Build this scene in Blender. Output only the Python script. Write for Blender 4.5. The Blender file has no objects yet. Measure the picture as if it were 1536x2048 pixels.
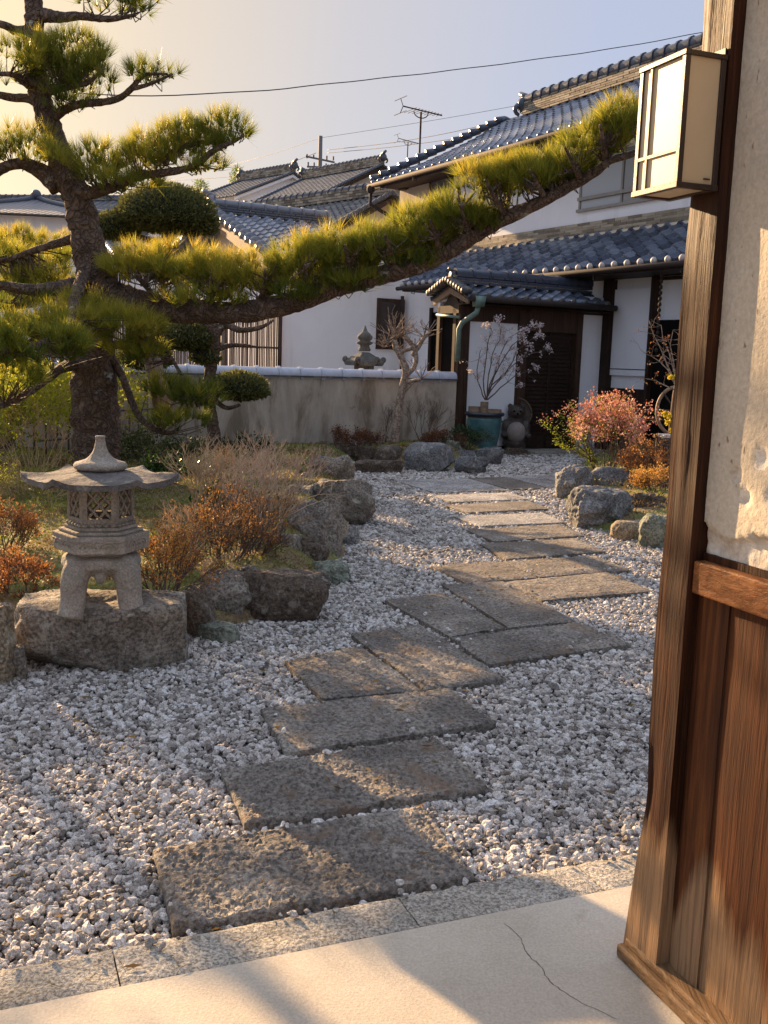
import bpy, math, random
import numpy as np
from mathutils import Vector, Matrix, noise
random.seed(7); RNG = np.random.default_rng(7)
R = math.radians
scene = bpy.context.scene
# ---------------------------------------------------------------- camera
F = 2000.0; PITCH = math.atan(0.1525); ROLL = R(1.88); CAMZ = 1.45
cam = bpy.data.cameras.new("camera"); camo = bpy.data.objects.new("camera", cam)
scene.collection.objects.link(camo); scene.camera = camo
cam.sensor_fit = 'VERTICAL'; cam.sensor_height = 24.0; cam.lens = 24.0 * F / 2048.0
cam.clip_end = 3000; cam.clip_start = 0.05
camo.matrix_world = Matrix.Translation((0, 0, CAMZ)) @ (Matrix.Rotation(R(90) - PITCH, 4, 'X') @ Matrix.Rotation(ROLL, 4, 'Z'))
# ---------------------------------------------------------------- light
SUN_AZ = R(-37); SUN_EL = R(17)
world = bpy.data.worlds.new("World"); scene.world = world; world.use_nodes = True
wn = world.node_tree; wn.nodes.clear()
sky = wn.nodes.new("ShaderNodeTexSky"); sky.sky_type = 'NISHITA'; sky.sun_disc = False
sky.sun_elevation = SUN_EL; sky.sun_rotation = SUN_AZ; sky.air_density = 1.0; sky.dust_density = 1.4; sky.ozone_density = 1.6
bg = wn.nodes.new("ShaderNodeBackground"); bg.inputs[1].default_value = 0.15
wo = wn.nodes.new("ShaderNodeOutputWorld")
# an evening sky: a hand-set colour ramp round the sun over a trace of the physical sky (all in world directions)
def wnode(t, **k):
    n = wn.nodes.new(t)
    for a_, b_ in k.items(): setattr(n, a_, b_)
    return n
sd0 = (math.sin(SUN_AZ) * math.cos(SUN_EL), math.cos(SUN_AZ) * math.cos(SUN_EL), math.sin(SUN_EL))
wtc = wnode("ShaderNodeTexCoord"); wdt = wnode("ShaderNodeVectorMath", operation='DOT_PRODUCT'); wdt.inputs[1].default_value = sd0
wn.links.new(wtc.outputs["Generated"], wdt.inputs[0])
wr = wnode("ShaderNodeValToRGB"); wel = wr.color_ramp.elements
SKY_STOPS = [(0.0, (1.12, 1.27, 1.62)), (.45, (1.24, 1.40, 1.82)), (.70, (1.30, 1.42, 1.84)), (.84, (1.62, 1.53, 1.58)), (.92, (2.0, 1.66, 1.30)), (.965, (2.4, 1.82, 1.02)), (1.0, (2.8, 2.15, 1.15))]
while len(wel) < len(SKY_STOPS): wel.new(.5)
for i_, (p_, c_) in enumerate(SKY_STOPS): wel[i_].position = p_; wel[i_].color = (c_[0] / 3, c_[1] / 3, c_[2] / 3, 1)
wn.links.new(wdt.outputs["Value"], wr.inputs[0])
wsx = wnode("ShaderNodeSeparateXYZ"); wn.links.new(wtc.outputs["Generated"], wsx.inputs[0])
wz = wnode("ShaderNodeMapRange"); wz.inputs[1].default_value = .35; wz.inputs[2].default_value = .8; wz.inputs[3].default_value = 2.5; wz.inputs[4].default_value = 4.2  # extra brightness overhead, added to lift the shade below
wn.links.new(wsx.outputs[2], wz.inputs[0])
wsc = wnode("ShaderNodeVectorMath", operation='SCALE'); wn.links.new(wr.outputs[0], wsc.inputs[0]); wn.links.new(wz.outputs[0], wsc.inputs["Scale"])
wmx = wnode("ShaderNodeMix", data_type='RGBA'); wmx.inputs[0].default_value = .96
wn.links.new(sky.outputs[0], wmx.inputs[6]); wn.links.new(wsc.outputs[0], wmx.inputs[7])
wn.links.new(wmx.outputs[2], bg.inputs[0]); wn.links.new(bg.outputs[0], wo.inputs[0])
sl = bpy.data.lights.new("sun", 'SUN'); sl.energy = 5.0; sl.angle = R(0.6); sl.color = (1.0, 0.66, 0.35)
so = bpy.data.objects.new("sun", sl); scene.collection.objects.link(so)
sdir = Vector((math.sin(SUN_AZ) * math.cos(SUN_EL), math.cos(SUN_AZ) * math.cos(SUN_EL), math.sin(SUN_EL)))
so.rotation_euler = sdir.to_track_quat('Z', 'Y').to_euler(); so.location = sdir * 50
scene.view_settings.view_transform = 'Standard'; scene.view_settings.look = 'None'
scene.view_settings.exposure = 1.58; scene.view_settings.gamma = 1.0
scene.cycles.max_bounces = 6; scene.cycles.transparent_max_bounces = 8
# ---------------------------------------------------------------- measuring
def ray(px, py):
    X = (px - 768) / F; D = (py - 1024) / F
    c, s = math.cos(ROLL), math.sin(ROLL)
    xr = X * c + D * s; yd = -X * s + D * c
    cp, sp = math.cos(PITCH), math.sin(PITCH)
    return Vector((xr, cp - yd * sp, -sp - yd * cp))
CAM = Vector((0, 0, CAMZ))
def G(px, py, z=0.0):
    d = ray(px, py); return CAM + d * ((z - CAMZ) / d.z)
def P(px, py, Y):
    d = ray(px, py); return CAM + d * (Y / d.y)
def ppm(Y): return F / Y                                    # photo pixels per metre, roughly
# ---------------------------------------------------------------- mesh helpers
def link(o): scene.collection.objects.link(o); return o
class MB:
    def __init__(s): s.v = []; s.f = []
    def add(s, vs, fs):
        n = len(s.v); s.v += [tuple(p) for p in vs]; s.f += [tuple(i + n for i in f) for f in fs]; return s
    def box(s, c, size, rot=None):
        hx, hy, hz = size[0] / 2, size[1] / 2, size[2] / 2
        m = rot if rot is not None else Matrix.Identity(3)
        pts = [Vector(c) + m @ Vector((x * hx, y * hy, z * hz)) for x in (-1, 1) for y in (-1, 1) for z in (-1, 1)]
        return s.add(pts, [(0, 1, 3, 2), (4, 6, 7, 5), (0, 4, 5, 1), (2, 3, 7, 6), (0, 2, 6, 4), (1, 5, 7, 3)])
    def hexa(s, b, t):                                       # four base points, four top points
        return s.add(list(b) + list(t), [(3, 2, 1, 0), (4, 5, 6, 7), (0, 1, 5, 4), (1, 2, 6, 5), (2, 3, 7, 6), (3, 0, 4, 7)])
    def prism(s, poly, off):
        n = len(poly); off = Vector(off)
        vs = [Vector(p) for p in poly] + [Vector(p) + off for p in poly]
        return s.add(vs, [tuple(range(n - 1, -1, -1)), tuple(range(n, 2 * n))] + [(i, (i + 1) % n, (i + 1) % n + n, i + n) for i in range(n)])
    def tube(s, pts, rad, n=8, jit=0.0, caps=True, nz=None):
        pts = [Vector(p) for p in pts]; m = len(pts)
        if not hasattr(rad, '__len__'): rad = [rad] * m
        up = None; base = len(s.v)
        for i, p in enumerate(pts):
            t = (pts[min(i + 1, m - 1)] - pts[max(i - 1, 0)])
            if t.length < 1e-9: t = Vector((0, 0, 1))
            t.normalize()
            if up is None:
                up = t.orthogonal().normalized()
            else:
                up = (up - t * up.dot(t))
                up = up.normalized() if up.length > 1e-6 else t.orthogonal().normalized()
            sd = t.cross(up)
            for k in range(n):
                a = 2 * math.pi * k / n
                d = up * math.cos(a) + sd * math.sin(a)
                r = rad[i]
                if nz:
                    q = p + d * r
                    r *= 1 + nz * (noise.noise(q * (0.35 / max(rad[i], .01)) * 3) + .6 * noise.noise(Vector((q.x * 26, q.y * 26, q.z * 7))))
                elif jit: r *= 1 + random.uniform(-jit, jit)
                s.v.append(tuple(p + d * r))
        for i in range(m - 1):
            for k in range(n):
                a = base + i * n + k; b = base + i * n + (k + 1) % n
                s.f.append((a, b, b + n, a + n))
        if caps:
            s.f.append(tuple(base + k for k in range(n - 1, -1, -1)))
            s.f.append(tuple(base + (m - 1) * n + k for k in range(n)))
        return s
    def lathe(s, c, prof, n=24, sx=1, sy=1):
        base = len(s.v); c = Vector(c)
        for r, z in prof:
            for k in range(n):
                a = 2 * math.pi * k / n
                s.v.append((c.x + r * math.cos(a) * sx, c.y + r * math.sin(a) * sy, c.z + z))
        for i in range(len(prof) - 1):
            for k in range(n):
                a = base + i * n + k; b = base + i * n + (k + 1) % n
                s.f.append((a, b, b + n, a + n))
        s.f.append(tuple(base + k for k in range(n - 1, -1, -1)))
        s.f.append(tuple(base + (len(prof) - 1) * n + k for k in range(n)))
        return s
    def ball(s, c, r, n=10, m=7):
        r = (r, r, r) if not hasattr(r, '__len__') else r
        c = Vector(c); base = len(s.v)
        for i in range(1, m):
            t = math.pi * i / m
            for k in range(n):
                a = 2 * math.pi * k / n
                s.v.append((c.x + r[0] * math.sin(t) * math.cos(a), c.y + r[1] * math.sin(t) * math.sin(a), c.z - r[2] * math.cos(t)))
        s.v.append((c.x, c.y, c.z - r[2])); s.v.append((c.x, c.y, c.z + r[2]))
        for i in range(m - 2):
            for k in range(n):
                a = base + i * n + k; b = base + i * n + (k + 1) % n
                s.f.append((a, b, b + n, a + n))
        lo = base + (m - 1) * n; hi = lo + 1
        for k in range(n):
            s.f.append((lo, base + (k + 1) % n, base + k))
            s.f.append((hi, base + (m - 2) * n + k, base + (m - 2) * n + (k + 1) % n))
        return s
    def build(s, name, mat, parent=None, smooth=False, origin=None, bevel=0):
        o0 = Vector(parent['_o']) if parent is not None else Vector(origin) if origin is not None else None
        if o0 is None:
            a = np.array(s.v); o0 = Vector((float(a[:, 0].mean()), float(a[:, 1].mean()), float(a[:, 2].min())))
        me = bpy.data.meshes.new(name)
        me.from_pydata([(p[0] - o0.x, p[1] - o0.y, p[2] - o0.z) for p in s.v], [], s.f)
        me.materials.append(mat); me.update()
        if smooth: me.polygons.foreach_set("use_smooth", [True] * len(me.polygons))
        o = link(bpy.data.objects.new(name, me))
        if parent is not None: place_child(o, parent, o0)
        else: o.location = o0
        o['_o'] = tuple(o0)
        if bevel:
            b = o.modifiers.new("bevel", 'BEVEL'); b.width = bevel; b.segments = 2; b.limit_method = 'ANGLE'
        return o
def place_child(o, parent, o0):
    o.parent = parent                                        # parts share their thing's origin
def arr_mesh(name, V, k, mat, parent=None, tint=None, origin=None, smooth=False):
    V = np.asarray(V, dtype=np.float32).reshape(-1, 3); n = len(V) // k
    o0 = Vector(parent['_o']) if parent is not None else Vector(origin) if origin is not None else Vector(V.mean(0).tolist())
    V = V - np.array(o0, dtype=np.float32)
    me = bpy.data.meshes.new(name); me.vertices.add(len(V)); me.vertices.foreach_set("co", V.ravel())
    me.loops.add(n * k); me.loops.foreach_set("vertex_index", np.arange(n * k, dtype=np.int32))
    me.polygons.add(n); me.polygons.foreach_set("loop_start", np.arange(0, n * k, k, dtype=np.int32))
    me.polygons.foreach_set("loop_total", np.full(n, k, dtype=np.int32))
    if tint is not None:
        at = me.attributes.new("tint", 'FLOAT', 'POINT'); at.data.foreach_set("value", np.repeat(np.asarray(tint, dtype=np.float32), k))
    me.update(); me.validate(); me.materials.append(mat)
    if smooth: me.polygons.foreach_set("use_smooth", [True] * len(me.polygons))
    o = link(bpy.data.objects.new(name, me))
    if parent is not None: o.parent = parent
    else: o.location = o0
    o['_o'] = tuple(o0)
    return o
def thing(name, label, cat, loc, group=None):
    o = bpy.data.objects.new(name, None); link(o); o.location = loc; o['_o'] = tuple(loc)
    o.empty_display_size = 0.2
    return tag(o, label, cat, group)
def tag(o, label, cat, group=None, kind=None):
    o['label'] = label; o['category'] = cat
    if group: o['group'] = group
    if kind: o['kind'] = kind
    return o
def struct(o, label=None):
    o['kind'] = 'structure'
    return o
def spline(pts, step):
    pts = [tuple(p) for p in pts]; out = []; n = len(pts)
    for i in range(n - 1):
        p0 = np.array(pts[max(i - 1, 0)], float); p1 = np.array(pts[i], float); p2 = np.array(pts[i + 1], float); p3 = np.array(pts[min(i + 2, n - 1)], float)
        m = max(1, int(np.linalg.norm(p2[:3] - p1[:3]) / step))
        for j in range(m):
            t = j / m
            out.append(.5 * ((2 * p1) + (-p0 + p2) * t + (2 * p0 - 5 * p1 + 4 * p2 - p3) * t * t + (-p0 + 3 * p1 - 3 * p2 + p3) * t ** 3))
    out.append(np.array(pts[-1], float)); return out
def unit(a): return a / np.maximum(np.linalg.norm(a, axis=-1, keepdims=True), 1e-9)
def sticks(segs):                                            # rows of x0 y0 z0 x1 y1 z1 r0 r1 -> quads of three-sided sticks
    S = np.asarray(segs, float); a = S[:, :3]; b = S[:, 3:6]; t = unit(b - a)
    h = np.where(np.abs(t[:, 2:3]) > .9, np.array([[1., 0, 0]]), np.array([[0, 0, 1.]]))
    u = unit(np.cross(t, h)); w = np.cross(t, u); q = []
    ring = [np.cos(x) * u + np.sin(x) * w for x in (0, 2.094, 4.189)]
    for i in range(3):
        j = (i + 1) % 3
        q.append(np.stack([a + ring[i] * S[:, 6:7], a + ring[j] * S[:, 6:7], b + ring[j] * S[:, 7:8], b + ring[i] * S[:, 7:8]], 1))
    return np.concatenate(q, 0).reshape(-1, 3)
def leaf_quads(C, D, L, W):                                  # pointed leaves (diamond quads)
    C = np.asarray(C, float); D = unit(np.asarray(D, float)); n = len(C)
    h = unit(RNG.normal(size=(n, 3))); s = unit(np.cross(D, h)); up = np.cross(s, D)
    L = np.broadcast_to(np.asarray(L, float).reshape(-1, 1), (n, 1)); W = np.broadcast_to(np.asarray(W, float).reshape(-1, 1), (n, 1))
    return np.stack([C, C + D * L * .5 + s * W * .5 + up * L * .08, C + D * L, C + D * L * .5 - s * W * .5 + up * L * .08], 1).reshape(-1, 3)
def needle_tris(C, D, L, W):
    C = np.asarray(C, float); D = unit(np.asarray(D, float)); n = len(C)
    s = unit(np.cross(D, RNG.normal(size=(n, 3)))) * (W * .5)
    L = np.asarray(L, float).reshape(-1, 1)
    return np.stack([C - s, C + s, C + D * L], 1).reshape(-1, 3)
# ---------------------------------------------------------------- materials
def newmat(name):
    m = bpy.data.materials.new(name); m.use_nodes = True; nt = m.node_tree
    return m, nt, nt.nodes["Principled BSDF"], nt.nodes["Material Output"]
def node(nt, t, **kw):
    n = nt.nodes.new(t)
    for k, v in kw.items():
        if k in n.inputs.keys() if hasattr(n.inputs, 'keys') else False: n.inputs[k].default_value = v
        else: setattr(n, k, v)
    return n
def coords(nt, scale=(1, 1, 1), rot=(0, 0, 0), kind="Object"):
    tc = nt.nodes.new("ShaderNodeTexCoord"); mp = nt.nodes.new("ShaderNodeMapping")
    mp.inputs["Scale"].default_value = scale; mp.inputs["Rotation"].default_value = rot
    nt.links.new(tc.outputs[kind], mp.inputs[0]); return mp.outputs[0]
def tex_noise(nt, vec, scale, detail=5, rough=.6, dist=0):
    n = nt.nodes.new("ShaderNodeTexNoise"); n.inputs["Scale"].default_value = scale; n.inputs["Detail"].default_value = detail
    n.inputs["Roughness"].default_value = rough; n.inputs["Distortion"].default_value = dist
    nt.links.new(vec, n.inputs["Vector"]); return n.outputs["Fac"]
def ramp(nt, fac, stops, interp='LINEAR'):
    r = nt.nodes.new("ShaderNodeValToRGB"); r.color_ramp.interpolation = interp
    e = r.color_ramp.elements
    while len(e) < len(stops): e.new(.5)
    for i, (p, c) in enumerate(stops):
        e[i].position = p
        c = (c, c, c) if not hasattr(c, '__len__') else c
        e[i].color = (*c, 1)
    nt.links.new(fac, r.inputs[0]); return r.outputs[0]
def mix(nt, fac, a, b, mode='MIX'):
    m = nt.nodes.new("ShaderNodeMix"); m.data_type = 'RGBA'; m.blend_type = mode
    for val, sock in ((fac, m.inputs[0]), (a, m.inputs[6]), (b, m.inputs[7])):
        if hasattr(val, 'is_output'): nt.links.new(val, sock)
        elif hasattr(val, '__len__'): sock.default_value = (*val, 1)
        else: sock.default_value = val
    return m.outputs[2]
def mth(nt, op, a, b=None):
    m = nt.nodes.new("ShaderNodeMath"); m.operation = op
    for i, val in enumerate((a, b)):
        if val is None: continue
        if hasattr(val, 'is_output'): nt.links.new(val, m.inputs[i])
        else: m.inputs[i].default_value = val
    return m.outputs[0]
def bump(nt, bsdf, h, strength, dist=.01):
    b = nt.nodes.new("ShaderNodeBump"); b.inputs["Strength"].default_value = strength; b.inputs["Distance"].default_value = dist
    nt.links.new(h, b.inputs["Height"]); nt.links.new(b.outputs[0], bsdf.inputs["Normal"]); return b
def mat_stone(name, c1, c2, c3, spot=None, scale=4, bmp=.8, rough=.85, fine=60, spk=.75):
    m, nt, b, out = newmat(name); v = coords(nt)
    oi = nt.nodes.new("ShaderNodeObjectInfo"); ad = nt.nodes.new("ShaderNodeVectorMath"); ad.operation = 'ADD'      # every stone its own grain
    ml_ = nt.nodes.new("ShaderNodeVectorMath"); ml_.operation = 'SCALE'; ml_.inputs[0].default_value = (37, 19, 53); nt.links.new(oi.outputs["Random"], ml_.inputs["Scale"])
    nt.links.new(v, ad.inputs[0]); nt.links.new(ml_.outputs[0], ad.inputs[1]); v = ad.outputs[0]
    n1 = tex_noise(nt, v, scale, 8, .65, .4)
    col = ramp(nt, n1, [(.3, c1), (.5, c2), (.72, c3)])
    n2 = tex_noise(nt, v, fine, 3, .7)
    col = mix(nt, spk, col, ramp(nt, n2, [(.38, .12), (.62, .85)]), 'OVERLAY')
    if spot:
        n3 = tex_noise(nt, v, scale * 2.3, 6, .7)
        col = mix(nt, ramp(nt, n3, [(.56, 0.), (.63, .75)]), col, spot)
    nt.links.new(col, b.inputs["Base Color"]); b.inputs["Roughness"].default_value = rough
    vo = nt.nodes.new("ShaderNodeTexVoronoi"); vo.inputs["Scale"].default_value = fine * .5; nt.links.new(v, vo.inputs["Vector"])
    h = mth(nt, 'ADD', mth(nt, 'MULTIPLY', n1, 1.5), mth(nt, 'ADD', mth(nt, 'MULTIPLY', n2, .5), mth(nt, 'MULTIPLY', vo.outputs[0], .25)))
    bump(nt, b, h, bmp, .02); return m
def mat_plain(name, c, rough=.7, var=.25, scale=8, bmp=.2, metal=0, spec=None):
    m, nt, b, out = newmat(name); v = coords(nt)
    n1 = tex_noise(nt, v, scale, 6, .6)
    lo = tuple(x * (1 - var) for x in c); hi = tuple(min(1, x * (1 + var)) for x in c)
    nt.links.new(ramp(nt, n1, [(.3, lo), (.7, hi)]), b.inputs["Base Color"])
    b.inputs["Roughness"].default_value = rough; b.inputs["Metallic"].default_value = metal
    if spec is not None: b.inputs["Specular IOR Level"].default_value = spec
    if bmp: bump(nt, b, tex_noise(nt, v, scale * 6, 4), bmp, .004)
    return m
def mat_leaf(name, stops, trans=.45, rough=.55, gain=1.0):
    m, nt, b, out = newmat(name)
    at = nt.nodes.new("ShaderNodeAttribute"); at.attribute_name = "tint"
    col = ramp(nt, at.outputs["Fac"], stops)
    nt.links.new(col, b.inputs["Base Color"]); b.inputs["Roughness"].default_value = rough
    b.inputs["Specular IOR Level"].default_value = .35
    tr = nt.nodes.new("ShaderNodeBsdfTranslucent")
    tc = mix(nt, 1.0, col, (1.0 * gain, 1.0 * gain, .75 * gain), 'MULTIPLY'); nt.links.new(tc, tr.inputs[0])
    ms = nt.nodes.new("ShaderNodeMixShader"); ms.inputs[0].default_value = trans
    nt.links.new(b.outputs[0], ms.inputs[1]); nt.links.new(tr.outputs[0], ms.inputs[2]); nt.links.new(ms.outputs[0], out.inputs[0])
    return m
def mat_wood(name, dark, mid, light, axis='Z', worn=None, worn_h=0, grain=1.0):
    m, nt, b, out = newmat(name)
    sc = {'Z': (22, 22, .9), 'X': (.9, 22, 22), 'Y': (22, .9, 22)}[axis]
    v = coords(nt, sc); v2 = coords(nt, tuple(s * 4 for s in sc)); vp = coords(nt)
    g = tex_noise(nt, v, 1.0, 6, .65, .6); g2 = tex_noise(nt, v2, 1.0, 4, .7, .2)
    big = tex_noise(nt, vp, 2.2, 3, .5)
    col = ramp(nt, mth(nt, 'ADD', mth(nt, 'MULTIPLY', g, .65), mth(nt, 'MULTIPLY', big, .35)), [(.32, dark), (.5, mid), (.68, light)])
    fine = ramp(nt, g2, [(.36, .4), (.56, 1.0)])
    col = mix(nt, .7, col, fine, 'MULTIPLY')
    if worn:
        sx = nt.nodes.new("ShaderNodeSeparateXYZ"); tc = nt.nodes.new("ShaderNodeTexCoord"); nt.links.new(tc.outputs["Object"], sx.inputs[0])
        vs = coords(nt, (38, 38, 2.0)); nn = tex_noise(nt, vs, 1.0, 6, .75)
        vb = coords(nt, (5, 5, .3)); nb = tex_noise(nt, vb, 1.0, 1, .4)
        hh = mth(nt, 'SUBTRACT', mth(nt, 'ADD', worn_h, mth(nt, 'ADD', mth(nt, 'MULTIPLY', mth(nt, 'SUBTRACT', nn, .5), .22), mth(nt, 'MULTIPLY', mth(nt, 'SUBTRACT', nb, .5), .9))), sx.outputs[2])
        fac = ramp(nt, mth(nt, 'ADD', mth(nt, 'MULTIPLY', hh, 9), .5), [(.12, 0.), (.88, 1.)])
        wcol = mix(nt, .7, worn, fine, 'MULTIPLY')
        col = mix(nt, fac, col, wcol)
    nt.links.new(col, b.inputs["Base Color"]); b.inputs["Roughness"].default_value = .6; b.inputs["Specular IOR Level"].default_value = .22
    bump(nt, b, mth(nt, 'ADD', g, g2), .55 * grain, .006); return m
# ================================================================ GROUND
M = {}
M['rock_grey'] = mat_stone('rock_grey', (.075, .075, .077), (.135, .134, .134), (.22, .215, .21), (.34, .33, .30), 5, .9)
M['rock_warm'] = mat_stone('rock_warm', (.13, .095, .06), (.22, .17, .11), (.33, .27, .19), (.40, .36, .28), 5, .9)
M['rock_brown'] = mat_stone('rock_brown', (.09, .072, .055), (.17, .14, .11), (.28, .235, .18), (.38, .35, .29), 5, .9)
M['rock_dark'] = mat_stone('rock_dark', (.045, .032, .022), (.085, .06, .04), (.14, .105, .075), (.25, .22, .18), 6, .9)
M['rock_moss'] = mat_stone('rock_moss', (.09, .10, .075), (.15, .16, .12), (.22, .23, .18), (.30, .32, .25), 5, .7)
M['lantern'] = mat_stone('lantern_stone', (.20, .165, .13), (.30, .255, .205), (.40, .35, .29), (.22, .21, .15), 5, .6, .9, 110, .35)
M['lantern_roof'] = mat_stone('lantern_roof_stone', (.07, .06, .055), (.12, .105, .095), (.22, .19, .165), (.30, .28, .22), 5, .6, .9, 110, .35)
M['lantern_far'] = mat_stone('lantern_far_stone', (.05, .052, .052), (.085, .086, .084), (.14, .14, .13), None, 6, .6, .9, 60)
M['slab'] = mat_stone('slab_stone', (.085, .072, .06), (.16, .138, .115), (.28, .25, .21), (.17, .115, .075), 2.5, 1.0, .85, 60)
M['slab_pale'] = mat_stone('pale_slab_stone', (.17, .16, .15), (.29, .275, .26), (.42, .41, .39), None, 3, .9, .85, 50)
M['kerb'] = mat_stone('kerb_stone', (.22, .20, .165), (.33, .30, .25), (.44, .40, .33), None, 4, .55, .85, 120)
# world-wide ground sheet
m, nt, b, out = newmat('earth'); v = coords(nt)
n1 = tex_noise(nt, v, .8, 8); nt.links.new(ramp(nt, n1, [(.3, (.07, .055, .035)), (.7, (.14, .11, .07))]), b.inputs["Base Color"]); b.inputs["Roughness"].default_value = .95
M['earth'] = m
g = MB(); S = 900
g.add([(-S, -S, -.03), (S, -S, -.03), (S, S, -.03), (-S, S, -.03)], [(0, 1, 2, 3)])
struct(g.build('ground', M['earth'], origin=(0, 0, -.03)))
# kerb line (between gravel and paving)
K0, K1 = G(0, 1962), G(1280, 1722); K2, K3 = G(0, 2042), G(1280, 1797)
kd = (K1 - K0).normalized(); kn = Vector((-kd.y, kd.x, 0)); KW = abs((K2 - K0).dot(kn))
def kside(x, y): return (x - K0.x) * kn.x + (y - K0.y) * kn.y         # > 0 on the gravel side
# ---- plots (beds) measured on the ground
bedpx = [(-260, 1420), (-60, 1330), (60, 1310), (200, 1300), (330, 1285), (400, 1262), (480, 1252), (560, 1238), (645, 1205), (655, 1150), (690, 1110), (690, 1050), (735, 1010),
         (690, 975), (660, 935), (720, 925), (800, 938), (900, 940), (960, 925), (985, 912), (925, 893)]
bed = [G(x, y) for x, y in bedpx]
# the house frame, needed for the far edge of the plots
d = ray(1080, 545); EZ = 3.03; E0 = CAM + d * ((EZ - CAMZ) / d.z); E0.z = 0
UAZ = R(-29.6); U = Vector((math.sin(UAZ), math.cos(UAZ), 0)); NI = Vector((U.y, -U.x, 0))   # U runs far-left, NI runs into the house
def H(s, o, z=0.0): return E0 - U * s + NI * o + Vector((0, 0, z))
def toH(p): q = Vector((p[0], p[1], 0)) - E0; return (-q.dot(U), q.dot(NI))
def on_o(px, py, o):                                          # pixel -> (s, z) on the plane o
    d = ray(px, py); q0 = (CAM - E0); t = (o - q0.dot(NI)) / d.dot(NI); p = CAM + d * t
    return (-(p - E0).dot(U), p.z)
def on_s(px, py, s):                                          # pixel -> (o, z) on the plane s
    d = ray(px, py); q0 = (CAM - E0); t = (-s - q0.dot(U)) / d.dot(U); p = CAM + d * t
    return ((p - E0).dot(NI), p.z)
SV = toH(G(1060, 905))[0]
bed += [H(SV + .12, -2.45), H(SV + .12, -12), Vector((-12, 6, 0)), Vector((-6, 2, 0))]
bed2px = [(1118, 1003), (1180, 1010), (1150, 1060), (1240, 1068), (1290, 1083), (1420, 1110), (1560, 1110), (1560, 960), (1330, 905), (1190, 917), (1130, 950)]
bed2 = [G(x, y) for x, y in bed2px]
def poly_sd(pts, poly):                                       # signed distance, + inside
    P2 = np.asarray(pts, float)[:, :2]; n = len(poly); dmin = np.full(len(P2), 1e9); ins = np.zeros(len(P2), bool)
    for i in range(n):
        a = np.array(poly[i][:2], float); b = np.array(poly[(i + 1) % n][:2], float); ab = b - a
        t = np.clip(((P2 - a) @ ab) / max(ab @ ab, 1e-12), 0, 1); dd = np.linalg.norm(P2 - a - t[:, None] * ab, axis=1)
        dmin = np.minimum(dmin, dd)
        c = (a[1] > P2[:, 1]) != (b[1] > P2[:, 1])
        with np.errstate(divide='ignore', invalid='ignore'):
            xi = (b[0] - a[0]) * (P2[:, 1] - a[1]) / (b[1] - a[1]) + a[0]
        ins ^= c & (P2[:, 0] < xi)
    return np.where(ins, dmin, -dmin)
def bumpy(x, y): return .05 * noise.noise(Vector((x * .9, y * .9, 0))) + .02 * noise.noise(Vector((x * 4, y * 4, 3)))
def bed_z(x, y, poly=bed, top=.24):
    sd = float(poly_sd([(x, y)], poly)[0])
    return top * min(1, max(0, sd) / .35) ** .6 + bumpy(x, y) * min(1, max(0, sd) / .3)
def make_bed(name, poly, top, mat, res=.09):
    A = np.array([tuple(p) for p in poly]); x0, y0 = A[:, 0].min(), A[:, 1].min(); x1, y1 = A[:, 0].max(), A[:, 1].max()
    xs = np.arange(x0 - .2, x1 + .2, res); ys = np.arange(y0 - .2, y1 + .2, res)
    X, Y = np.meshgrid(xs, ys); pts = np.stack([X.ravel(), Y.ravel()], 1); sd = poly_sd(pts, poly)
    vs = []; idx = {}
    mb = MB(); nx = len(xs)
    keep = sd > -.12
    for i in np.nonzero(keep)[0]:
        idx[int(i)] = len(mb.v); x, y = pts[i]
        k = min(1, max(0, sd[i]) / .35) ** .6
        mb.v.append((x, y, -.03 + (top + .03) * k + bumpy(x, y) * min(1, max(0, sd[i]) / .3)))
    for i in np.nonzero(keep)[0]:
        a, b_, c, d_ = int(i), int(i) + 1, int(i) + nx + 1, int(i) + nx
        if all(q in idx for q in (a, b_, c, d_)) and (a % nx) < nx - 1: mb.f.append((idx[a], idx[b_], idx[c], idx[d_]))
    return struct(mb.build(name, mat, smooth=True))
m, nt, b, out = newmat('mossy_soil'); v = coords(nt)
n1 = tex_noise(nt, v, 1.6, 8, .7, .5); n2 = tex_noise(nt, v, 40, 4, .7)
col = ramp(nt, n1, [(.36, (.15, .10, .055)), (.48, (.21, .15, .07)), (.56, (.16, .18, .045)), (.7, (.25, .26, .06))])
col = mix(nt, .7, col, ramp(nt, n2, [(.35, .2), (.65, .8)]), 'OVERLAY'); nt.links.new(col, b.inputs["Base Color"]); b.inputs["Roughness"].default_value = .95
bump(nt, b, n2, 1.0, .02); M['soil'] = m
make_bed('garden_bed', bed, .24, M['soil'])
make_bed('flower_bed', bed2, .16, M['soil'])
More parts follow.
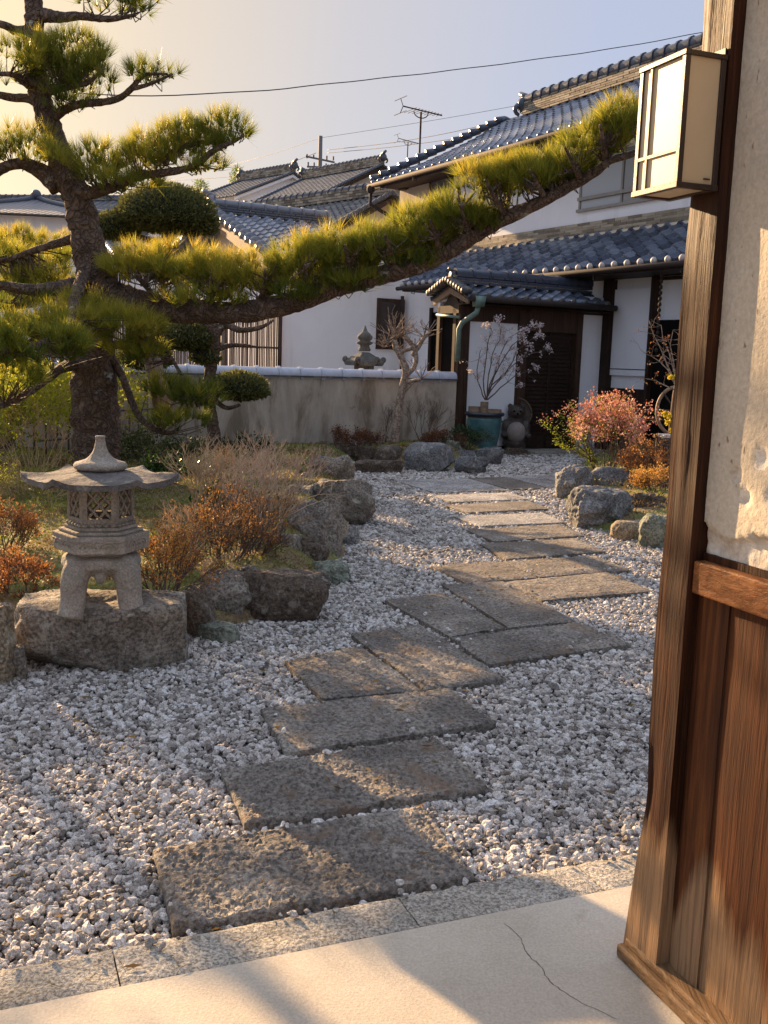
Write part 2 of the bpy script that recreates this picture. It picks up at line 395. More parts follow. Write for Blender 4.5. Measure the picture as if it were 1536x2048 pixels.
# ---- stepping slabs
slabs = [
 ([(305, 1696), (846, 1608), (949, 1750), (346, 1850)], 'slab', 'largest rough granite slab, nearest the pale threshold at the start of the path'),
 ([(442, 1537), (872, 1472), (979, 1572), (491, 1645)], 'slab', 'second rough granite slab from the threshold, with a rusty stain at its right end'),
 ([(521, 1414), (898, 1373), (992, 1443), (571, 1500)], 'slab', 'third rough granite slab from the threshold, pale along its near edge'),
 ([(568, 1318), (722, 1290), (846, 1378), (645, 1394)], 'slab', 'left slab of the pair behind the third slab from the threshold'),
 ([(702, 1267), (838, 1247), (1012, 1354), (851, 1377)], 'slab', 'right slab of the pair behind the third slab, reaching furthest towards the gate post'),
 ([(770, 1198), (882, 1183), (1010, 1252), (900, 1270)], 'slab', 'left slab of the broad cluster halfway along the path'),
 ([(884, 1167), (1006, 1160), (1152, 1240), (1016, 1252)], 'slab', 'middle slab of the broad cluster halfway along the path'),
 ([(901, 1272), (1154, 1243), (1263, 1285), (975, 1326)], 'slab', 'long front slab of the broad cluster halfway along the path'),
 ([(1008, 1162), (1215, 1142), (1306, 1180), (1085, 1198)], 'slab', 'sunlit slab right of the cluster, its end nearest the gate post'),
 ([(865, 1130), (1003, 1121), (1075, 1153), (932, 1164)], 'slab', 'dark left half of the long pair of slabs above the cluster'),
 ([(1006, 1121), (1190, 1109), (1260, 1138), (1079, 1152)], 'slab', 'sunlit right half of the long pair of slabs above the cluster'),
 ([(960, 1086), (1150, 1075), (1211, 1101), (1012, 1116)], 'slab', 'sixth slab counted from the blue pot end of the path'),
 ([(932, 1058), (1116, 1047), (1168, 1069), (988, 1081)], 'slab', 'brownish narrow slab, fifth from the blue pot end of the path'),
 ([(907, 1031), (1086, 1024), (1128, 1043), (960, 1050)], 'slab_pale', 'pale narrow slab, fourth from the blue pot end of the path'),
 ([(890, 1009), (1055, 1000), (1101, 1016), (936, 1023)], 'slab', 'dark narrow slab, third from the blue pot end of the path'),
 ([(862, 990), (1018, 983), (1060, 996), (905, 1003)], 'slab_pale', 'pale narrow slab, just in front of the row of far slabs'),
 ([(789, 959), (935, 955), (1019, 979), (868, 983)], 'slab_pale', 'leftmost pale slab of the far row before the house door'),
 ([(938, 955), (1008, 952), (1092, 974), (1022, 978)], 'slab', 'dark slab second from the left in the far row before the door'),
 ([(1011, 952), (1062, 950), (1140, 970), (1095, 973)], 'slab_pale', 'pale slab second from the right in the far row before the door'),
 ([(1065, 950), (1115, 947), (1190, 965), (1143, 969)], 'slab_pale', 'rightmost pale slab of the far row, partly behind a boulder')]
slab_polys = []
for i, (q, mt, lab) in enumerate(slabs):
    ZT = .035; c = [G(x, y, ZT) for x, y in q]; slab_polys.append(c)
    L = (c[1] - c[0]).length; W = (c[3] - c[0]).length; Yc = c[3].y
    res = .0065 if Yc < 3.2 else .014 if Yc < 5 else .035 if Yc < 8 else .08
    nx, ny = max(6, int(L / res)), max(4, int(W / res)); mb = MB()
    amp = .0095 if Yc < 5 else .007
    for iy in range(ny + 1):
        for ix in range(nx + 1):
            u, w = ix / nx, iy / ny
            p = c[0] * (1 - u) * (1 - w) + c[1] * u * (1 - w) + c[2] * u * w + c[3] * (1 - u) * w
            e = min(u * L, (1 - u) * L, w * W, (1 - w) * W)
            h = amp * (.75 * noise.noise(Vector((p.x * 55, p.y * 80, i))) + .75 * noise.noise(Vector((p.x * 120, p.y * 130, 9 + i)))) + amp * 1.1 * noise.noise(Vector((p.x * 9, p.y * 9, i)))
            h *= min(1, .35 + e / .03)
            p = p + Vector((.008 * noise.noise(Vector((p.y * 12, i, 0))) * (1 if u in (0, 1) else 0), .008 * noise.noise(Vector((p.x * 12, i, 4))) * (1 if w in (0, 1) else 0), 0))
            mb.v.append((p.x, p.y, ZT + h - (.007 if e < .001 else 0)))
    for iy in range(ny):
        for ix in range(nx):
            a = iy * (nx + 1) + ix; mb.f.append((a + nx + 1, a + nx + 2, a + 1, a))
    rim = [ix for ix in range(nx + 1)] + [iy * (nx + 1) + nx for iy in range(1, ny + 1)] + [ny * (nx + 1) + ix for ix in range(nx - 1, -1, -1)] + [iy * (nx + 1) for iy in range(ny - 1, 0, -1)]
    b0 = len(mb.v)
    for r_ in rim: x, y, z = mb.v[r_]; mb.v.append((x, y, -.028))
    for k in range(len(rim)):
        k2 = (k + 1) % len(rim); mb.f.append((rim[k], rim[k2], b0 + k2, b0 + k))
    cc = sum(c, Vector()) / 4
    o = mb.build('stepping_slab', M[mt], smooth=True, origin=(cc.x, cc.y, 0)); o.data.set_sharp_from_angle(angle=R(50)) if hasattr(o.data, 'set_sharp_from_angle') else None
    tag(o, lab, 'stepping stone', 'stepping slabs of the garden path')
# ---- threshold kerb blocks + paving
def kpt(px, t):                                               # along the kerb by pixel, t across
    p = G(px, 1962 + (1722 - 1962) * px / 1280); a = (p - K0).dot(kd); return K0 + kd * a - kn * (KW * t)
def kalong(px): p = G(px, 1962 + (1722 - 1962) * px / 1280); return (p - K0).dot(kd)
joints = [kalong(-900), kalong(225), kalong(795), kalong(1150), kalong(1150) + 1.6]
klabs = ['pale granite kerb block at the lower left corner, the longest in sight', 'granite kerb block in front of the largest stepping slab', 'granite kerb block with a sunlit stripe near the right side', 'greyish granite kerb block beside the foot of the gate post']
for i in range(4):
    a0, a1 = joints[i] + .002, joints[i + 1] - .002; n = max(4, int((a1 - a0) / .02)); nw = 10; mb = MB()
    for iy in range(nw + 1):
        for ix in range(n + 1):
            e = (.004 if iy in (0, nw) or ix in (0, n) else 0)
            p = K0 + kd * (a0 + (a1 - a0) * ix / n) - kn * (KW * iy / nw)
            if iy == 0: p = p + kn * .006 * noise.noise(Vector((ix * .4, i, 0)))
            mb.v.append((p.x, p.y, .03 - e + .003 * noise.noise(p * 40) + .002 * noise.noise(p * 90)))
    for iy in range(nw):
        for ix in range(n):
            a = iy * (n + 1) + ix; mb.f.append((a, a + n + 1, a + n + 2, a + 1))
    b0 = len(mb.v); rim = list(range(n + 1)) + [j * (n + 1) + n for j in range(1, nw + 1)] + [nw * (n + 1) + k for k in range(n - 1, -1, -1)] + [j * (n + 1) for j in range(nw - 1, 0, -1)]
    for r_ in rim: x, y, z = mb.v[r_]; mb.v.append((x, y, -.05))
    for k in range(len(rim)): k2 = (k + 1) % len(rim); mb.f.append((rim[k], b0 + k, b0 + k2, rim[k2]))
    o = mb.build('kerb_stone', M['kerb'], smooth=True)
    if hasattr(o.data, 'set_sharp_from_angle'): o.data.set_sharp_from_angle(angle=R(50))
    tag(o, klabs[i], 'kerb', 'granite kerb blocks at the gate')
m, nt, b, out = newmat('concrete'); v = coords(nt)
n1 = tex_noise(nt, v, 2.2, 8, .65); n2 = tex_noise(nt, v, 150, 3, .7); n3 = tex_noise(nt, v, 5, 4, .6)
col = ramp(nt, n1, [(.3, (.42, .365, .285)), (.7, (.53, .47, .375))]); col = mix(nt, .3, col, ramp(nt, n2, [(.35, .3), (.65, .75)]), 'OVERLAY')
col = mix(nt, ramp(nt, n3, [(.64, 0.), (.74, .55)]), col, (.30, .20, .12))
n6 = tex_noise(nt, v, 9, 8, .75, .8); col = mix(nt, ramp(nt, n6, [(.52, 0.), (.7, .35)]), col, (.34, .28, .20)); n7 = tex_noise(nt, coords(nt, (3, 60, 1), (0, 0, .2)), 1.0, 3, .6); col = mix(nt, ramp(nt, n7, [(.62, 0.), (.72, .22)]), col, (.60, .54, .44))
nt.links.new(col, b.inputs["Base Color"]); b.inputs["Roughness"].default_value = .8; bump(nt, b, n2, .35, .003); M['concrete'] = m
mb = MB(); A = K0 - kd * 3 - kn * (KW + .004); B = K0 + kd * 3.6 - kn * (KW + .004)
mb.prism([(A.x, A.y, .028), (A.x - kn.x * 6, A.y - kn.y * 6, .028), (B.x - kn.x * 6, B.y - kn.y * 6, .028), (B.x, B.y, .028)], (0, 0, -.06))
pav = struct(mb.build('paving', M['concrete'], origin=(0, 1, 0)))
cr = MB(); cp = spline([tuple(G(x, y, .029)) for x, y in ((1008, 1846), (1040, 1872), (1052, 1905), (1080, 1930), (1100, 1962), (1130, 1985), (1165, 2006), (1200, 2022), (1235, 2040))], .012)
cp = [Vector(p) + Vector((random.uniform(-.003, .003), random.uniform(-.003, .003), 0)) for p in cp]
for i in range(len(cp) - 1):
    w = .0007 + .0011 * abs(noise.noise(Vector((i * .35, 1, 2)))); n_ = Vector((1, .3, 0)).normalized() * w
    cr.add([cp[i] - n_, cp[i] + n_, cp[i + 1] + n_, cp[i + 1] - n_], [(0, 1, 2, 3)])
cr.build('crack', mat_plain('crack_dark', (.13, .10, .075), .9, .1, 5, 0), parent=pav)
# ---- gravel
GZ = 0.0
m, nt, b, out = newmat('gravel_grit'); v = coords(nt)
vo = nt.nodes.new("ShaderNodeTexVoronoi"); vo.inputs["Scale"].default_value = 60; nt.links.new(v, vo.inputs["Vector"])
nt.links.new(ramp(nt, vo.outputs["Color"], [(0, (.10, .09, .08)), (1, (.26, .235, .21))]), b.inputs["Base Color"]); b.inputs["Roughness"].default_value = .9
bump(nt, b, vo.outputs[0], 1.0, .02); M['grit'] = m
mb = MB(); gp = [K0 - kd * 6, K0 + kd * 9, Vector((9, 26, 0)), Vector((-14, 26, 0)), Vector((-14, 4, 0))]
mb.add([(p.x, p.y, -.012) for p in gp], [(0, 1, 2, 3, 4)]); struct(mb.build('gravel_base', M['grit'], origin=(0, 5, -.012)))
pts = []; scl = []
for (ya, yb, sp, sc) in ((1.5, 3.4, .0150, .0103), (3.4, 6.2, .0172, .0108), (6.2, 10, .0225, .0136), (10, 17.5, .034, .0195)):
    xw0 = -.42 * yb - .9; xw1 = .42 * yb + 1.0
    X, Y = np.meshgrid(np.arange(xw0, xw1, sp), np.arange(ya, yb, sp)); q = np.stack([X.ravel(), Y.ravel()], 1) + RNG.uniform(-.5, .5, (X.size, 2)) * sp
    q = q[np.abs(q[:, 0] - .1) < .42 * q[:, 1] + .9]
    ks = (q[:, 0] - K0.x) * kn.x + (q[:, 1] - K0.y) * kn.y; q = q[ks > .008]
    q = q[poly_sd(q, bed) < .12]; q = q[poly_sd(q, bed2) < .1]
    hs = (-(q[:, 0] - E0.x) * U.x - (q[:, 1] - E0.y) * U.y); ho = (q[:, 0] - E0.x) * NI.x + (q[:, 1] - E0.y) * NI.y
    q = q[~((hs < SV + .35) & (ho > -3.2))]
    for c in slab_polys:
        if min(p.y for p in c) > yb + .1 or max(p.y for p in c) < ya - .1: continue
        q = q[poly_sd(q, c) < -.002 if yb < 6.3 else poly_sd(q, c) < -.004]
    pts.append(np.column_stack([q, RNG.uniform(-.008, .010, len(q)) + (sc - .011) * .3])); scl.append(np.clip(RNG.normal(.97, .36, len(q)), .4, 2.0) * sc)
ex = []                                                       # a few chips kicked onto slabs and kerb
for c in slab_polys[:11]:
    q = np.stack([RNG.uniform(min(p.x for p in c), max(p.x for p in c), 130), RNG.uniform(min(p.y for p in c), max(p.y for p in c), 130)], 1); d_ = poly_sd(q, c); q = q[(d_ > 0) & (d_ < RNG.exponential(.03, len(q)))]; ex.append(np.column_stack([q, np.full(len(q), .046)]))
a_ = RNG.uniform(-2, 5, 130); t_ = RNG.exponential(.022, 130); ex.append(np.array([[*(K0 + kd * float(u_) - kn * float(w_))[:2], .040] for u_, w_ in zip(a_, t_) if w_ < KW * 1.3]))
ex = np.concatenate(ex); pts.append(ex); scl.append(RNG.uniform(.005, .011, len(ex)))
pts = np.concatenate(pts); scl = np.concatenate(scl)
me = bpy.data.meshes.new('gravel'); me.vertices.add(len(pts)); me.vertices.foreach_set("co", pts.astype(np.float32).ravel())
at = me.attributes.new("sc", 'FLOAT', 'POINT'); at.data.foreach_set("value", scl.astype(np.float32)); me.update()
grav = link(bpy.data.objects.new('gravel', me)); grav['kind'] = 'stuff'; grav['label'] = 'pale crushed stone gravel covering the garden court'; grav['category'] = 'gravel'
m, nt, b, out = newmat('pebble'); oi = nt.nodes.new("ShaderNodeObjectInfo"); v = coords(nt)
base = ramp(nt, oi.outputs["Random"], [(0, (.145, .12, .10)), (.2, (.38, .345, .305)), (.45, (.60, .575, .54)), (.7, (.40, .355, .32)), (.88, (.26, .235, .21)), (1, (.11, .098, .085))])
sp_ = tex_noise(nt, v, 3.5, 4, .8)
col = mix(nt, .8, base, ramp(nt, sp_, [(.36, .04), (.5, .55), (.66, .92)]), 'OVERLAY'); nt.links.new(col, b.inputs["Base Color"]); b.inputs["Roughness"].default_value = .8
M['pebble'] = m
ng = bpy.data.node_groups.new("scatter_pebbles", 'GeometryNodeTree')
ng.interface.new_socket(name="Geometry", in_out='INPUT', socket_type='NodeSocketGeometry'); ng.interface.new_socket(name="Geometry", in_out='OUTPUT', socket_type='NodeSocketGeometry')
N = ng.nodes; Lk = ng.links.new; gi = N.new('NodeGroupInput'); go = N.new('NodeGroupOutput'); jn = N.new('GeometryNodeJoinGeometry')
for k in range(6):
    ico = N.new('GeometryNodeMeshIcoSphere'); ico.inputs['Radius'].default_value = 1; ico.inputs['Subdivisions'].default_value = 2
    pos = N.new('GeometryNodeInputPosition'); vo = N.new('ShaderNodeTexVoronoi'); vo.inputs['Scale'].default_value = 1.05
    ofs = N.new('ShaderNodeVectorMath'); ofs.operation = 'ADD'; ofs.inputs[1].default_value = (k * 7.3, k * 3.1, k); Lk(pos.outputs[0], ofs.inputs[0]); Lk(ofs.outputs[0], vo.inputs['Vector'])
    ml = N.new('ShaderNodeMath'); ml.operation = 'MULTIPLY_ADD'; ml.inputs[1].default_value = 1.05; ml.inputs[2].default_value = .42; Lk(vo.outputs['Distance'], ml.inputs[0])
    sc_ = N.new('ShaderNodeVectorMath'); sc_.operation = 'SCALE'; Lk(pos.outputs[0], sc_.inputs[0]); Lk(ml.outputs[0], sc_.inputs['Scale'])
    st = N.new('ShaderNodeVectorMath'); st.operation = 'MULTIPLY'; st.inputs[1].default_value = (1.15, .85, .72 + .06 * (k % 3)); Lk(sc_.outputs[0], st.inputs[0])
    sp2 = N.new('GeometryNodeSetPosition'); Lk(ico.outputs['Mesh'], sp2.inputs['Geometry']); Lk(st.outputs[0], sp2.inputs['Position'])
    sm = N.new('GeometryNodeSetMaterial'); sm.inputs['Material'].default_value = M['pebble']; Lk(sp2.outputs[0], sm.inputs[0])
    ti = N.new('GeometryNodeGeometryToInstance'); Lk(sm.outputs[0], ti.inputs[0]); Lk(ti.outputs[0], jn.inputs[0])
iop = N.new('GeometryNodeInstanceOnPoints'); Lk(gi.outputs[0], iop.inputs['Points']); Lk(jn.outputs[0], iop.inputs['Instance']); iop.inputs['Pick Instance'].default_value = True
rv = N.new('FunctionNodeRandomValue'); rv.data_type = 'INT'; rv.inputs[4].default_value = 0; rv.inputs[5].default_value = 5; Lk(rv.outputs[2], iop.inputs['Instance Index'])
rr = N.new('FunctionNodeRandomValue'); rr.data_type = 'FLOAT_VECTOR'; rr.inputs[0].default_value = (-.6, -.6, 0); rr.inputs[1].default_value = (.6, .6, 6.28); rr.inputs['Seed'].default_value = 3
Lk(rr.outputs[0], iop.inputs['Rotation'])
na = N.new('GeometryNodeInputNamedAttribute'); na.data_type = 'FLOAT'; na.inputs['Name'].default_value = "sc"; Lk(na.outputs[0], iop.inputs['Scale'])
Lk(iop.outputs[0], go.inputs[0]); md = grav.modifiers.new("scatter", 'NODES'); md.node_group = ng
print('pebbles', len(pts))
# ================================================================ ROCKS
def rock(px, yb, w, h, mt, label, dep=.8, seed=0, sink=.06, flat=.75, rough=.12, z0=0.0, rz=None, grp='rocks edging the garden beds', cuts=12, name='rock', sq=.82):
    b0 = G(px, yb, z0); k = F / b0.y; W = w / k; Hh = h / k * 1.12
    rs = random.Random(seed * 31 + int(px)); D = W * dep
    # apparent height of a rock seen from above includes some of its top
    look = (CAMZ - z0) / b0.y; Hz = max(.04, (Hh - look * D * .38)) + sink
    q_ = (b0.y + D * .5) / b0.y; xo = b0.x * q_; W = W * q_ ** .7
    c = Vector((xo, b0.y + D * .5, z0 - sink + Hz * .5))
    bm = bmesh_ico(4); V = bm[0]
    ns = []; 
    for i in range(cuts):
        v = Vector((rs.gauss(0, 1), rs.gauss(0, 1), rs.gauss(0, .6))).normalized(); ns.append((v, rs.uniform(.62, .92)))
    ns += [(Vector((rs.uniform(-.15, .15), rs.uniform(-.15, .15), 1)).normalized(), flat), (Vector((0, 0, -1)), .8)]
    mb = MB(); a = rs.uniform(-.3, .3) if rz is None else rz; ca, sa = math.cos(a), math.sin(a)
    for v in V:
        v = Vector(v); r = 1.0
        e_ = [math.copysign(abs(t_) ** sq, t_) for t_ in v]; m_ = Vector(e_); vd = v; v = m_ / max(m_.length, 1e-6) if False else v; r0_ = (sum(abs(t_) ** (2 / sq) for t_ in vd)) ** (-sq / 2)
        for n_, dd in ns:
            q = v.dot(n_)
            if q > .05: r = min(r, dd / q)
        r *= min(1.25, r0_)
        q = v * 2.1 + Vector((seed * 3.7, px * .11, 0))
        r *= 1 + rough * noise.noise(q) + rough * .55 * noise.noise(q * 2.6) + rough * .3 * noise.noise(q * 6) + rough * .14 * noise.noise(q * 14)
        x, y, z = v.x * r * W * .56, v.y * r * D * .56, v.z * r * Hz * .62
        mb.v.append((c.x + x * ca - y * sa, c.y + x * sa + y * ca, c.z + z))
    a_ = np.array(mb.v); lo, hi = a_.min(0), a_.max(0)
    a_[:, 0] = (a_[:, 0] - (lo[0] + hi[0]) / 2) * (W * 1.04 / (hi[0] - lo[0])) + xo
    a_[:, 1] = (a_[:, 1] - lo[1]) * (D * 1.05 / (hi[1] - lo[1])) + b0.y - .01
    a_[:, 2] = (a_[:, 2] - lo[2]) * (Hz / (hi[2] - lo[2])) + z0 - sink
    mb.v = [tuple(p) for p in a_]
    mb.f = list(bm[1]); o = mb.build(name, M[mt], smooth=True, origin=(c.x, c.y, z0))
    if hasattr(o.data, 'set_sharp_from_angle'): o.data.set_sharp_from_angle(angle=R(38))
    tag(o, label, 'rock', grp); return o
import bmesh
_ico = {}
def bmesh_ico(s):
    if s not in _ico:
        bm = bmesh.new(); bmesh.ops.create_icosphere(bm, subdivisions=s + 1, radius=1)
        _ico[s] = ([tuple(v.co) for v in bm.verts], [tuple(v.index for v in f.verts) for f in bm.faces]); bm.free()
    return _ico[s]
GL = 'rocks along the left bed'; GB = 'rocks before the plaster wall'; GR = 'rocks round the right bed'
rock(-30, 1378, 120, 165, 'rock_warm', 'brown boulder cut off by the left edge, beside the lantern boulder', .8, 2, grp=GL)
rock(201, 1352, 352, 158, 'rock_brown', 'broad flat-topped boulder carrying the tall stone lantern', .5, 3, .08, .45, .05, rz=.05, grp=GL, cuts=4, sq=.4)
rock(396, 1278, 76, 100, 'rock_dark', 'dark upright rock touching the right end of the lantern boulder', .9, 4, grp=GL)
rock(448, 1248, 122, 100, 'rock_brown', 'grey brown rounded rock between the lantern boulder and the blackish slab-like rock', .8, 5, grp=GL)
rock(436, 1286, 92, 40, 'rock_moss', 'low smooth stone lying half buried in the gravel in front of the left bed', .6, 6, .05, .7, .06, grp=GL)
rock(566, 1248, 190, 100, 'rock_dark', 'long blackish rock with a ridged top at the bend of the left bed', .55, 7, .05, .7, .1, grp=GL)
rock(490, 1185, 70, 52, 'rock_brown', 'small grey stone wedged behind the long blackish rock', .8, 8, z0=.1, grp=GL)
rock(536, 1162, 84, 38, 'rock_dark', 'low dark flat rock behind the long blackish rock', .8, 9, z0=.1, grp=GL)
rock(608, 1150, 100, 72, 'rock_dark', 'dark layered rock in front of the big pale block', .8, 10, grp=GL, rough=.2)
rock(655, 1170, 92, 44, 'rock_moss', 'greenish low rock on the gravel edge below the big pale block', .7, 11, grp=GL)
rock(626, 1182, 60, 40, 'rock_brown', 'small grey rock between the blackish rock and the greenish one', .7, 31, grp=GL)
rock(636, 1122, 122, 112, 'rock_brown', 'big pale brown block with a sunlit top on the inner side of the bend', .8, 12, grp=GL, flat=.85)
rock(600, 1060, 62, 48, 'rock_warm', 'brown rock behind the big pale block', .8, 13, z0=.05, grp=GL)
rock(684, 1056, 132, 92, 'rock_brown', 'sloping grey boulder with a light snowy-looking top, pointing at the path', .9, 14, grp=GL, flat=.6)
rock(662, 988, 94, 72, 'rock_brown', 'squarish grey rock beyond the sloping boulder', .8, 15, grp=GL)
rock(642, 944, 58, 30, 'rock_grey', 'small light stone on top edge of the bed behind the squarish rock', .8, 16, z0=.12, grp=GL)
rock(614, 972, 32, 26, 'rock_warm', 'small round pebble-like stone left of the squarish rock', .9, 17, z0=.14, grp=GL, flat=.95, rough=.05)
rock(690, 925, 70, 42, 'rock_dark', 'flat dark rock, leftmost of the row before the plaster wall', .6, 18, grp=GB, flat=.9)
rock(650, 922, 60, 36, 'rock_dark', 'dark rock half hidden behind the left end of the far row', .6, 19, grp=GB, flat=.9)
rock(728, 928, 44, 34, 'rock_dark', 'small dark rock second in the row before the plaster wall', .7, 20, grp=GB)
rock(777, 934, 60, 40, 'rock_dark', 'smooth rounded dark rock like an egg before the plaster wall', .8, 21, grp=GB, cuts=2, rough=.05, flat=.9)
rock(757, 948, 98, 26, 'rock_dark', 'long low dark stone lying at the gravel edge below the egg-like rock', .5, 22, grp=GB, rough=.06)
rock(858, 946, 104, 56, 'rock_grey', 'largest rounded purple grey boulder of the row before the plaster wall', .7, 23, grp=GB, cuts=5, rough=.07, flat=.85)
rock(905, 926, 38, 42, 'rock_moss', 'mossy upright stone behind the largest boulder of the row', .8, 24, grp=GB)
rock(942, 950, 70, 34, 'rock_grey', 'light low rock on the gravel, right of the largest boulder of the row', .7, 25, grp=GB)
rock(934, 930, 42, 28, 'rock_grey', 'small pale rock in front of the blue pot', .8, 26, grp=GB)
rock(978, 931, 56, 34, 'rock_grey', 'pointed grey rock at the foot of the blue pot', .6, 27, grp=GB, flat=.6)
rock(1146, 1003, 76, 68, 'rock_grey', 'dark grey boulder furthest left in the right bed', .9, 28, grp=GR, sq=1.0)
rock(1220, 1002, 100, 64, 'rock_grey', 'low rounded grey rock directly under the pink flowering bush', .6, 29, grp=GR, cuts=3, rough=.06, sq=1.0)
rock(1200, 1064, 132, 84, 'rock_grey', 'largest grey boulder of the right bed with a furrowed sloping face', .8, 30, grp=GR, flat=.7, rough=.15, sq=1.0)
rock(1288, 1054, 100, 64, 'rock_dark', 'dark cracked rock with a pale left end under the orange shrubs', .6, 33, z0=.0, grp=GR, rough=.2)
rock(1256, 1084, 72, 40, 'rock_warm', 'small rounded brown stone at the gravel edge under the cracked rock', .8, 34, grp=GR, rough=.06)
rock(1312, 1100, 76, 66, 'rock_moss', 'greenish wedge-shaped rock next to the gate post', .8, 35, grp=GR)
for (x_, y_, w_, h_, m_, l_, z_) in ((352, 1296, 46, 40, 'rock_dark', 'small dark stone pressed against the right end of the lantern boulder', 0), (524, 1212, 60, 44, 'rock_brown', 'brown stone showing between the long blackish rock and the grey brown one', .05), (604, 1196, 70, 50, 'rock_dark', 'dark angular stone behind the right end of the long blackish rock', .05),
                             (574, 1116, 60, 46, 'rock_brown', 'brown stone left of the dark layered rock', .12), (694, 1092, 52, 40, 'rock_grey', 'small grey stone at the gravel edge between big block and sloping boulder', 0), (598, 1022, 66, 48, 'rock_brown', 'brown stone above the big pale block, half in the shrubs', .12),
                             (706, 1018, 60, 40, 'rock_brown', 'low brown stone at the gravel edge beyond the sloping boulder', 0), (640, 968, 56, 40, 'rock_dark', 'dark stone between the squarish rock and the shrubs', .1), (30, 1362, 60, 70, 'rock_brown', 'narrow brown stone filling the gap left of the lantern boulder', 0), (820, 922, 40, 30, 'rock_brown', 'small brown stone behind the largest boulder of the far row', .05)):
    rock(x_, y_, w_, h_, m_, l_, .8, int(x_), z0=z_, grp=GL if x_ < 800 else GB)
rock(330, 972, 72, 24, 'rock_grey', 'round flat-topped stone sunlit behind the lantern roof', .9, 36, .03, .95, .04, z0=.2, grp='flat stones set in the moss', cuts=1)
rock(424, 962, 40, 22, 'rock_grey', 'small pale flat stone right of the round flat-topped one', .9, 37, .03, .95, .05, z0=.2, grp='flat stones set in the moss', cuts=2)
# ================================================================ STONE LANTERN (front)
def hexdirs(a0): return [a0 + R(60) * k for k in range(6)]
def hex_roof(mb, c, Rr, z_edge, z_top, lift, thick, a0, r_in=.16, n=96, m=16):
    base = len(mb.v)
    def prof(t, f, under):
        z = z_top - (z_top - z_edge) * (t ** 1.1) + lift * (f ** 2.2) * t ** 5
        if under: z = z - thick * (1 - .0 * t)
        return z
    rings = [(r_in + (1 - r_in) * (i / m)) for i in range(m + 1)]
    for under in (0, 1):
        for t in rings:
            for k in range(n):
                a = 2 * math.pi * k / n; rel = ((a - a0) % R(60)) - R(30); f = (abs(rel) / R(30)) ** 2
                hexr = math.cos(R(30)) / math.cos(rel)
                rad = Rr * t * (hexr * (1 + .0) - .006 * (1 - f) * t)
                zz = prof(t, f, under) if not under else prof(1, f, 1) * t + (z_edge - thick) * (1 - t)
                mb.v.append((c.x + rad * math.cos(a), c.y + rad * math.sin(a), c.z + zz + .0025 * noise.noise(Vector((rad * 30, a * 6, under)))))
    nr = m + 1
    for i in range(m):
        for k in range(n):
            a = base + i * n + k; b = base + i * n + (k + 1) % n; mb.f.append((a, a + n, b + n, b))
            a += nr * n; b += nr * n; mb.f.append((a, b, b + n, a + n))
    for k in range(n):
        a = base + m * n + k; b = base + m * n + (k + 1) % n; mb.f.append((a, a + nr * n, b + nr * n, b))
    mb.f.append(tuple(base + k for k in range(n - 1, -1, -1))); mb.f.append(tuple(base + nr * n + k for k in range(n)))
def sharp(o, a=40):
    if hasattr(o.data, 'set_sharp_from_angle'): o.data.set_sharp_from_angle(angle=R(a))
    return o
LZ = .275; LC = G(198, 1228, LZ); LC.y = 4.50; LC.x = P(203, 1100, 4.5).x
lan = thing('stone_lantern', 'weathered grey stone garden lantern with flared hexagonal roof standing on the broad boulder', 'stone lantern', tuple(LC))
A0 = R(-90 - 18)
mb = MB()                                                     # legs and shoulder, one carved stone
for th in (-30, 60, 150, 240):
    a = R(-90 + th); dx, dy = math.cos(a), math.sin(a)
    path = spline([tuple(LC + Vector((dx * r, dy * r, z))) + (w,) for r, z, w in ((0, .222, .058), (.09, .222, .062), (.146, .195, .064), (.168, .14, .060), (.172, .075, .056), (.184, .02, .058), (.194, -.012, .064))], .012)
    mb.tube([q[:3] for q in path], [q[3] for q in path], 12)
mb.lathe(LC, [(.02, .165), (.135, .178), (.180, .212), (.172, .250), (.12, .270), (.02, .273)], 28)
for th in (15, 105, 195, 285):                                # lobes between the legs
    a = R(-90 + th); mb.ball(LC + Vector((math.cos(a) * .125, math.sin(a) * .135, .178)), (.030, .030, .040))
o = mb.build('legs', M['lantern'], parent=lan, smooth=True)
rm = o.modifiers.new("fuse", 'REMESH'); rm.mode = 'VOXEL'; rm.voxel_size = .0075; rm.use_smooth_shade = True
smo = o.modifiers.new("soften", 'SMOOTH'); smo.iterations = 4; smo.factor = .6
def hexprism(mb, c, r0, r1, z0, z1, a0):
    b = [c + Vector((r0 * math.cos(a), r0 * math.sin(a), z0)) for a in hexdirs(a0)]; t = [c + Vector((r1 * math.cos(a), r1 * math.sin(a), z1)) for a in hexdirs(a0)]
    n = 6; mb.add(b + t, [tuple(range(5, -1, -1)), tuple(range(6, 12))] + [(i, (i + 1) % 6, (i + 1) % 6 + 6, i + 6) for i in range(6)])
mb = MB()
hexprism(mb, LC, .15, .207, .262, .282, A0); hexprism(mb, LC, .212, .216, .2822, .362, A0); hexprism(mb, LC, .190, .187, .3622, .378, A0); hexprism(mb, LC, .165, .162, .3782, .395, A0)
pl = mb.build('platform', M['lantern'], parent=lan, bevel=.005)
mb = MB()                                                     # carved scrolls on the platform sides
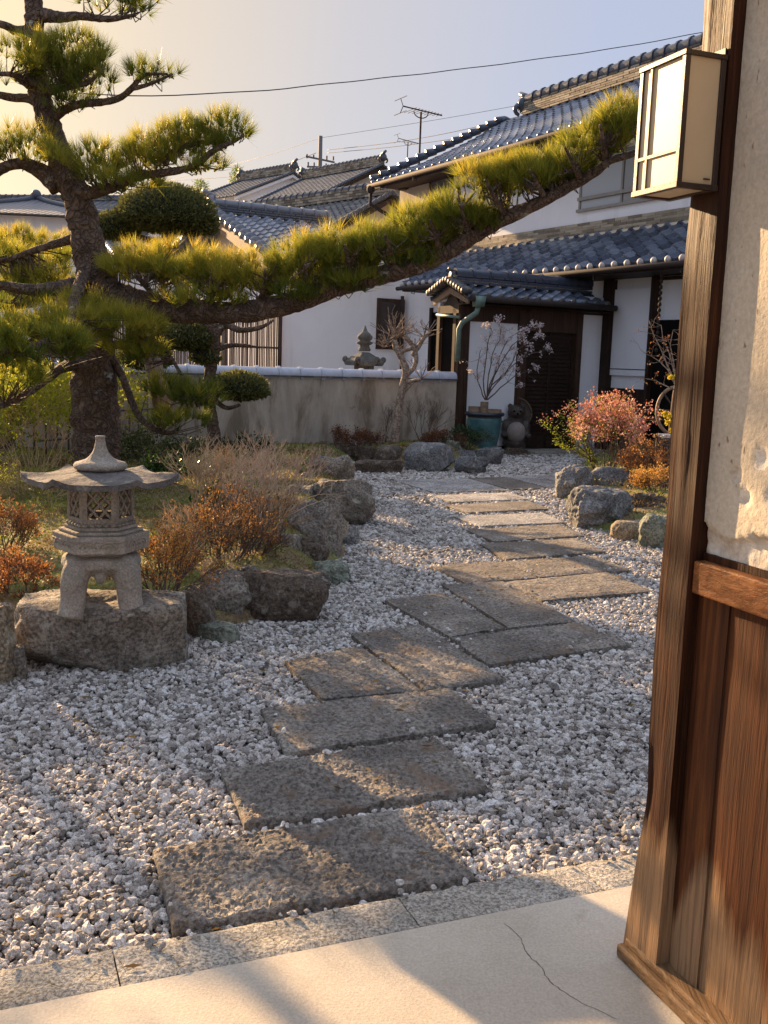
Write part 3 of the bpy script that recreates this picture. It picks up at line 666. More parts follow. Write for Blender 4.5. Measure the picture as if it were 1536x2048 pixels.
for k in range(6):
    a1, a2 = A0 + R(60) * k, A0 + R(60) * (k + 1); p1 = LC + Vector((.2152 * math.cos(a1), .2152 * math.sin(a1), 0)); p2 = LC + Vector((.2152 * math.cos(a2), .2152 * math.sin(a2), 0))
    for cx_, sg in ((.3, 1), (.7, -1)):
        pts = []
        for j in range(13):
            t = j / 12 * math.pi; pts.append(p1.lerp(p2, cx_ + .16 * math.cos(t)) + Vector((0, 0, .312 + .026 * math.sin(t))))
        mb.tube(pts, .0045, 5)
        pts = [p1.lerp(p2, cx_ + .08 * math.cos(j / 8 * math.pi)) + Vector((0, 0, .312 + .013 * math.sin(j / 8 * math.pi))) for j in range(9)]
        mb.tube(pts, .004, 5)
    mb.tube([p1.lerp(p2, .04) + Vector((0, 0, .337)), p1.lerp(p2, .96) + Vector((0, 0, .337))], .003, 5)
mb.build('scroll_carving', M['lantern'], parent=pl, smooth=True)
mb = MB(); BR = .148; z0, z1 = .395, .575
for k in range(6):
    a1, a2 = A0 + R(60) * k, A0 + R(60) * (k + 1); p1 = LC + Vector((BR * math.cos(a1), BR * math.sin(a1), 0)); p2 = LC + Vector((BR * math.cos(a2), BR * math.sin(a2), 0))
    inn = (LC - (p1 + p2) / 2).normalized() * .022; inn.z = 0
    def bar(t0, t1, za, zb, th=1.0, off=0.0):
        q = inn * th; o_ = inn * off
        a, b = p1.lerp(p2, t0) + o_, p1.lerp(p2, t1) + o_
        mb.hexa([a + Vector((0, 0, za)), b + Vector((0, 0, za)), b + q + Vector((0, 0, za)), a + q + Vector((0, 0, za))], [a + Vector((0, 0, zb)), b + Vector((0, 0, zb)), b + q + Vector((0, 0, zb)), a + q + Vector((0, 0, zb))])
    bar(0, .16, z0, z1); bar(.84, 1, z0, z1); bar(.1605, .8395, z0, z0 + .038); bar(.1605, .8395, z1 - .018, z1)
    # lattice of four-petalled rosettes
    zc0, zc1 = z0 + .038, z1 - .018; hgt = zc1 - zc0; O = inn * .45
    for ia in (0, 1):
        for ib in (0, 1):
            u0, v0 = .16 + .34 * ia, zc0 + hgt / 2 * ib
            for sgn in (0, 1):
                A_ = p1.lerp(p2, u0 + (.34 if sgn else 0)) + Vector((0, 0, v0)) + O; B_ = p1.lerp(p2, u0 + (0 if sgn else .34)) + Vector((0, 0, v0 + hgt / 2)) + O
                mb.tube([A_, A_.lerp(B_, .25), A_.lerp(B_, .5), A_.lerp(B_, .75), B_], [.004, .0075, .0045, .0075, .004], 6)
            cc_ = p1.lerp(p2, u0 + .17) + Vector((0, 0, v0 + hgt / 4)) + O; mb.ball(cc_, .007, 6, 5)
    for j in range(5):                                        # scalloped skirt
        mb.ball(p1.lerp(p2, .1 + .2 * j) + Vector((0, 0, z0 + .008)) - inn * .05, (.014, .014, .010), 8, 5)
mb.build('fire_box', M['lantern'], parent=lan, bevel=.0015)
mb = MB(); hexprism(mb, LC, .15, .165, .5752, .588, A0); mb.build('eave_block', M['lantern'], parent=lan, bevel=.003)
mb = MB(); hex_roof(mb, LC, .350, .606, .652, .028, .026, A0, .2); sharp(mb.build('roof', M['lantern_roof'], parent=lan, smooth=True), 50)
mb = MB(); mb.lathe(LC, [(.03, 0.632), (.10, 0.640), (.116, 0.648), (.120, 0.660), (.112, 0.673), (.088, 0.680), (.066, 0.688), (.050, 0.701), (.037, 0.718), (.028, 0.738), (.023, 0.761), (.020, 0.781), (.023, 0.787), (.021, 0.793), (.004, 0.794)], 28)
mb.build('finial', M['lantern'], parent=lan, smooth=True)
# ================================================================ SECOND LANTERN, behind the wall
Y2 = 19.2; c2 = P(728, 735, Y2); c2.z = 0
lan2 = thing('stone_lantern', 'dark grey stone lantern head rising behind the plaster wall before the blue-white wall', 'stone lantern', tuple(c2))
k2 = Y2 / F; zr = P(728, 728, Y2).z; ztop = P(728, 655, Y2).z; hh = ztop - zr
mb = MB(); mb.lathe(c2, [(.34, 0), (.36, .12), (.2, .16), (.17, .25), (.16, zr - .55), (.3, zr - .45), (.32, zr - .38), (.3, zr - .36)], 20); mb.build('column', M['lantern_far'], parent=lan2, smooth=True)
mb = MB(); hexprism(mb, c2, .19, .19, zr - .36, zr + .02, 0); mb.build('fire_box', M['lantern_far'], parent=lan2, bevel=.01)
mb = MB(); hex_roof(mb, c2, .39, zr + .04, zr + .27, .06, .07, R(12), .25); 
for k in range(6):
    a = R(12) + R(60) * k; p = c2 + Vector((math.cos(a) * .37, math.sin(a) * .37, zr + .085)); mb.ball(p, (.055, .055, .06), 8, 6)
sharp(mb.build('roof', M['lantern_far'], parent=lan2, smooth=True), 50)
mb = MB(); mb.lathe(c2, [(.11, zr + .24), (.12, zr + .27), (.10, zr + .31), (.09, zr + .35), (.15, zr + .38), (.16, zr + .41), (.10, zr + .43), (.14, zr + .47), (.15, zr + .51), (.11, zr + .56), (.05, zr + .61), (.03, zr + .66), (.012, zr + .72)], 20)
mb.build('finial', M['lantern_far'], parent=lan2, smooth=True)
# ================================================================ GATE: post, wall, rail, boards, lamp
WAZ = R(-20.7); WD = Vector((math.sin(WAZ), math.cos(WAZ), 0)); WN = Vector((WD.y, -WD.x, 0))  # WD away along the wall, WN into the wall (right)
EB = G(1309, 1994)
def W(a, n, z): return EB + WD * a + WN * n + Vector((0, 0, z - EB.z))
def onW(px, py, n=0.0):                                       # pixel -> (a, z) on the wall plane at depth n
    d = ray(px, py); t = (n - (CAM - EB).dot(WN)) / d.dot(WN); p = CAM + d * t; return ((p - EB).dot(WD), p.z)
M['post'] = mat_wood('post_wood', (.012, .0045, .002), (.038, .011, .0032), (.105, .033, .008), 'Z', (.28, .17, .09), .47)
M['board'] = mat_wood('board_wood', (.018, .006, .0025), (.070, .022, .006), (.21, .072, .018), 'Z', (.28, .17, .09), .24)
M['rail'] = mat_wood('rail_wood', (.09, .03, .009), (.22, .08, .024), (.42, .18, .062), 'Y')
M['sill'] = mat_wood('sill_wood', (.12, .065, .028), (.22, .13, .062), (.32, .21, .115), 'Y')
gate = thing('gate_wall', 'old timber and clay plaster gate wall filling the right edge', 'wall', tuple(W(0, 0, 0)))
PW = onW(1325, 1100)[0]; PT = 4.2; print('PW', PW)
aF = onW(1263, 1947)[0]; print('post far edge a', aF)
def wbox(a0, a1, n0, n1, z0, z1): return ([W(a0, n0, z0), W(a1, n0, z0), W(a1, n1, z0), W(a0, n1, z0)], [W(a0, n0, z1), W(a1, n0, z1), W(a1, n1, z1), W(a0, n1, z1)])
mb = MB(); nz_ = 90; prof = [(0, 0), (PW, 0), (PW, .11), (0, .11)]; sub = 6
ring = []
for i in range(4):
    p, q = prof[i], prof[(i + 1) % 4]
    for j in range(sub): ring.append((p[0] + (q[0] - p[0]) * j / sub, p[1] + (q[1] - p[1]) * j / sub))
for i in range(nz_ + 1):
    z = .028 + (PT - .028) * (i / nz_) ** 1.15
    flare = .018 * max(0, 1 - z / .5) ** 2
    for (a, n_) in ring:
        nib = .006 * noise.noise(Vector((a * 30, n_ * 30, z * 3))) + .0035 * noise.noise(Vector((a * 90, n_ * 90, z * 5)))
        fa = (1 if a >= PW - 1e-6 else 0)
        worn = fa * (-.016 * math.exp(-((z - .46) / .10) ** 2) + .012 * math.exp(-((z - .62) / .05) ** 2) * 0 + flare)
        far = .02 * fa * max(0, .48 - z) / .48
        p = W(a + nib * (1 if a > PW / 2 else -1) * (1 if a in (0, PW) else 0) + worn + far, n_ - (nib + flare * .3) * (1 if n_ == 0 else 0), z); mb.v.append(tuple(p))
nr = len(ring)
for i in range(nz_):
    for k in range(nr):
        a = i * nr + k; b = i * nr + (k + 1) % nr; mb.f.append((a, a + nr, b + nr, b))
post = sharp(mb.build('post', M['post'], parent=gate, smooth=True), 35)
zr0 = onW(1381, 1178, .03)[1]; zr1 = onW(1381, 1113, .03)[1]; print('rail', zr0, zr1)
mb = MB()                                                     # vertical boards, the surface pattern is gaps between them
edges = [-.001, -.105, -.30, -.52, -.76, -1.0, -1.3, -1.6, -1.95, -2.3]
for i in range(len(edges) - 1):
    a1, a0 = edges[i] - .0015, edges[i + 1] + .0015; off = .028 + .004 * (i % 2)
    n = 20; ml = 4; base = len(mb.v)
    for k in range(n + 1):
        z = .03 + (zr0 - .03) * k / n
        for j in range(ml + 1):
            a = a0 + (a1 - a0) * j / ml; q = off + .003 * noise.noise(Vector((a * 20, z * 3, i))) + (.003 if j in (0, ml) else 0)
            mb.v.append(tuple(W(a + (.003 * noise.noise(Vector((z * 5, i, j))) if j in (0, ml) else 0), q, z)))
    for k in range(n):
        for j in range(ml):
            a = base + k * (ml + 1) + j; mb.f.append((a, a + ml + 1, a + ml + 2, a + 1))
    mb.hexa(*wbox(a0 + .001, a1 - .001, off + .008, off + .02, .03, zr0 + .01))
mb.build('boards', M['board'], parent=gate, smooth=True)
mb = MB(); mb.hexa(*wbox(-2.4, .0, .055, .075, .03, zr0 + .02)); mb.build('backing', mat_plain('dark_gap', (.012, .008, .006), .95, .1, 5, 0), parent=gate)
mb = MB(); mb.hexa(*wbox(-2.4, -.004, .008, .075, zr0, zr1)); mb.build('rail', M['rail'], parent=gate, bevel=.004)
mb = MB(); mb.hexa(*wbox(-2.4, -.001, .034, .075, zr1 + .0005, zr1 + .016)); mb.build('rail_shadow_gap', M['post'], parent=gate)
mb = MB(); mb.hexa(*wbox(-2.4, PW + .035, -.022, .03, .0285, .062)); mb.hexa(*wbox(-2.4, PW + .022, -.008, .04, .062, .082)); mb.build('sill', M['sill'], parent=gate, bevel=.006)
# clay plaster with real chips
m, nt, b, out = newmat('clay_plaster'); v = coords(nt); sx = nt.nodes.new("ShaderNodeSeparateXYZ"); nt.links.new(v, sx.inputs[0])
n1 = tex_noise(nt, v, 3, 7, .6); n2 = tex_noise(nt, v, 90, 3, .6); vs = coords(nt, (22, 22, 9), (.5, .8, .4)); n4 = tex_noise(nt, vs, 3.0, 2, .5); n5 = tex_noise(nt, v, 14, 6, .75)
col = ramp(nt, n1, [(.3, (.42, .355, .265)), (.7, (.54, .475, .37))]); col = mix(nt, ramp(nt, n4, [(.68, 0.), (.74, .8)]), col, (.17, .10, .05))
col = mix(nt, .25, col, ramp(nt, n2, [(.35, .3), (.65, .75)]), 'OVERLAY')
at = nt.nodes.new("ShaderNodeAttribute"); at.attribute_name = "tint"; fc = ramp(nt, at.outputs["Fac"], [(.4, 0.), (.6, 1.)])
col = mix(nt, fc, col, mix(nt, ramp(nt, n5, [(.4, 0.), (.62, 1.)]), (.70, .63, .52), (.40, .33, .25)))
nt.links.new(col, b.inputs["Base Color"]); b.inputs["Roughness"].default_value = .9; bump(nt, b, mth(nt, 'ADD', n5, n2), .4, .006); M['clay'] = m
na_, nz2 = 170, 200; V = []; T = []; zA, zB = zr1 + .012, 4.3; F_ = []
aw = [0.0 - 2.4 * (i / na_) ** 1.25 for i in range(na_ + 1)]; zw = [zA + (zB - zA) * (j / nz2) ** 1.5 for j in range(nz2 + 1)]
mb = MB()
for z in zw:
    for a in aw:
        nn = noise.noise(Vector((a * 16, z * 16, 5))) * .5 + noise.noise(Vector((a * 45, z * 45, 2))) * .25
        lim = zr1 + .085 + .05 * nn + .02 * math.sin(a * 14)
        chip = 0; dn = .030
        rough_ = 1 if z < lim else 0
        if rough_: dn = .042 + .012 * nn
        for (ca_, cz_, cr_) in ((-.085, zr1 + .20, .016), (-.16, zr1 + .24, .022), (-.12, zr1 + .155, .018), (-.24, zr1 + .30, .012), (-.20, zr1 + .17, .02)):
            q = math.hypot(a - ca_, (z - cz_) * .8) / cr_ + .5 * nn
            if q < 1: dn += .009 * (1 - q * q); chip = 1
        mb.v.append(tuple(W(a - .0012, dn + .0015 * noise.noise(Vector((a * 8, z * 8, 1))), z))); T.append(1.0 if rough_ or chip else 0.0)
for j in range(nz2):
    for i in range(na_):
        a = j * (na_ + 1) + i; mb.f.append((a + 1, a, a + na_ + 1, a + na_ + 2))
o = mb.build('plaster', M['clay'], parent=gate, smooth=True)
at = o.data.attributes.new("tint", 'FLOAT', 'POINT'); at.data.foreach_set("value", T)
mb = MB(); mb.hexa(*wbox(-2.4, -.002, .076, .16, .03, 4.3)); mb.build('core', mat_plain('clay_core', (.3, .24, .17), .9), parent=gate)
# lamp on the post
lamp_ = thing('wall_lamp', 'box lamp of cream paper-like panels in a dark frame hung on the gate post', 'lamp', tuple(W(0, 0, onW(1425, 385)[1])))
a_n = 0.004; zt_ = onW(1442, 113)[1]; zb_ = onW(1425, 385)[1]
dR = ray(1371, 106)
def onA(px, py, a):                                           # pixel -> (n, z) on a plane square to the wall
    d = ray(px, py); t = (a - (CAM - EB).dot(WD)) / d.dot(WD); p = CAM + d * t; return ((p - EB).dot(WN), p.z)
nO, _z = onA(1371, 106, a_n); nO2, _z2 = onA(1356, 373, a_n); nO = (nO + nO2) / 2; aL = onW(1281, 144, nO)[0]; aL2 = onW(1267, 395, nO)[0]; aL = (aL + aL2) / 2
zt_ = (zt_ + _z) / 2; zb_ = (zb_ + _z2) / 2; print('lamp', nO, aL, zb_, zt_)
M['frame_dark'] = mat_plain('lamp_frame_dark', (.025, .013, .009), .4, .3, 30, .1)
M['frame_tan'] = mat_plain('lamp_bar_tan', (.20, .12, .065), .45, .2, 30, .1)
m, nt, b, out = newmat('lamp_panel'); v = coords(nt); n1 = tex_noise(nt, v, 5, 3)
nt.links.new(ramp(nt, n1, [(.3, (.46, .36, .23)), (.7, (.52, .42, .275))]), b.inputs["Base Color"]); b.inputs["Roughness"].default_value = .45; b.inputs["Transmission Weight"].default_value = 0
b.inputs["Subsurface Weight"].default_value = .2; b.inputs["Subsurface Radius"].default_value = (.03, .02, .01); M['lamp_panel'] = m
T_ = .011
mb = MB(); i_ = .0035
mb.hexa(*wbox(a_n + i_, aL - i_, nO + i_, -.004 - i_, zb_ + i_, zt_ - i_)); mb.build('panel', M['lamp_panel'], parent=lamp_)
mb = MB()
for (a0, a1) in ((a_n - .001, a_n + T_), (aL - T_, aL + .001)):
    for (n0, n1) in ((nO - .001, nO + T_), (-.004 - T_, -.003)):
        mb.hexa(*wbox(a0, a1, n0, n1, zb_, zt_))
for (z0, z1) in ((zb_ - .001, zb_ + T_), (zt_ - T_ * .7, zt_ + .003)):
    for (n0, n1) in ((nO - .003, nO + T_ - .001), (-.004 - T_, -.002)): mb.hexa(*wbox(a_n - .003, aL + .003, n0, n1, z0, z1))
    for (a0, a1) in ((a_n - .0025, a_n + T_), (aL - T_, aL + .0025)): mb.hexa(*wbox(a0, a1, nO + T_ - .001, -.004 - T_, z0 + .0005, z1 - .0005))
fr = mb.build('frame', M['frame_dark'], parent=lamp_, bevel=.001)
mb = MB(); b_ = .0032; Lz = zt_ - zb_; La = aL - a_n
mb.hexa(*wbox(a_n + T_, aL - T_, nO - .0005, nO + .005, zb_ + Lz * .285 - b_, zb_ + Lz * .285 + b_))
mb.hexa(*wbox(a_n + La * .74 - b_, a_n + La * .74 + b_, nO - .0009, nO + .005, zb_ + T_, zt_ - T_ * .7)); mb.build('glazing_bar', M['frame_tan'], parent=fr)
mb = MB(); mb.hexa(*wbox(a_n - .0008, a_n + .003, -.036, -.022, zb_ + .020, zb_ + .0225)); mb.build('maker_plate', M['frame_dark'], parent=lamp_)
mb = MB(); mb.hexa(*wbox(a_n + .006, aL - .006, -.004, .0, zb_ + .005, zt_ + .018)); mb.build('back_plate', M['frame_dark'], parent=lamp_)
# ================================================================ ROOFS
def mat_tile(name, c0, c1, c2, rough=.38, bmp=.2, lich=None):
    m, nt, b, out = newmat(name); v = coords(nt)
    n1 = tex_noise(nt, v, 3.0, 6, .7); at = nt.nodes.new("ShaderNodeAttribute"); at.attribute_name = "tint"
    f = mth(nt, 'ADD', mth(nt, 'MULTIPLY', n1, .5), mth(nt, 'MULTIPLY', at.outputs["Fac"], .5))
    col = ramp(nt, f, [(.25, c0), (.5, c1), (.75, c2)])
    if lich: col = mix(nt, ramp(nt, tex_noise(nt, v, 9, 6, .75), [(.5, 0.), (.62, .8)]), col, lich)
    nt.links.new(col, b.inputs["Base Color"]); b.inputs["Roughness"].default_value = rough
    bump(nt, b, tex_noise(nt, v, 30, 4), bmp, .01); return m
M['tile'] = mat_tile('glazed_tile', (.05, .062, .09), (.095, .118, .165), (.17, .20, .255), .26)
M['tile_old'] = mat_tile('old_tile', (.05, .05, .055), (.09, .09, .095), (.16, .155, .15), .6, .4, (.20, .18, .14))
M['tile_far'] = mat_tile('far_tile', (.08, .09, .11), (.12, .135, .16), (.17, .18, .2), .5)
M['tile_pale'] = mat_tile('pale_tile', (.16, .17, .20), (.26, .28, .33), (.36, .38, .43), .28)
M['ridge'] = mat_tile('ridge_courses', (.12, .10, .075), (.26, .22, .165), (.40, .35, .27), .75, .3)
def mat_wall(name, c):
    m, nt, b, out = newmat(name); v = coords(nt); n1 = tex_noise(nt, v, 1.1, 6, .6); n2 = tex_noise(nt, coords(nt, (2.2, 2.2, .22)), 1.6, 7, .7); n3 = tex_noise(nt, v, 50, 3)
    col = ramp(nt, n1, [(.3, tuple(x * .93 for x in c)), (.7, c)]); col = mix(nt, ramp(nt, n2, [(.52, 0.), (.75, .38)]), col, tuple(x * f for x, f in zip(c, (.66, .64, .60))))
    nt.links.new(col, b.inputs["Base Color"]); b.inputs["Roughness"].default_value = .88; bump(nt, b, mth(nt, 'ADD', n1, mth(nt, 'MULTIPLY', n3, .2)), .25, .02); return m
M['plaster_white'] = mat_wall('white_plaster', (.84, .86, .91))
M['plaster_cream'] = mat_wall('cream_plaster', (.60, .52, .41))
M['wood_dark'] = mat_wood('house_wood_dark', (.015, .009, .006), (.035, .019, .012), (.07, .038, .024), 'Z', None, 0, .5)
M['wood_brown'] = mat_wood('house_wood_brown', (.03, .017, .011), (.062, .034, .022), (.11, .063, .042), 'Z', None, 0, .5)
M['door_brown'] = mat_wood('door_brown', (.018, .011, .008), (.036, .021, .014), (.065, .04, .028), 'X', None, 0, .5)
M['wood_pale'] = mat_wood('barge_wood', (.16, .11, .075), (.26, .18, .12), (.36, .26, .18), 'X', None, 0, .5)
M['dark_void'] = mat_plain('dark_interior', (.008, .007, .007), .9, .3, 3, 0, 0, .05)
M['copper'] = mat_plain('green_copper', (.13, .20, .17), .6, .35, 9, .2)
M['gutter'] = mat_plain('gutter_brown', (.03, .02, .017), .85, .3, 9, .1)
m, nt, b, out = newmat('window_glass'); b.inputs["Base Color"].default_value = (.16, .17, .18, 1); b.inputs["Roughness"].default_value = .06; b.inputs["Specular IOR Level"].default_value = .9; M['glass'] = m
M['cap_pale'] = mat_plain('pale_tile_end', (.42, .39, .38), .6, .2, 20, .2)
def tiled_roof(name, A, B, C, mat, parent, cw=.27, rh=.235, amp=.030, step=.022, per=7, origin=None, curve=0.0, caps='disc', capr=.05, capmat=None):
    """A, B: ends of the eave; C: the point straight up-slope from A at the ridge"""
    A, B, C = Vector(A), Vector(B), Vector(C); AB = B - A; AC = C - A; L = AB.length; S = AC.length
    n = AB.cross(AC).normalized(); n = n if n.z > 0 else -n
    nc = max(2, round(L / cw)); nr = max(2, round(S / rh)); ns = nc * per
    prof = []
    for k in range(ns + 1):
        t = (k / per) % 1.0
        h = amp * (math.exp(-((t - .5) / .17) ** 2) * 1.25 - .35 * math.sin(math.pi * ((t + .5) % 1.0)) * (1))
        prof.append(h)
    V = []; Fq = []; T = []
    rs = random.Random(int(L * 100)); tint = [[rs.random() for _ in range(nc + 1)] for _ in range(nr)]
    for r in range(nr):
        y0, y1 = r / nr, (r + 1) / nr
        base = len(V)
        for k in range(ns + 1):
            s = AB * (k / ns); tt = tint[r][min(nc - 1, k // per)]
            sag0 = -curve * math.sin(math.pi * y0) ; sag1 = -curve * math.sin(math.pi * y1)
            j = .005 * (tt - .5)
            top0 = A + s + AC * y0 + n * (prof[k] + step + j + sag0); top1 = A + s + AC * y1 + n * (prof[k] + sag1)
            bot = A + s + AC * y0 + n * (prof[k] - .012 + sag0)
            V += [bot, top0, top0, top1]; T += [tt] * 4
        for k in range(ns):
            a = base + k * 4; b_ = a + 4
            Fq += [(a, b_, b_ + 1, a + 1), (a + 2, b_ + 2, b_ + 3, a + 3)]
    mb = MB(); mb.v = [tuple(p) for p in V]
    if (Vector(V[4]) - Vector(V[0])).cross(Vector(V[1]) - Vector(V[0])).z < 0 and False: pass
    mb.f = Fq
    b0 = len(mb.v); mb.v += [tuple(p) for p in (A - n * .05, B - n * .05, B + AC - n * .05, A + AC - n * .05)]; mb.f.append((b0, b0 + 1, b0 + 2, b0 + 3)); T += [.5] * 4
    b0 = len(mb.v); mb.v += [tuple(p) for p in (A - n * .02, B - n * .02, B - n * .05, A - n * .05)]; mb.f.append((b0, b0 + 1, b0 + 2, b0 + 3)); T += [.5] * 4
    if caps:                                                  # tile ends along the eave, one surface with the roof
        tA = AB.normalized(); ou = tA.cross(n).normalized(); ou = -ou if ou.z > 0 else ou; f0 = len(mb.f)
        for k in range(nc):
            c = A + AB * ((k + .5) / nc) + n * .022
            if caps == 'disc': mb.tube([c + ou * .0, c + ou * .03], capr, 10)
            else: mb.ball(c + ou * .012, (capr,) * 3, 10, 7)
        T += [.5] * (len(mb.v) - len(T))
    o = mb.build(name, mat, parent=parent, smooth=True)
    at = o.data.attributes.new("tint", 'FLOAT', 'POINT'); at.data.foreach_set("value", T)
    if caps and capmat:
        o.data.materials.append(capmat); mi = np.zeros(len(mb.f), dtype=np.int32); mi[f0:] = 1; o.data.polygons.foreach_set("material_index", mi)
    return o, nc, n
def ridge_stack(name, A, B, h, w, parent, mat='ridge', cap='tile', courses=5, seg=.3, endcap=True, round_=True):
    A, B = Vector(A), Vector(B); t = (B - A).normalized(); sd = Vector((-t.y, t.x, 0)).normalized(); L = (B - A).length; up = Vector((0, 0, 1))
    mb = MB(); ch = h / courses
    for c in range(courses):
        ww = w * (1 - .06 * c) / 2 + (.006 if c % 2 else 0); n = max(1, int(L / seg)); off = (.5 if c % 2 else 0)
        for i in range(n + 1):
            a = max(0, (i - off) * L / n); b_ = min(L, (i + 1 - off) * L / n) - .014
            if b_ <= a: continue
            j = random.uniform(-.004, .004)
            p, q = A + t * a, A + t * b_; z0 = up * (c * ch + .002); z1 = up * ((c + 1) * ch - .012)
            mb.hexa([p + sd * (ww + j) + z0, q + sd * (ww + j) + z0, q - sd * (ww + j) + z0, p - sd * (ww + j) + z0], [p + sd * (ww + j) + z1, q + sd * (ww + j) + z1, q - sd * (ww + j) + z1, p - sd * (ww + j) + z1])
    o = mb.build(name, M[mat], parent=parent)
    if mat == 'ridge':
        T = np.repeat(RNG.uniform(0, 1, len(mb.v) // 8), 8); at = o.data.attributes.new("tint", 'FLOAT', 'POINT'); at.data.foreach_set("value", T)
    mb = MB(); n = max(1, int(L / .33)); rr = w * .42
    for i in range(n):
        a, b_ = L * i / n, L * (i + 1) / n
        mb.tube([A + t * a + up * h, A + t * (b_ - .05) + up * h], rr, 12); mb.tube([A + t * (b_ - .05) + up * h, A + t * b_ + up * h], rr * 1.22, 12)
    k = mb.build('ridge_tiles', M[cap], parent=parent, smooth=True); sharp(k, 50)
    return o
def ornament(mb, c, t, s=1.0):                                # devil-tile at a ridge end: scrolled plate + round face
    c = Vector(c); t = Vector(t).normalized(); sd = Vector((-t.y, t.x, 0)); up = Vector((0, 0, 1))
    mb.tube([c - t * .04 * s, c + t * .05 * s], .15 * s, 14)
    for q in (-1, 1):
        pts = [c + sd * q * (.12 + .10 * math.sin(a)) * s + up * (-.02 - .16 * (1 - math.cos(a)) * .5) * s for a in (0, .6, 1.2, 1.8, 2.4, 3.0)]
        mb.tube(pts, [.05 * s, .05 * s, .045 * s, .04 * s, .035 * s, .03 * s], 8)
    mb.tube([c + up * .1 * s - t * .1 * s, c + up * .17 * s + t * .06 * s, c + up * .22 * s + t * .16 * s], [.06 * s, .055 * s, .045 * s], 10)
def gable_house(name, label, px, py, Y, az, length, hw, rise, drop_wall, roofmat='tile_far', wallmat='plaster_white', near=True, over=.45, per=4, ridge_h=.3, group=None, windows=(), cw=.27, onlyside=None, orn=1.0, cat='house'):
    """px,py,Y: the ridge end that shows; the ridge runs from there along azimuth az"""
    r0 = P(px, py, Y); r0.z -= ridge_h; t = Vector((math.sin(R(az)), math.cos(R(az)), 0)); sd = Vector((t.y, -t.x, 0)); up = Vector((0, 0, 1)); r1 = r0 + t * length
    base = Vector((r0.x, r0.y, 0)); H_ = thing(name, label, cat, tuple(base + t * length / 2), group)
    ez = r0.z - rise
    for q in (1, -1):
        A_, B_ = r0 + sd * q * hw - up * rise, r1 + sd * q * hw - up * rise
        ro, nc, n = tiled_roof('roof', A_, B_, r0, M[roofmat], H_, per=per, cw=cw)
    w = hw - over; f = rise * (hw - w) / hw
    mb = MB(); z0 = 0
    for (e, s_) in ((r0 + t * over, 1), (r1 - t * over, -1)):
        pass
    a, b_ = r0 + t * over, r1 - t * over; wt = ez + f * .98 - .06
    pts = lambda c: [Vector((c.x, c.y, 0)) - sd * w, Vector((c.x, c.y, 0)) + sd * w, Vector((c.x, c.y, wt)) + sd * w, Vector((c.x, c.y, r0.z - .08)), Vector((c.x, c.y, wt)) - sd * w]
    mb.prism(pts(a), b_ - a); mb.build('wall', M[wallmat], parent=H_)
    ridge_stack('ridge', r0 - t * .05, r1 + t * .05, ridge_h, .26, H_, courses=4)
    for e, s_ in ((r0, -1), (r1, 1)):
        mb = MB()
        for q in (1, -1):                                     # barge boards
            p0, p1 = e + t * s_ * -.06 - up * .10, e + t * s_ * -.06 + sd * q * hw - up * (rise + .10)
            mb.hexa([p0 - up * .16, p1 - up * .16, p1 - up * .16 - t * s_ * .04, p0 - up * .16 - t * s_ * .04], [p0, p1, p1 - t * s_ * .04, p0 - t * s_ * .04])
        mb.build('barge_board', M['wood_brown'] if wallmat != 'plaster_white' else M['plaster_white'], parent=H_)
        mb = MB()
        for q in (1, -1):
            p0, p1 = e + up * .04, e + sd * q * hw - up * (rise - .04); m_ = max(3, int((p1 - p0).length / .25))
            for i in range(m_): mb.tube([p0.lerp(p1, i / m_) + up * .03, p0.lerp(p1, (i + 1) / m_) + up * -.005], [.085, .07], 8)
        ornament(mb, e + up * ridge_h * .9 + t * s_ * .05, t * s_, orn); mb.build('verge_tiles', M[roofmat], parent=H_, smooth=True)
    return H_, r0, t, sd, ez
# ================================================================ MAIN HOUSE
s_far = on_o(808, 640, .75)[0]; s_near = 7.5
house = thing('two_storey_house', 'large two storey house with glossy blue-grey tile roofs at the end of the path', 'house', tuple(H(0, 3, 0)))
print('SV', SV, 's_far', s_far)
def hq(s0, s1, o0, o1, z0, z1): return ([H(s0, o0, z0), H(s1, o0, z0), H(s1, o1, z0), H(s0, o1, z0)], [H(s0, o0, z1), H(s1, o0, z1), H(s1, o1, z1), H(s0, o1, z1)])
def hb(name, mat, s0, s1, o0, o1, z0, z1, parent=house, bevel=0):
    mb = MB(); mb.hexa(*hq(s0, s1, o0, o1, z0, z1)); return mb.build(name, M[mat] if isinstance(mat, str) else mat, parent=parent, bevel=bevel)
s_e = toH(P(805, 572, 22))[0]; s_e = on_o(800, 575, 0)[0]
hb('lower_wall', 'plaster_white', s_far, s_near, .75, .95, 1.0, 3.42)
hb('lower_boarding', 'wood_dark', SV + .15, s_near, .738, .93, 0, 1.1)
hb('lower_wall_base', 'plaster_white', s_far, SV + .149, .75, .94, 0, .999)
# lower roof
EZt = EZ; oT = 1.5; zT = 3.85
A_, B_ = H(s_e, 0, EZt), H(s_near, 0, EZt); ro, nc, n = tiled_roof('lower_roof', A_, B_, H(s_e, oT, zT), M['tile'], house, caps='ball', capr=.058, capmat=M['cap_pale'], per=8, cw=.285, rh=.215, amp=.040, step=.04)
mb = MB(); mb.hexa(*hq(s_e + .1, s_near, .0, oT, EZt - .13, EZt - .10)); mb.build('soffit', M['wood_dark'], parent=house)
mb = MB(); mb.hexa([H(s_e + .02, 0.02, EZt - .09), H(s_near, 0.02, EZt - .09), H(s_near, .07, EZt - .09), H(s_e + .02, .07, EZt - .09)], [H(s_e + .02, 0.02, EZt - .03), H(s_near, 0.02, EZt - .03), H(s_near, .07, EZt - .03), H(s_e + .02, .07, EZt - .03)]); mb.build('fascia', M['wood_dark'], parent=house)
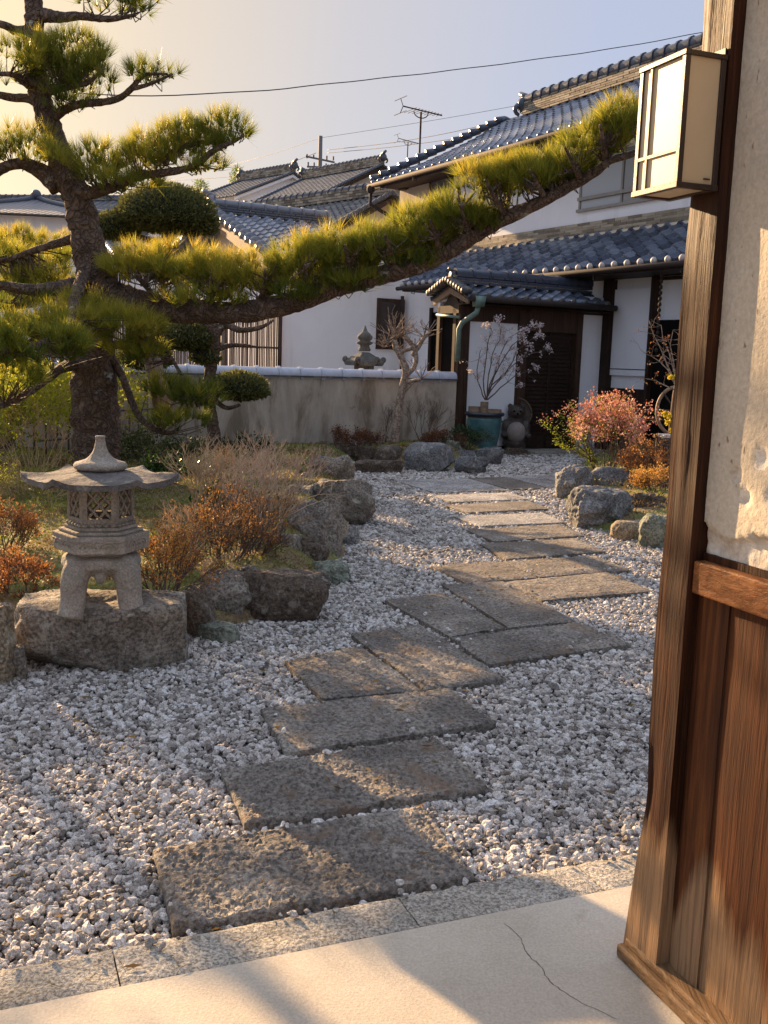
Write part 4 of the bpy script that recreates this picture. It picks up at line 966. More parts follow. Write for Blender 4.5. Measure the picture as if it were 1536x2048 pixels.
mb = MB(); mb.tube([H(s_e, -.07, EZt - .07), H(s_near, -.07, EZt - .07)], .045, 10); mb.build('gutter', M['gutter'], parent=house, smooth=True)
for s in np.arange(s_e + .6, s_near, 1.9):
    mb = MB(); mb.tube([H(s, -.06, EZt - .11), H(s, -.06, EZt - .19), H(s, -.0, EZt - .2), H(s, .02, EZt - .12)], .009, 5); mb.build('gutter_hook', M['gutter'], parent=house)
# noshi courses on top of the lower roof
mb = MB()
for c in range(5):
    n_ = int((s_near - s_e) / .33)
    for i in range(n_):
        a0 = s_e + .05 + (s_near - s_e) * (i + (.5 if c % 2 else 0)) / n_; a1 = a0 + (s_near - s_e) / n_ - .008
        oo = oT - .12 + .012 * c; mb.hexa(*hq(a0, min(a1, s_near), oo + random.uniform(-.003, .003), oT + .02, zT - .02 + c * .045, zT + c * .045 + (.020 if c < 4 else .03)))
o = mb.build('flashing_courses', M['ridge'], parent=house)
at = o.data.attributes.new("tint", 'FLOAT', 'POINT'); at.data.foreach_set("value", np.repeat(RNG.uniform(0, 1, len(mb.v) // 8), 8))
hb('lime_band', mat_plain('lime', (.60, .54, .44), .8, .1), s_e + .05, s_near, oT - .165, oT, zT - .075, zT - .022)
# upper storey
s_u = on_o(800, 375, oT)[0]; s_re = on_o(742, 366, .7)[0]; UE = 5.57
hb('upper_wall', 'plaster_white', s_u + .0, s_near, oT, oT + .2, 3.6, 5.95)
hb('upper_end_wall', 'plaster_cream', s_u - .012, s_u + .2, oT + .02, 7.8, 3.4, 5.9)
sc_, _ = on_o(868, 370, oT)
hb('upper_wall_sunlit', 'plaster_cream', s_u + .01, sc_, oT - .006, oT + .1, 3.9, 5.9)  # cream sheet over the white wall: warm sunlight put in as colour
A_, B_ = H(s_re, .7, UE), H(s_near, .7, UE); RO, RZ = 4.5, 7.50
ro, nc, n = tiled_roof('upper_roof', A_, B_, H(s_re, RO, RZ), M['tile'], house, caps='ball', capr=.062, per=7, cw=.30, rh=.26, amp=.036, step=.03, curve=.10)
hb('upper_eave_board', 'gutter', s_re + .05, s_near, .74, .79, UE - .13, UE - .02)
hb('upper_soffit', 'wood_brown', s_re + .05, s_near, .79, oT, UE - .06, UE - .03)
mb = MB(); mb.tube([H(s_re, .63, UE - .06), H(s_near, .63, UE - .06)], .05, 10); mb.build('gutter', M['gutter'], parent=house, smooth=True)
for s in np.arange(s_re + .6, s_near, 1.5):
    mb = MB(); mb.tube([H(s, .62, UE - .1), H(s, .62, UE - .2), H(s, .7, UE - .2), H(s, .72, UE - .1)], .01, 5); mb.build('gutter_hook', M['gutter'], parent=house)
ro, nc, n = tiled_roof('rear_roof', H(s_re, 8.3, UE), H(s_near, 8.3, UE), H(s_re, RO, RZ), M['tile'], house, per=4, cw=.30, rh=.26)
ridge_stack('ridge', H(s_re + .95, RO, RZ - .02), H(s_near, RO, RZ - .02), .38, .32, house, courses=7, seg=.35)
mb = MB()                                                     # verge tiles up the far edge, then the ridge ornament
for (o0, o1) in ((.7, RO), (8.3, RO)):
    a, b_ = H(s_re, o0, UE + .06), H(s_re, o1, RZ + .08)
    for i in range(15):
        p0, p1 = a.lerp(b_, i / 15), a.lerp(b_, (i + 1) / 15); mb.tube([p0 + Vector((0, 0, .05)) - n * .0, p1 + Vector((0, 0, .0))], [.10, .085], 8)
mb.build('verge_tiles', M['tile'], parent=house, smooth=True)
mb = MB(); ornament(mb, H(s_re + .85, RO, RZ + .25), U, 1.4); mb.build('ridge_ornament', M['tile'], parent=house, smooth=True)
mb = MB(); mb.prism([H(s_re + .5, 1.6, 5.5), H(s_re + .5, 7.4, 5.5), H(s_re + .5, RO, RZ - .1)], -U * .2); mb.build('gable', M['plaster_cream'], parent=house)
mb = MB(); mb.tube([H(s_re + .15, .62, UE - .1), H(s_re + .15, .62, UE - .5), H(s_re + .5, 1.2, UE - .85), H(s_u + .1, oT - .08, UE - 1.0), H(s_u + .1, oT - .08, 3.9)], .045, 8); mb.ball(H(s_re + .15, .62, UE - .15), .1); mb.build('downpipe', M['gutter'], parent=house, smooth=True)
# windows upstairs
m, nt, b, out = newmat('curtained_pane'); b.inputs['Base Color'].default_value = (.36, .40, .44, 1); b.inputs['Roughness'].default_value = .12; M['curtain'] = m
def window(px0, py0, px1, py1, o, depth=.03, mat='wood_dark', parent=house, panes=2, z_pad=0):
    s0, z1 = on_o(px0, py0, o); s1, z0 = on_o(px1, py1, o); fw = .05
    f = MB(); f.hexa(*hq(s0 - fw, s1 + fw, o - depth, o + .02, z1, z1 + fw)); f.hexa(*hq(s0 - fw, s1 + fw, o - depth - .03, o + .02, z0 - fw, z0))
    for k in range(panes + 1):
        sx_ = s0 + (s1 - s0) * k / panes; f.hexa(*hq(sx_ - fw / 2, sx_ + fw / 2, o - depth + .004, o + .02, z0, z1))
    fr_ = f.build('window', M[mat], parent=parent)
    for k in range(panes):
        mb = MB(); a, b_ = s0 + (s1 - s0) * k / panes + fw / 2, s0 + (s1 - s0) * (k + 1) / panes - fw / 2
        mb.hexa(*hq(a, b_, o - .008, o + .01, z0, z1)); q = mb.build('pane', M['curtain'] if k % 2 == 0 and mat == 'alu' else M['glass'], parent=house); q.parent = fr_; q.location = (0, 0, 0)
    return fr_
M['alu'] = mat_plain('window_frame_grey', (.22, .21, .2), .4, .1, 8, 0)
window(862, 352, 905, 392, oT, panes=1)
window(1166, 322, 1440, 372, oT, mat='alu', panes=3)
hb('window_sill', 'alu', on_o(1160, 390, oT)[0], s_near, oT - .06, oT, on_o(1166, 392, oT)[1] - .09, on_o(1166, 392, oT)[1] - .03)
hb('wall_lamp_box', 'wood_brown', on_o(805, 372, oT)[0], on_o(818, 372, oT)[0], oT - .12, oT - .007, on_o(805, 382, oT)[1], on_o(805, 366, oT)[1])
# ground floor, long side: post, white panels, dark recess
def hz(px, py, o): return on_o(px, py, o)
s0, _ = hz(1206, 700, .70); s1, _ = hz(1222, 700, .70)
hb('post', 'wood_dark', s0, s1, .62, .75, 0, EZ - .14)
sA, zA_ = hz(1222, 750, .73); sB, _ = hz(1303, 750, .73)
hb('white_panel', 'plaster_white', sA, sB, .70, .733, zA_, EZ - .3); hb('panel_rail', 'wood_dark', sA, sB, .692, .70, zA_ + .10, zA_ + .112)
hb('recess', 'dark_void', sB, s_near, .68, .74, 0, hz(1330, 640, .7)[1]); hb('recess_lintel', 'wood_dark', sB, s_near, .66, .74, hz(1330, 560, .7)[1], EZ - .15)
hb('post', 'wood_dark', sB - .02, sB + .05, .60, .75, 0, EZ - .14)
mb = MB(); sh, _ = hz(1320, 600, .1)
for k in range(14): mb.ball(H(sh, .1, EZ - .2 - .085 * k), (.028, .028, .035), 8, 6)
mb.tube([H(sh, .1, EZ - .15), H(sh, .1, EZ - 1.4)], .008, 5); mb.build('rain_chain', M['gutter'], parent=house, smooth=True)
# dark doorway on the long side, left of the entrance wing
s0, z1 = hz(866, 625, .74); s1, z0 = hz(914, 740, .74)
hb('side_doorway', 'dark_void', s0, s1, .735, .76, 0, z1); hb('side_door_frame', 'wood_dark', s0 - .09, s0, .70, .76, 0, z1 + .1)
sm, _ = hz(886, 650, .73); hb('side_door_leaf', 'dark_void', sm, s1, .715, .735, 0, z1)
mb = MB(); mb.tube([H(s_far + .15, .6, EZ - .15), H(s_far + .15, .62, EZ - .5), H(s_far + .15, .66, .1)], .04, 8); mb.build('downpipe', M['gutter'], parent=house, smooth=True)
# ================================================================ ENTRANCE WING (roofed doorway facing the path)
oL, _ = on_s(915, 700, SV); oP0, _ = on_s(936, 700, SV); oP1, _ = on_s(1033, 700, SV); oD0, _ = on_s(1052, 700, SV); oD1, _ = on_s(1150, 700, SV); oR = .75
zl = on_s(985, 645, SV)[1]; print('wing', oL, oP0, oP1, oD0, oD1, zl)
def eb(name, mat, o0, o1, z0, z1, sa=-.08, sb=0.0, bevel=0): return hb(name, mat, SV + sa, SV + sb, o0, o1, z0, z1, bevel=bevel)
eb('entrance_corner_post', 'wood_brown', oL, oP0 - .001, 0, 2.35, -.12, .03)
eb('entrance_panel', 'plaster_white', oP0, oP1, .12, zl, -.06, 0)
eb('entrance_base', 'wood_dark', oP0, oP1, 0, .119, -.06, .01)
eb('entrance_post', 'wood_brown', oP1 + .001, oD0, 0, 2.35, -.10, .03)
eb('entrance_wall', 'plaster_white', oD1 + .12, oR, .05, 2.6, -.06, 0)
eb('entrance_post', 'wood_brown', oD1, oD1 + .119, 0, 2.35, -.10, .03)
eb('lintel', 'wood_brown', oP0, oP1, zl + .001, zl + .22, -.08, .02); eb('lintel', 'wood_brown', oD0 + .001, oD1 - .001, 1.98, 2.35, -.08, .02)
eb('head_board', 'wood_dark', oP0, oP1, zl + .222, 2.34, -.06, .0)
eb('door_step', 'kerb', oP1 + .1, oD1 + .5, -.02, .06, .05, .5, .01)
mb = MB()                                                     # slatted door
dm = (oD0 + oD1) / 2
mb.hexa(*hq(SV - .06, SV - .045, oD0, oD1, .07, 1.98))
for k in range(25): z = .3 + k * .066; mb.hexa(*hq(SV - .045, SV - .026, oD0 + .06, oD1 - .06, z, z + .036))
for o_ in (oD0 + .002, dm - .025, oD1 - .052): mb.hexa(*hq(SV - .0445, SV - .02, o_, o_ + .05, .07, 1.98))
mb.hexa(*hq(SV - .044, SV - .02, oD0 + .053, oD1 - .053, .07, .29))
dr = mb.build('door', M['door_brown'], parent=house)
mb = MB(); mb.ball(H(SV - .01, dm - .06, 1.0), .02); q = mb.build('handle', M['gutter'], parent=house); q.parent = dr; q.location = (0, 0, 0)
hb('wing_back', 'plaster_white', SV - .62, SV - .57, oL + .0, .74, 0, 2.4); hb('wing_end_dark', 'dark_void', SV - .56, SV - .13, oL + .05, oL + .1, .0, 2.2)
for q_ in (.60, .13): hb('wing_post', 'wood_brown', SV - q_ - .001, SV - q_ + .08, oL - .02, oL + .04, 0, 2.3)
# wing roof, ridge square to the long side
sr = SV - .24; sE = SV + .30; sW = sr - (sE - sr); oG = on_s(935, 602, sE)[0]; ze_ = on_s(1060, 600, sE)[1]; zr_ = on_s(897, 566, sr)[1]; print('oG-oL', oG - oL, ze_)
print('wing ridge z', zr_)
for sx_ in (sE, sW):
    A_, B_ = H(sx_, oG, ze_), H(sx_, .55, ze_)
    ro, nc, n = tiled_roof('entrance_roof', A_, B_, H(sr, oG, zr_), M['tile'], house, per=8, cw=.25, rh=.19, amp=.036, step=.028, curve=.03, capmat=M['tile_old'])
ridge_stack('entrance_ridge', H(sr, oG + .1, zr_), H(sr, .5, zr_), .16, .2, house, mat='tile', courses=3)
mb = MB()
for q_ in (1, -1):
    a, b_ = H(sr, oG - .02, zr_ + .06), H(sr + q_ * (sE - sr), oG - .02, ze_ + .06)
    for i in range(7):
        p = a.lerp(b_, (i + .5) / 7); mb.tube([p - NI * .06, p + NI * .1], .050, 10); 
        mb.tube([p - NI * .070, p - NI * .058], .036, 10)
ornament(mb, H(sr, oG + .06, zr_ + .12), -NI, .5); mb.build('entrance_verge_tiles', M['tile_old'], parent=house, smooth=True)
mb = MB()
for q_ in (1, -1):
    a, b_ = H(sr, oG + .03, zr_ - .02), H(sr + q_ * (sE - sr - .04), oG + .03, ze_ - .02); dn = Vector((0, 0, .14))
    mb.hexa([a - dn, b_ - dn * .7, b_ - dn * .7 + NI * .04, a - dn + NI * .04], [a, b_, b_ + NI * .04, a + NI * .04])
mb.build('entrance_barge_board', M['wood_pale'], parent=house)
hb('entrance_beam', 'wood_brown', SV - .08, SV + .03, oG + .1, .7, 2.30, 2.40); hb('entrance_tie', 'wood_brown', SV - .58, SV + .02, oL - .02, oL + .06, 2.2, 2.32)
mb = MB(); mb.prism([H(SV - .52, oL + .02, 2.3), H(SV, oL + .02, 2.3), H(sr, oL + .02, zr_ - .1)], NI * .05); mb.build('entrance_gable', M['wood_dark'], parent=house)
hb('entrance_eave_board', 'wood_dark', SV + .02, sE - .04, oG + .05, .6, 2.33, 2.345)
mb = MB(); mb.tube([H(sE + .04, oG + .05, ze_ - .04), H(sE + .04, .6, ze_ - .04)], .05, 10); mb.build('entrance_gutter', M['gutter'], parent=house, smooth=True)
oc = oG + .18; mb = MB()
mb.hexa([H(sE - .02, oc - .07, ze_ - .16), H(sE + .1, oc - .07, ze_ - .16), H(sE + .1, oc + .07, ze_ - .16), H(sE - .02, oc + .07, ze_ - .16)], [H(sE - .03, oc - .09, ze_ - .0), H(sE + .11, oc - .09, ze_ - .0), H(sE + .11, oc + .09, ze_ - .0), H(sE - .03, oc + .09, ze_ - .0)])
mb.tube([H(sE + .04, oc, ze_ - .15), H(sE + .02, oc - .02, ze_ - .25), H(SV + .1, oL + .0, ze_ - .40), H(SV + .06, oL - .03, ze_ - .5), H(SV + .06, oL - .03, ze_ - 1.0)], .042, 10)
mb.tube([H(SV - .55, oL - .06, ze_ - .27), H(SV + .06, oL - .03, ze_ - .32)], .022, 8)
mb.build('copper_downpipe', M['copper'], parent=house, smooth=True)
# ================================================================ GARDEN WALL with tile coping
gw0 = H(SV + .06, oL - .03); gdir = -NI; GL_ = 9.5; GH = 1.16; gth = .16
gwall = thing('garden_wall', 'low stained plaster wall capped with round pale blue ridge tiles behind the bare tree', 'wall', tuple(gw0 - NI * 3))
m, nt, b, out = newmat('stained_plaster'); v = coords(nt); vs = coords(nt, (1.5, 1.5, .4)); n1 = tex_noise(nt, vs, 1.6, 8, .72, .6); n2 = tex_noise(nt, v, 2.5, 6, .65)
col = ramp(nt, n1, [(.36, (.20, .16, .115)), (.46, (.36, .31, .25)), (.62, (.46, .41, .34))]); col = mix(nt, .35, col, ramp(nt, n2, [(.3, .3), (.7, .72)]), 'OVERLAY')
nt.links.new(col, b.inputs["Base Color"]); b.inputs["Roughness"].default_value = .9; bump(nt, b, tex_noise(nt, v, 40, 4), .3, .005); M['stained'] = m
def gq(a0, a1, w0, w1, z0, z1):
    f = lambda a, w, z: gw0 - NI * a - U * w * -1 + Vector((0, 0, z))
    return ([f(a0, w0, z0), f(a1, w0, z0), f(a1, w1, z0), f(a0, w1, z0)], [f(a0, w0, z1), f(a1, w0, z1), f(a1, w1, z1), f(a0, w1, z1)])
mb = MB(); mb.hexa(*gq(0, GL_, 0, gth, -.05, GH)); mb.build('wall', M['stained'], parent=gwall)
M['tile_wall'] = mat_plain('glazed_ridge_tile', (.42, .45, .52), .2, .12, 12, .05)
mb = MB(); cz = gw0 + U * (gth / 2) + Vector((0, 0, GH + .035)); n_ = int(GL_ / .335)
for i in range(n_):
    a, b_ = i * .335, (i + 1) * .335
    mb.tube([cz - NI * a, cz - NI * (b_ - .045)], .098, 14); mb.tube([cz - NI * (b_ - .045), cz - NI * b_], .116, 14)
sharp(mb.build('coping_tiles', M['tile_wall'], parent=gwall, smooth=True), 50)
mb = MB(); mb.hexa(*gq(0, GL_, -.035, gth + .035, GH + .001, GH + .022)); mb.build('coping_bed', M['tile_old'], parent=gwall)
# ================================================================ WHITE OUTBUILDING (left wing) with shiny gable roof
so_ = s_far - .02; oB, _ = on_s(560, 650, so_)
out_ = thing('white_outbuilding', 'low white-walled outbuilding with a shiny pale tiled gable roof left of the main house', 'house', tuple(H(so_ - 2, -2, 0)))
hb('wall', 'plaster_white', so_ - 5.2, so_, oB, .74, 0, 3.3, parent=out_)
osr = so_ - 3.2; oze = P(548, 515, H(so_ + .5, oB - .4).y).z; ozr = P(436, 425, H(osr, oB - .5).y).z; oo = oB - .45
print('outbuilding', oB, oze, ozr)
for q_ in (1, -1):
    A_, B_ = H(osr + q_ * 3.65, oo, oze), H(osr + q_ * 3.65, .3, oze)
    ro, nc, n = tiled_roof('roof', A_, B_, H(osr, oo, ozr), M['tile_pale'], out_, per=8, cw=.3, rh=.26, amp=.045, step=.035)
ridge_stack('ridge', H(osr, oo + .05, ozr), H(osr, .3, ozr), .22, .26, out_, mat='tile_far', cap='tile_pale', courses=4)
mb = MB()
for q_ in (1, -1):
    a, b_ = H(osr, oo - .03, ozr + .1), H(osr + q_ * 3.65, oo - .03, oze + .1)
    for i in range(12):
        p0, p1 = a.lerp(b_, i / 12), a.lerp(b_, (i + 1) / 12); mb.tube([p0, p1 + Vector((0, 0, .04))], [.10, .12], 10)
        mb.tube([p0 - NI * .16, p0 + NI * .05], .07, 9)
ornament(mb, H(osr, oo, ozr + .24), -NI, 1.15); mb.build('verge_tiles', M['tile_pale'], parent=out_, smooth=True)
mb = MB()
for q_ in (1, -1):
    a, b_ = H(osr, oo + .02, ozr - .06), H(osr + q_ * 3.6, oo + .02, oze - .06); dn = Vector((0, 0, .24))
    mb.hexa([a - dn, b_ - dn, b_ - dn + NI * .05, a - dn + NI * .05], [a, b_, b_ + NI * .05, a + NI * .05])
mb.build('barge_board', M['wood_pale'], parent=out_)
mb = MB(); mb.prism([H(osr - 3.1, oB, 3.2), H(osr + 3.1, oB, 3.2), H(osr, oB, ozr - .15)], NI * .2); mb.build('gable', M['plaster_cream'], parent=out_)
o0, z1 = on_s(754, 596, so_); o1, z0 = on_s(806, 700, so_)
def oq(o0, o1, z0, z1, d0, d1): return hq(so_ + d0, so_ + d1, o0, o1, z0, z1)
f = MB()
for a in ((o0, o0 + .06, z0, z1), (o1 - .06, o1, z0, z1), (o0 + .06, o1 - .06, z0, z0 + .06), (o0 + .06, o1 - .06, z1 - .06, z1)): f.hexa(*oq(*a, -.01, .04))
wf = f.build('window', M['wood_brown'], parent=out_); f = MB(); f.hexa(*oq(o0 + .06, o1 - .06, z0 + .06, z1 - .06, -.01, .012)); q = f.build('pane', mat_plain('brown_pane', (.05, .035, .03), .25, .3, 3, 0), parent=out_); q.parent = wf
# bamboo screen left of it
bs0 = H(so_ + .05, oB - .02); blen = 4.9; bz = P(480, 560, 18.5).z
scr = thing('bamboo_screen', 'tall brown screen of thin vertical bamboo canes behind the garden wall', 'fence', tuple(bs0 - NI * 3))
M['bamboo'] = mat_wood('bamboo_canes', (.09, .06, .045), (.17, .12, .09), (.28, .22, .17), 'Z', None, 0, .5)
mb = MB(); k = 0
while k * .038 < blen:
    p = bs0 - NI * (k * .038 + random.uniform(-.006, .006)); lean = random.uniform(-.01, .01); mb.tube([p, p - NI * lean + Vector((0, 0, 2.45 + random.uniform(-.03, .03)))], random.uniform(.012, .018), 5, caps=False); k += 1
mb.build('canes', M['bamboo'], parent=scr)
for z in (.9, 1.62, 2.3):
    mb = MB(); mb.tube([bs0 + U * -.035 + Vector((0, 0, z)), bs0 - NI * blen - U * .035 + Vector((0, 0, z))], .022, 7); mb.build('rail', M['bamboo'], parent=scr, smooth=True)
for a in (.02, 1.3, 2.8, 4.3): 
    mb = MB(); p = bs0 - NI * a - U * .05; mb.tube([p, p + Vector((0, 0, 2.5))], .045, 8); mb.build('post', M['wood_brown'] if a < .1 else M['bamboo'], parent=scr, smooth=True)
# lattice fence of bamboo in front of the wall's left end
lf0 = P(222, 850, 12.6); lf0.z = .15; lf1 = P(330, 850, 13.6); lf1.z = .15
lat = thing('bamboo_lattice', 'open bamboo lattice fence with square gaps beside the pine trunk', 'fence', tuple(lf0))
lf2 = lf0 - (lf1 - lf0) * 1.2
mb = MB()
for k in range(14): p = lf2.lerp(lf1, k / 13); mb.tube([p, p + Vector((0, 0, 1.0))], .012, 6)
for z in (.25, .55, .92): mb.tube([lf2 + Vector((0, -.02, z)), lf1 + Vector((0, -.02, z))], .014, 6)
mb.build('canes', M['bamboo'], parent=lat, smooth=True)
mb = MB(); p = lf1; mb.tube([p, p + Vector((0, 0, 1.25))], .055, 8); mb.build('post', M['bamboo'], parent=lat, smooth=True)
# ================================================================ NEIGHBOURS
gable_house('old_roofed_house', 'house with dark weathered tile roof and cream gable just left of the big house', 785, 366, 33, -44, 7.8, 3.6, 1.9, 3, 'tile_old', 'plaster_cream', per=4, ridge_h=.35, orn=.8, cw=.3)
gable_house('tiled_house', 'distant house with a long blue-grey roof and a pointed ridge ornament behind the old roof', 765, 313, 56, -42, 7.0, 3.6, 1.8, 5, 'tile_far', 'plaster_cream', per=3, ridge_h=.45, orn=1.4, cw=.35)
gable_house('tiled_house', 'distant white-gabled house between the clipped dome and the utility pole', 588, 329, 66, -46, 5.4, 4.6, 2.0, 6, 'tile_far', 'plaster_white', per=3, ridge_h=.5, orn=1.6, cw=.35)
hc_ = P(48, 380, 42); hl = thing('tiled_house', 'far left white house with a low grey hipped roof seen left of the pine trunk', 'house', (hc_.x, hc_.y, 0))
ez_ = P(100, 428, 40).z; vx = Vector((math.cos(.12), math.sin(.12), 0)); vy = Vector((-vx.y, vx.x, 0)); ap = [hc_ - vx * .3, hc_ + vx * .3 + vy * 3]
m, nt, b, out = newmat('far_hip_tiles'); v = coords(nt); wv = nt.nodes.new("ShaderNodeTexWave"); wv.inputs["Scale"].default_value = 1.3; nt.links.new(v, wv.inputs["Vector"]); wv2 = nt.nodes.new("ShaderNodeTexWave"); wv2.bands_direction = 'Z'; wv2.inputs["Scale"].default_value = 4; nt.links.new(v, wv2.inputs["Vector"])
nt.links.new(ramp(nt, mth(nt, 'ADD', mth(nt, 'MULTIPLY', wv.outputs[0], .5), mth(nt, 'MULTIPLY', wv2.outputs[0], .5)), [(.1, (.10, .10, .115)), (.8, (.20, .20, .22))]), b.inputs["Base Color"]); b.inputs["Roughness"].default_value = .5
bump(nt, b, mth(nt, 'ADD', wv.outputs[0], wv2.outputs[0]), .6, .05)
mb = MB(); N_ = 10; cs_ = [(-1, -1), (1, -1), (1, 1), (-1, 1)]; hwx, hwy = 4.6, 4.2; base_ = len(mb.v)
for i in range(N_ + 1):
    t_ = i / N_; z_ = hc_.z - (hc_.z - ez_) * (t_ ** .8)
    for (a, b_) in cs_:
        q = hc_ + vy * 2.2 + vx * (a * hwx * t_) + vy * (b_ * (hwy * t_ + .0)); mb.v.append((q.x, q.y, z_))
for i in range(N_):
    for k in range(4): a = i * 4 + k; b_ = i * 4 + (k + 1) % 4; mb.f.append((a, a + 4, b_ + 4, b_))
mb.f.append(tuple(N_ * 4 + k for k in range(4))); mb.build('roof', m, parent=hl)
mb = MB()
for (a, b_) in cs_: mb.tube([hc_ + vy * 2.2 + vx * (a * hwx * t_) + vy * (b_ * hwy * t_) + Vector((0, 0, hc_.z - (hc_.z - ez_) * (t_ ** .8) - hc_.z + .04)) for t_ in np.linspace(0, 1, 9)], .11, 8)
mb.ball(hc_ + vy * 2.2 + Vector((0, 0, .15)), .22); mb.build('hip_tiles', M['tile_far'], parent=hl, smooth=True)
mb = MB(); mb.hexa([hc_ + vy * 2.2 + vx * (a * 4) + vy * (b_ * 3.6) - Vector((0, 0, hc_.z)) for a, b_ in cs_], [hc_ + vy * 2.2 + vx * (a * 4) + vy * (b_ * 3.6) - Vector((0, 0, hc_.z - ez_ + .02)) for a, b_ in cs_]); mb.build('wall', M['plaster_white'], parent=hl)
gable_house('small_white_house', 'small white house with a little window between the pine trunk and the clipped dome', 330, 395, 50, -80, 9, 3.2, 1.2, 6, 'tile_far', 'plaster_white', per=3, ridge_h=.15, orn=.5, cw=.35)
gable_house('small_white_house', 'low pale shed roof just right of the pine trunk behind the garden', 200, 470, 34, 62, 6, 2.4, .8, 5, 'tile_far', 'plaster_white', per=3, ridge_h=.12, orn=.5, cw=.35)
# antennas, poles, wires
def antenna(px, y0, y1, Y, s, label):
    a, b_ = P(px, y1, Y), P(px + 3, y0, Y); t = thing('tv_antenna', label, 'antenna', tuple(a)); a = a - Vector((0, 0, 1.2))
    mb = MB(); mb.tube([a, b_], .022 * s, 6); mb.build('mast', M['gutter'], parent=t)
    mb = MB(); c = b_; dx = Vector((math.cos(.5), math.sin(.5), 0)); dy = Vector((-dx.y, dx.x, 0))
    mb.tube([c - dx * .42 * s + Vector((0, 0, .08)), c + dx * .5 * s], .014 * s, 5)
    for k in range(9):
        q = c + dx * (-.25 + .085 * k) * s; w_ = (.26 - .018 * k) * s; mb.tube([q - dy * w_, q + dy * w_], .006 * s, 4)
    e = c - dx * .42 * s + Vector((0, 0, .08))
    for q_ in (1, -1): mb.tube([e, e - dx * .06 * s + Vector((0, 0, .14 * q_ * s))], .010 * s, 4); mb.tube([e - dx * .06 * s + Vector((0, 0, .14 * q_ * s)) - dy * .25 * s, e - dx * .06 * s + Vector((0, 0, .14 * q_ * s)) + dy * .25 * s], .007 * s, 4)
    pts = [c + dx * (-.17 * s * math.cos(j / 8 * math.pi)) + Vector((0, 0, -.12 * s * math.sin(j / 8 * math.pi))) for j in range(9)]; mb.tube(pts, .011 * s, 5)
    mb.build('aerial', M['gutter'], parent=t)
antenna(839, 224, 305, 32, 1.5, 'large television antenna on a mast above the end of the big roof')
antenna(813, 284, 330, 40, 1.0, 'small thin television antenna left of the large one')
M['pole'] = mat_plain('utility_grey', (.16, .14, .13), .8, .2)
def upole(px, y0, y1, Y, s, label):
    a, b_ = P(px, 900, Y), P(px, y0, Y); a.z = 0; t = thing('utility_pole', label, 'pole', tuple(a)); b_.x = a.x = P(px, (y0 + y1) / 2, Y).x
    mb = MB(); mb.tube([a, b_], [.22 * s, .13 * s], 8); mb.build('pole', M['pole'], parent=t, smooth=True)
    for k, (dz, w_, tilt) in enumerate(((-1.5, 1.0, .12), (-2.0, .9, -.05), (-3.4, 1.3, -.2))):
        mb = MB(); c = b_ + Vector((0, 0, dz * s)); dx = Vector((math.cos(.25), math.sin(.25), 0)); mb.box(c, (2 * w_ * s, .09 * s, .11 * s), Matrix.Rotation(.25, 3, 'Z') @ Matrix.Rotation(tilt, 3, 'Y'))
        for j in range(5): mb.tube([c + dx * (-.9 + .45 * j) * w_ * s + Vector((0, 0, 0)), c + dx * (-.9 + .45 * j) * w_ * s + Vector((0, 0, .26 * s))], .06 * s, 6)
        mb.build('crossarm', M['pole'], parent=t)
    return b_
pb = upole(640, 272, 390, 70, 1.0, 'utility pole with crossarms above the distant roofs')
upole(318, 350, 400, 95, .9, 'faint distant utility poles above the clipped dome')
M['wire'] = mat_plain('wire_black', (.03, .03, .035), .6, .1, 5, 0)
def wire(label, pts, r, sag=0.0, jit=0):
    pts = [P(*p) for p in pts]; q = [Vector(v_) for v_ in spline([tuple(p) for p in pts], .4 if r < .02 else .3)]
    if jit: q = [p + Vector((0, 0, jit * math.sin(i * 1.3))) for i, p in enumerate(q)]
    mb = MB(); mb.tube(q, r, 5); tag(mb.build('power_line', M['wire'], smooth=True), label, 'wire', 'overhead wires')
wire('thick twisted cable crossing the open sky from the pine to the big roof ridge', [(150, 186, 16), (262, 192, 16.5), (500, 183, 18), (700, 163, 20), (900, 141, 22), (1100, 115, 23), (1250, 93, 24), (1420, 62, 25)], .0095, 0, .006)
wire('upper thin wire running right from the utility pole', [(640, 276, 70), (900, 235, 62), (1150, 188, 55), (1400, 128, 50)], .012)
wire('middle thin wire running right from the utility pole', [(655, 300, 70), (800, 283, 62), (960, 252, 55), (1200, 190, 48)], .017)
wire('lower thin wire running right from the utility pole', [(655, 306, 70), (800, 292, 62), (960, 268, 55), (1200, 215, 48)], .017)
wire('upper thin wire running left from the utility pole', [(640, 276, 70), (520, 315, 80), (400, 345, 95), (200, 400, 120)], .014)
wire('lower thin wire running left from the utility pole', [(632, 306, 70), (540, 340, 75), (480, 352, 80), (318, 363, 95)], .018)
# ================================================================ PLANTS
M['bark'] = None
m, nt, b, out = newmat('pine_bark'); v = coords(nt, (1, 1, .32)); vp = coords(nt)
vo = nt.nodes.new("ShaderNodeTexVoronoi"); vo.inputs["Scale"].default_value = 19; vo.feature = 'DISTANCE_TO_EDGE'; 
wv = nt.nodes.new("ShaderNodeTexNoise"); wv.inputs["Scale"].default_value = 5; wv.inputs["Detail"].default_value = 3; nt.links.new(vp, wv.inputs["Vector"])
nt.links.new(mix(nt, .32, v, wv.outputs["Color"]), vo.inputs["Vector"])
n1 = tex_noise(nt, vp, 7, 7, .7); n2 = tex_noise(nt, v, 55, 4, .7)
col = ramp(nt, n1, [(.3, (.075, .048, .034)), (.5, (.15, .10, .072)), (.7, (.25, .18, .135))]); col = mix(nt, ramp(nt, vo.outputs[0], [(0, .6), (.10, 0.)]), col, (.022, .014, .010))
lichn = tex_noise(nt, vp, 5.5, 5, .65); col = mix(nt, ramp(nt, lichn, [(.64, 0.), (.68, .85)]), col, (.38, .38, .33))
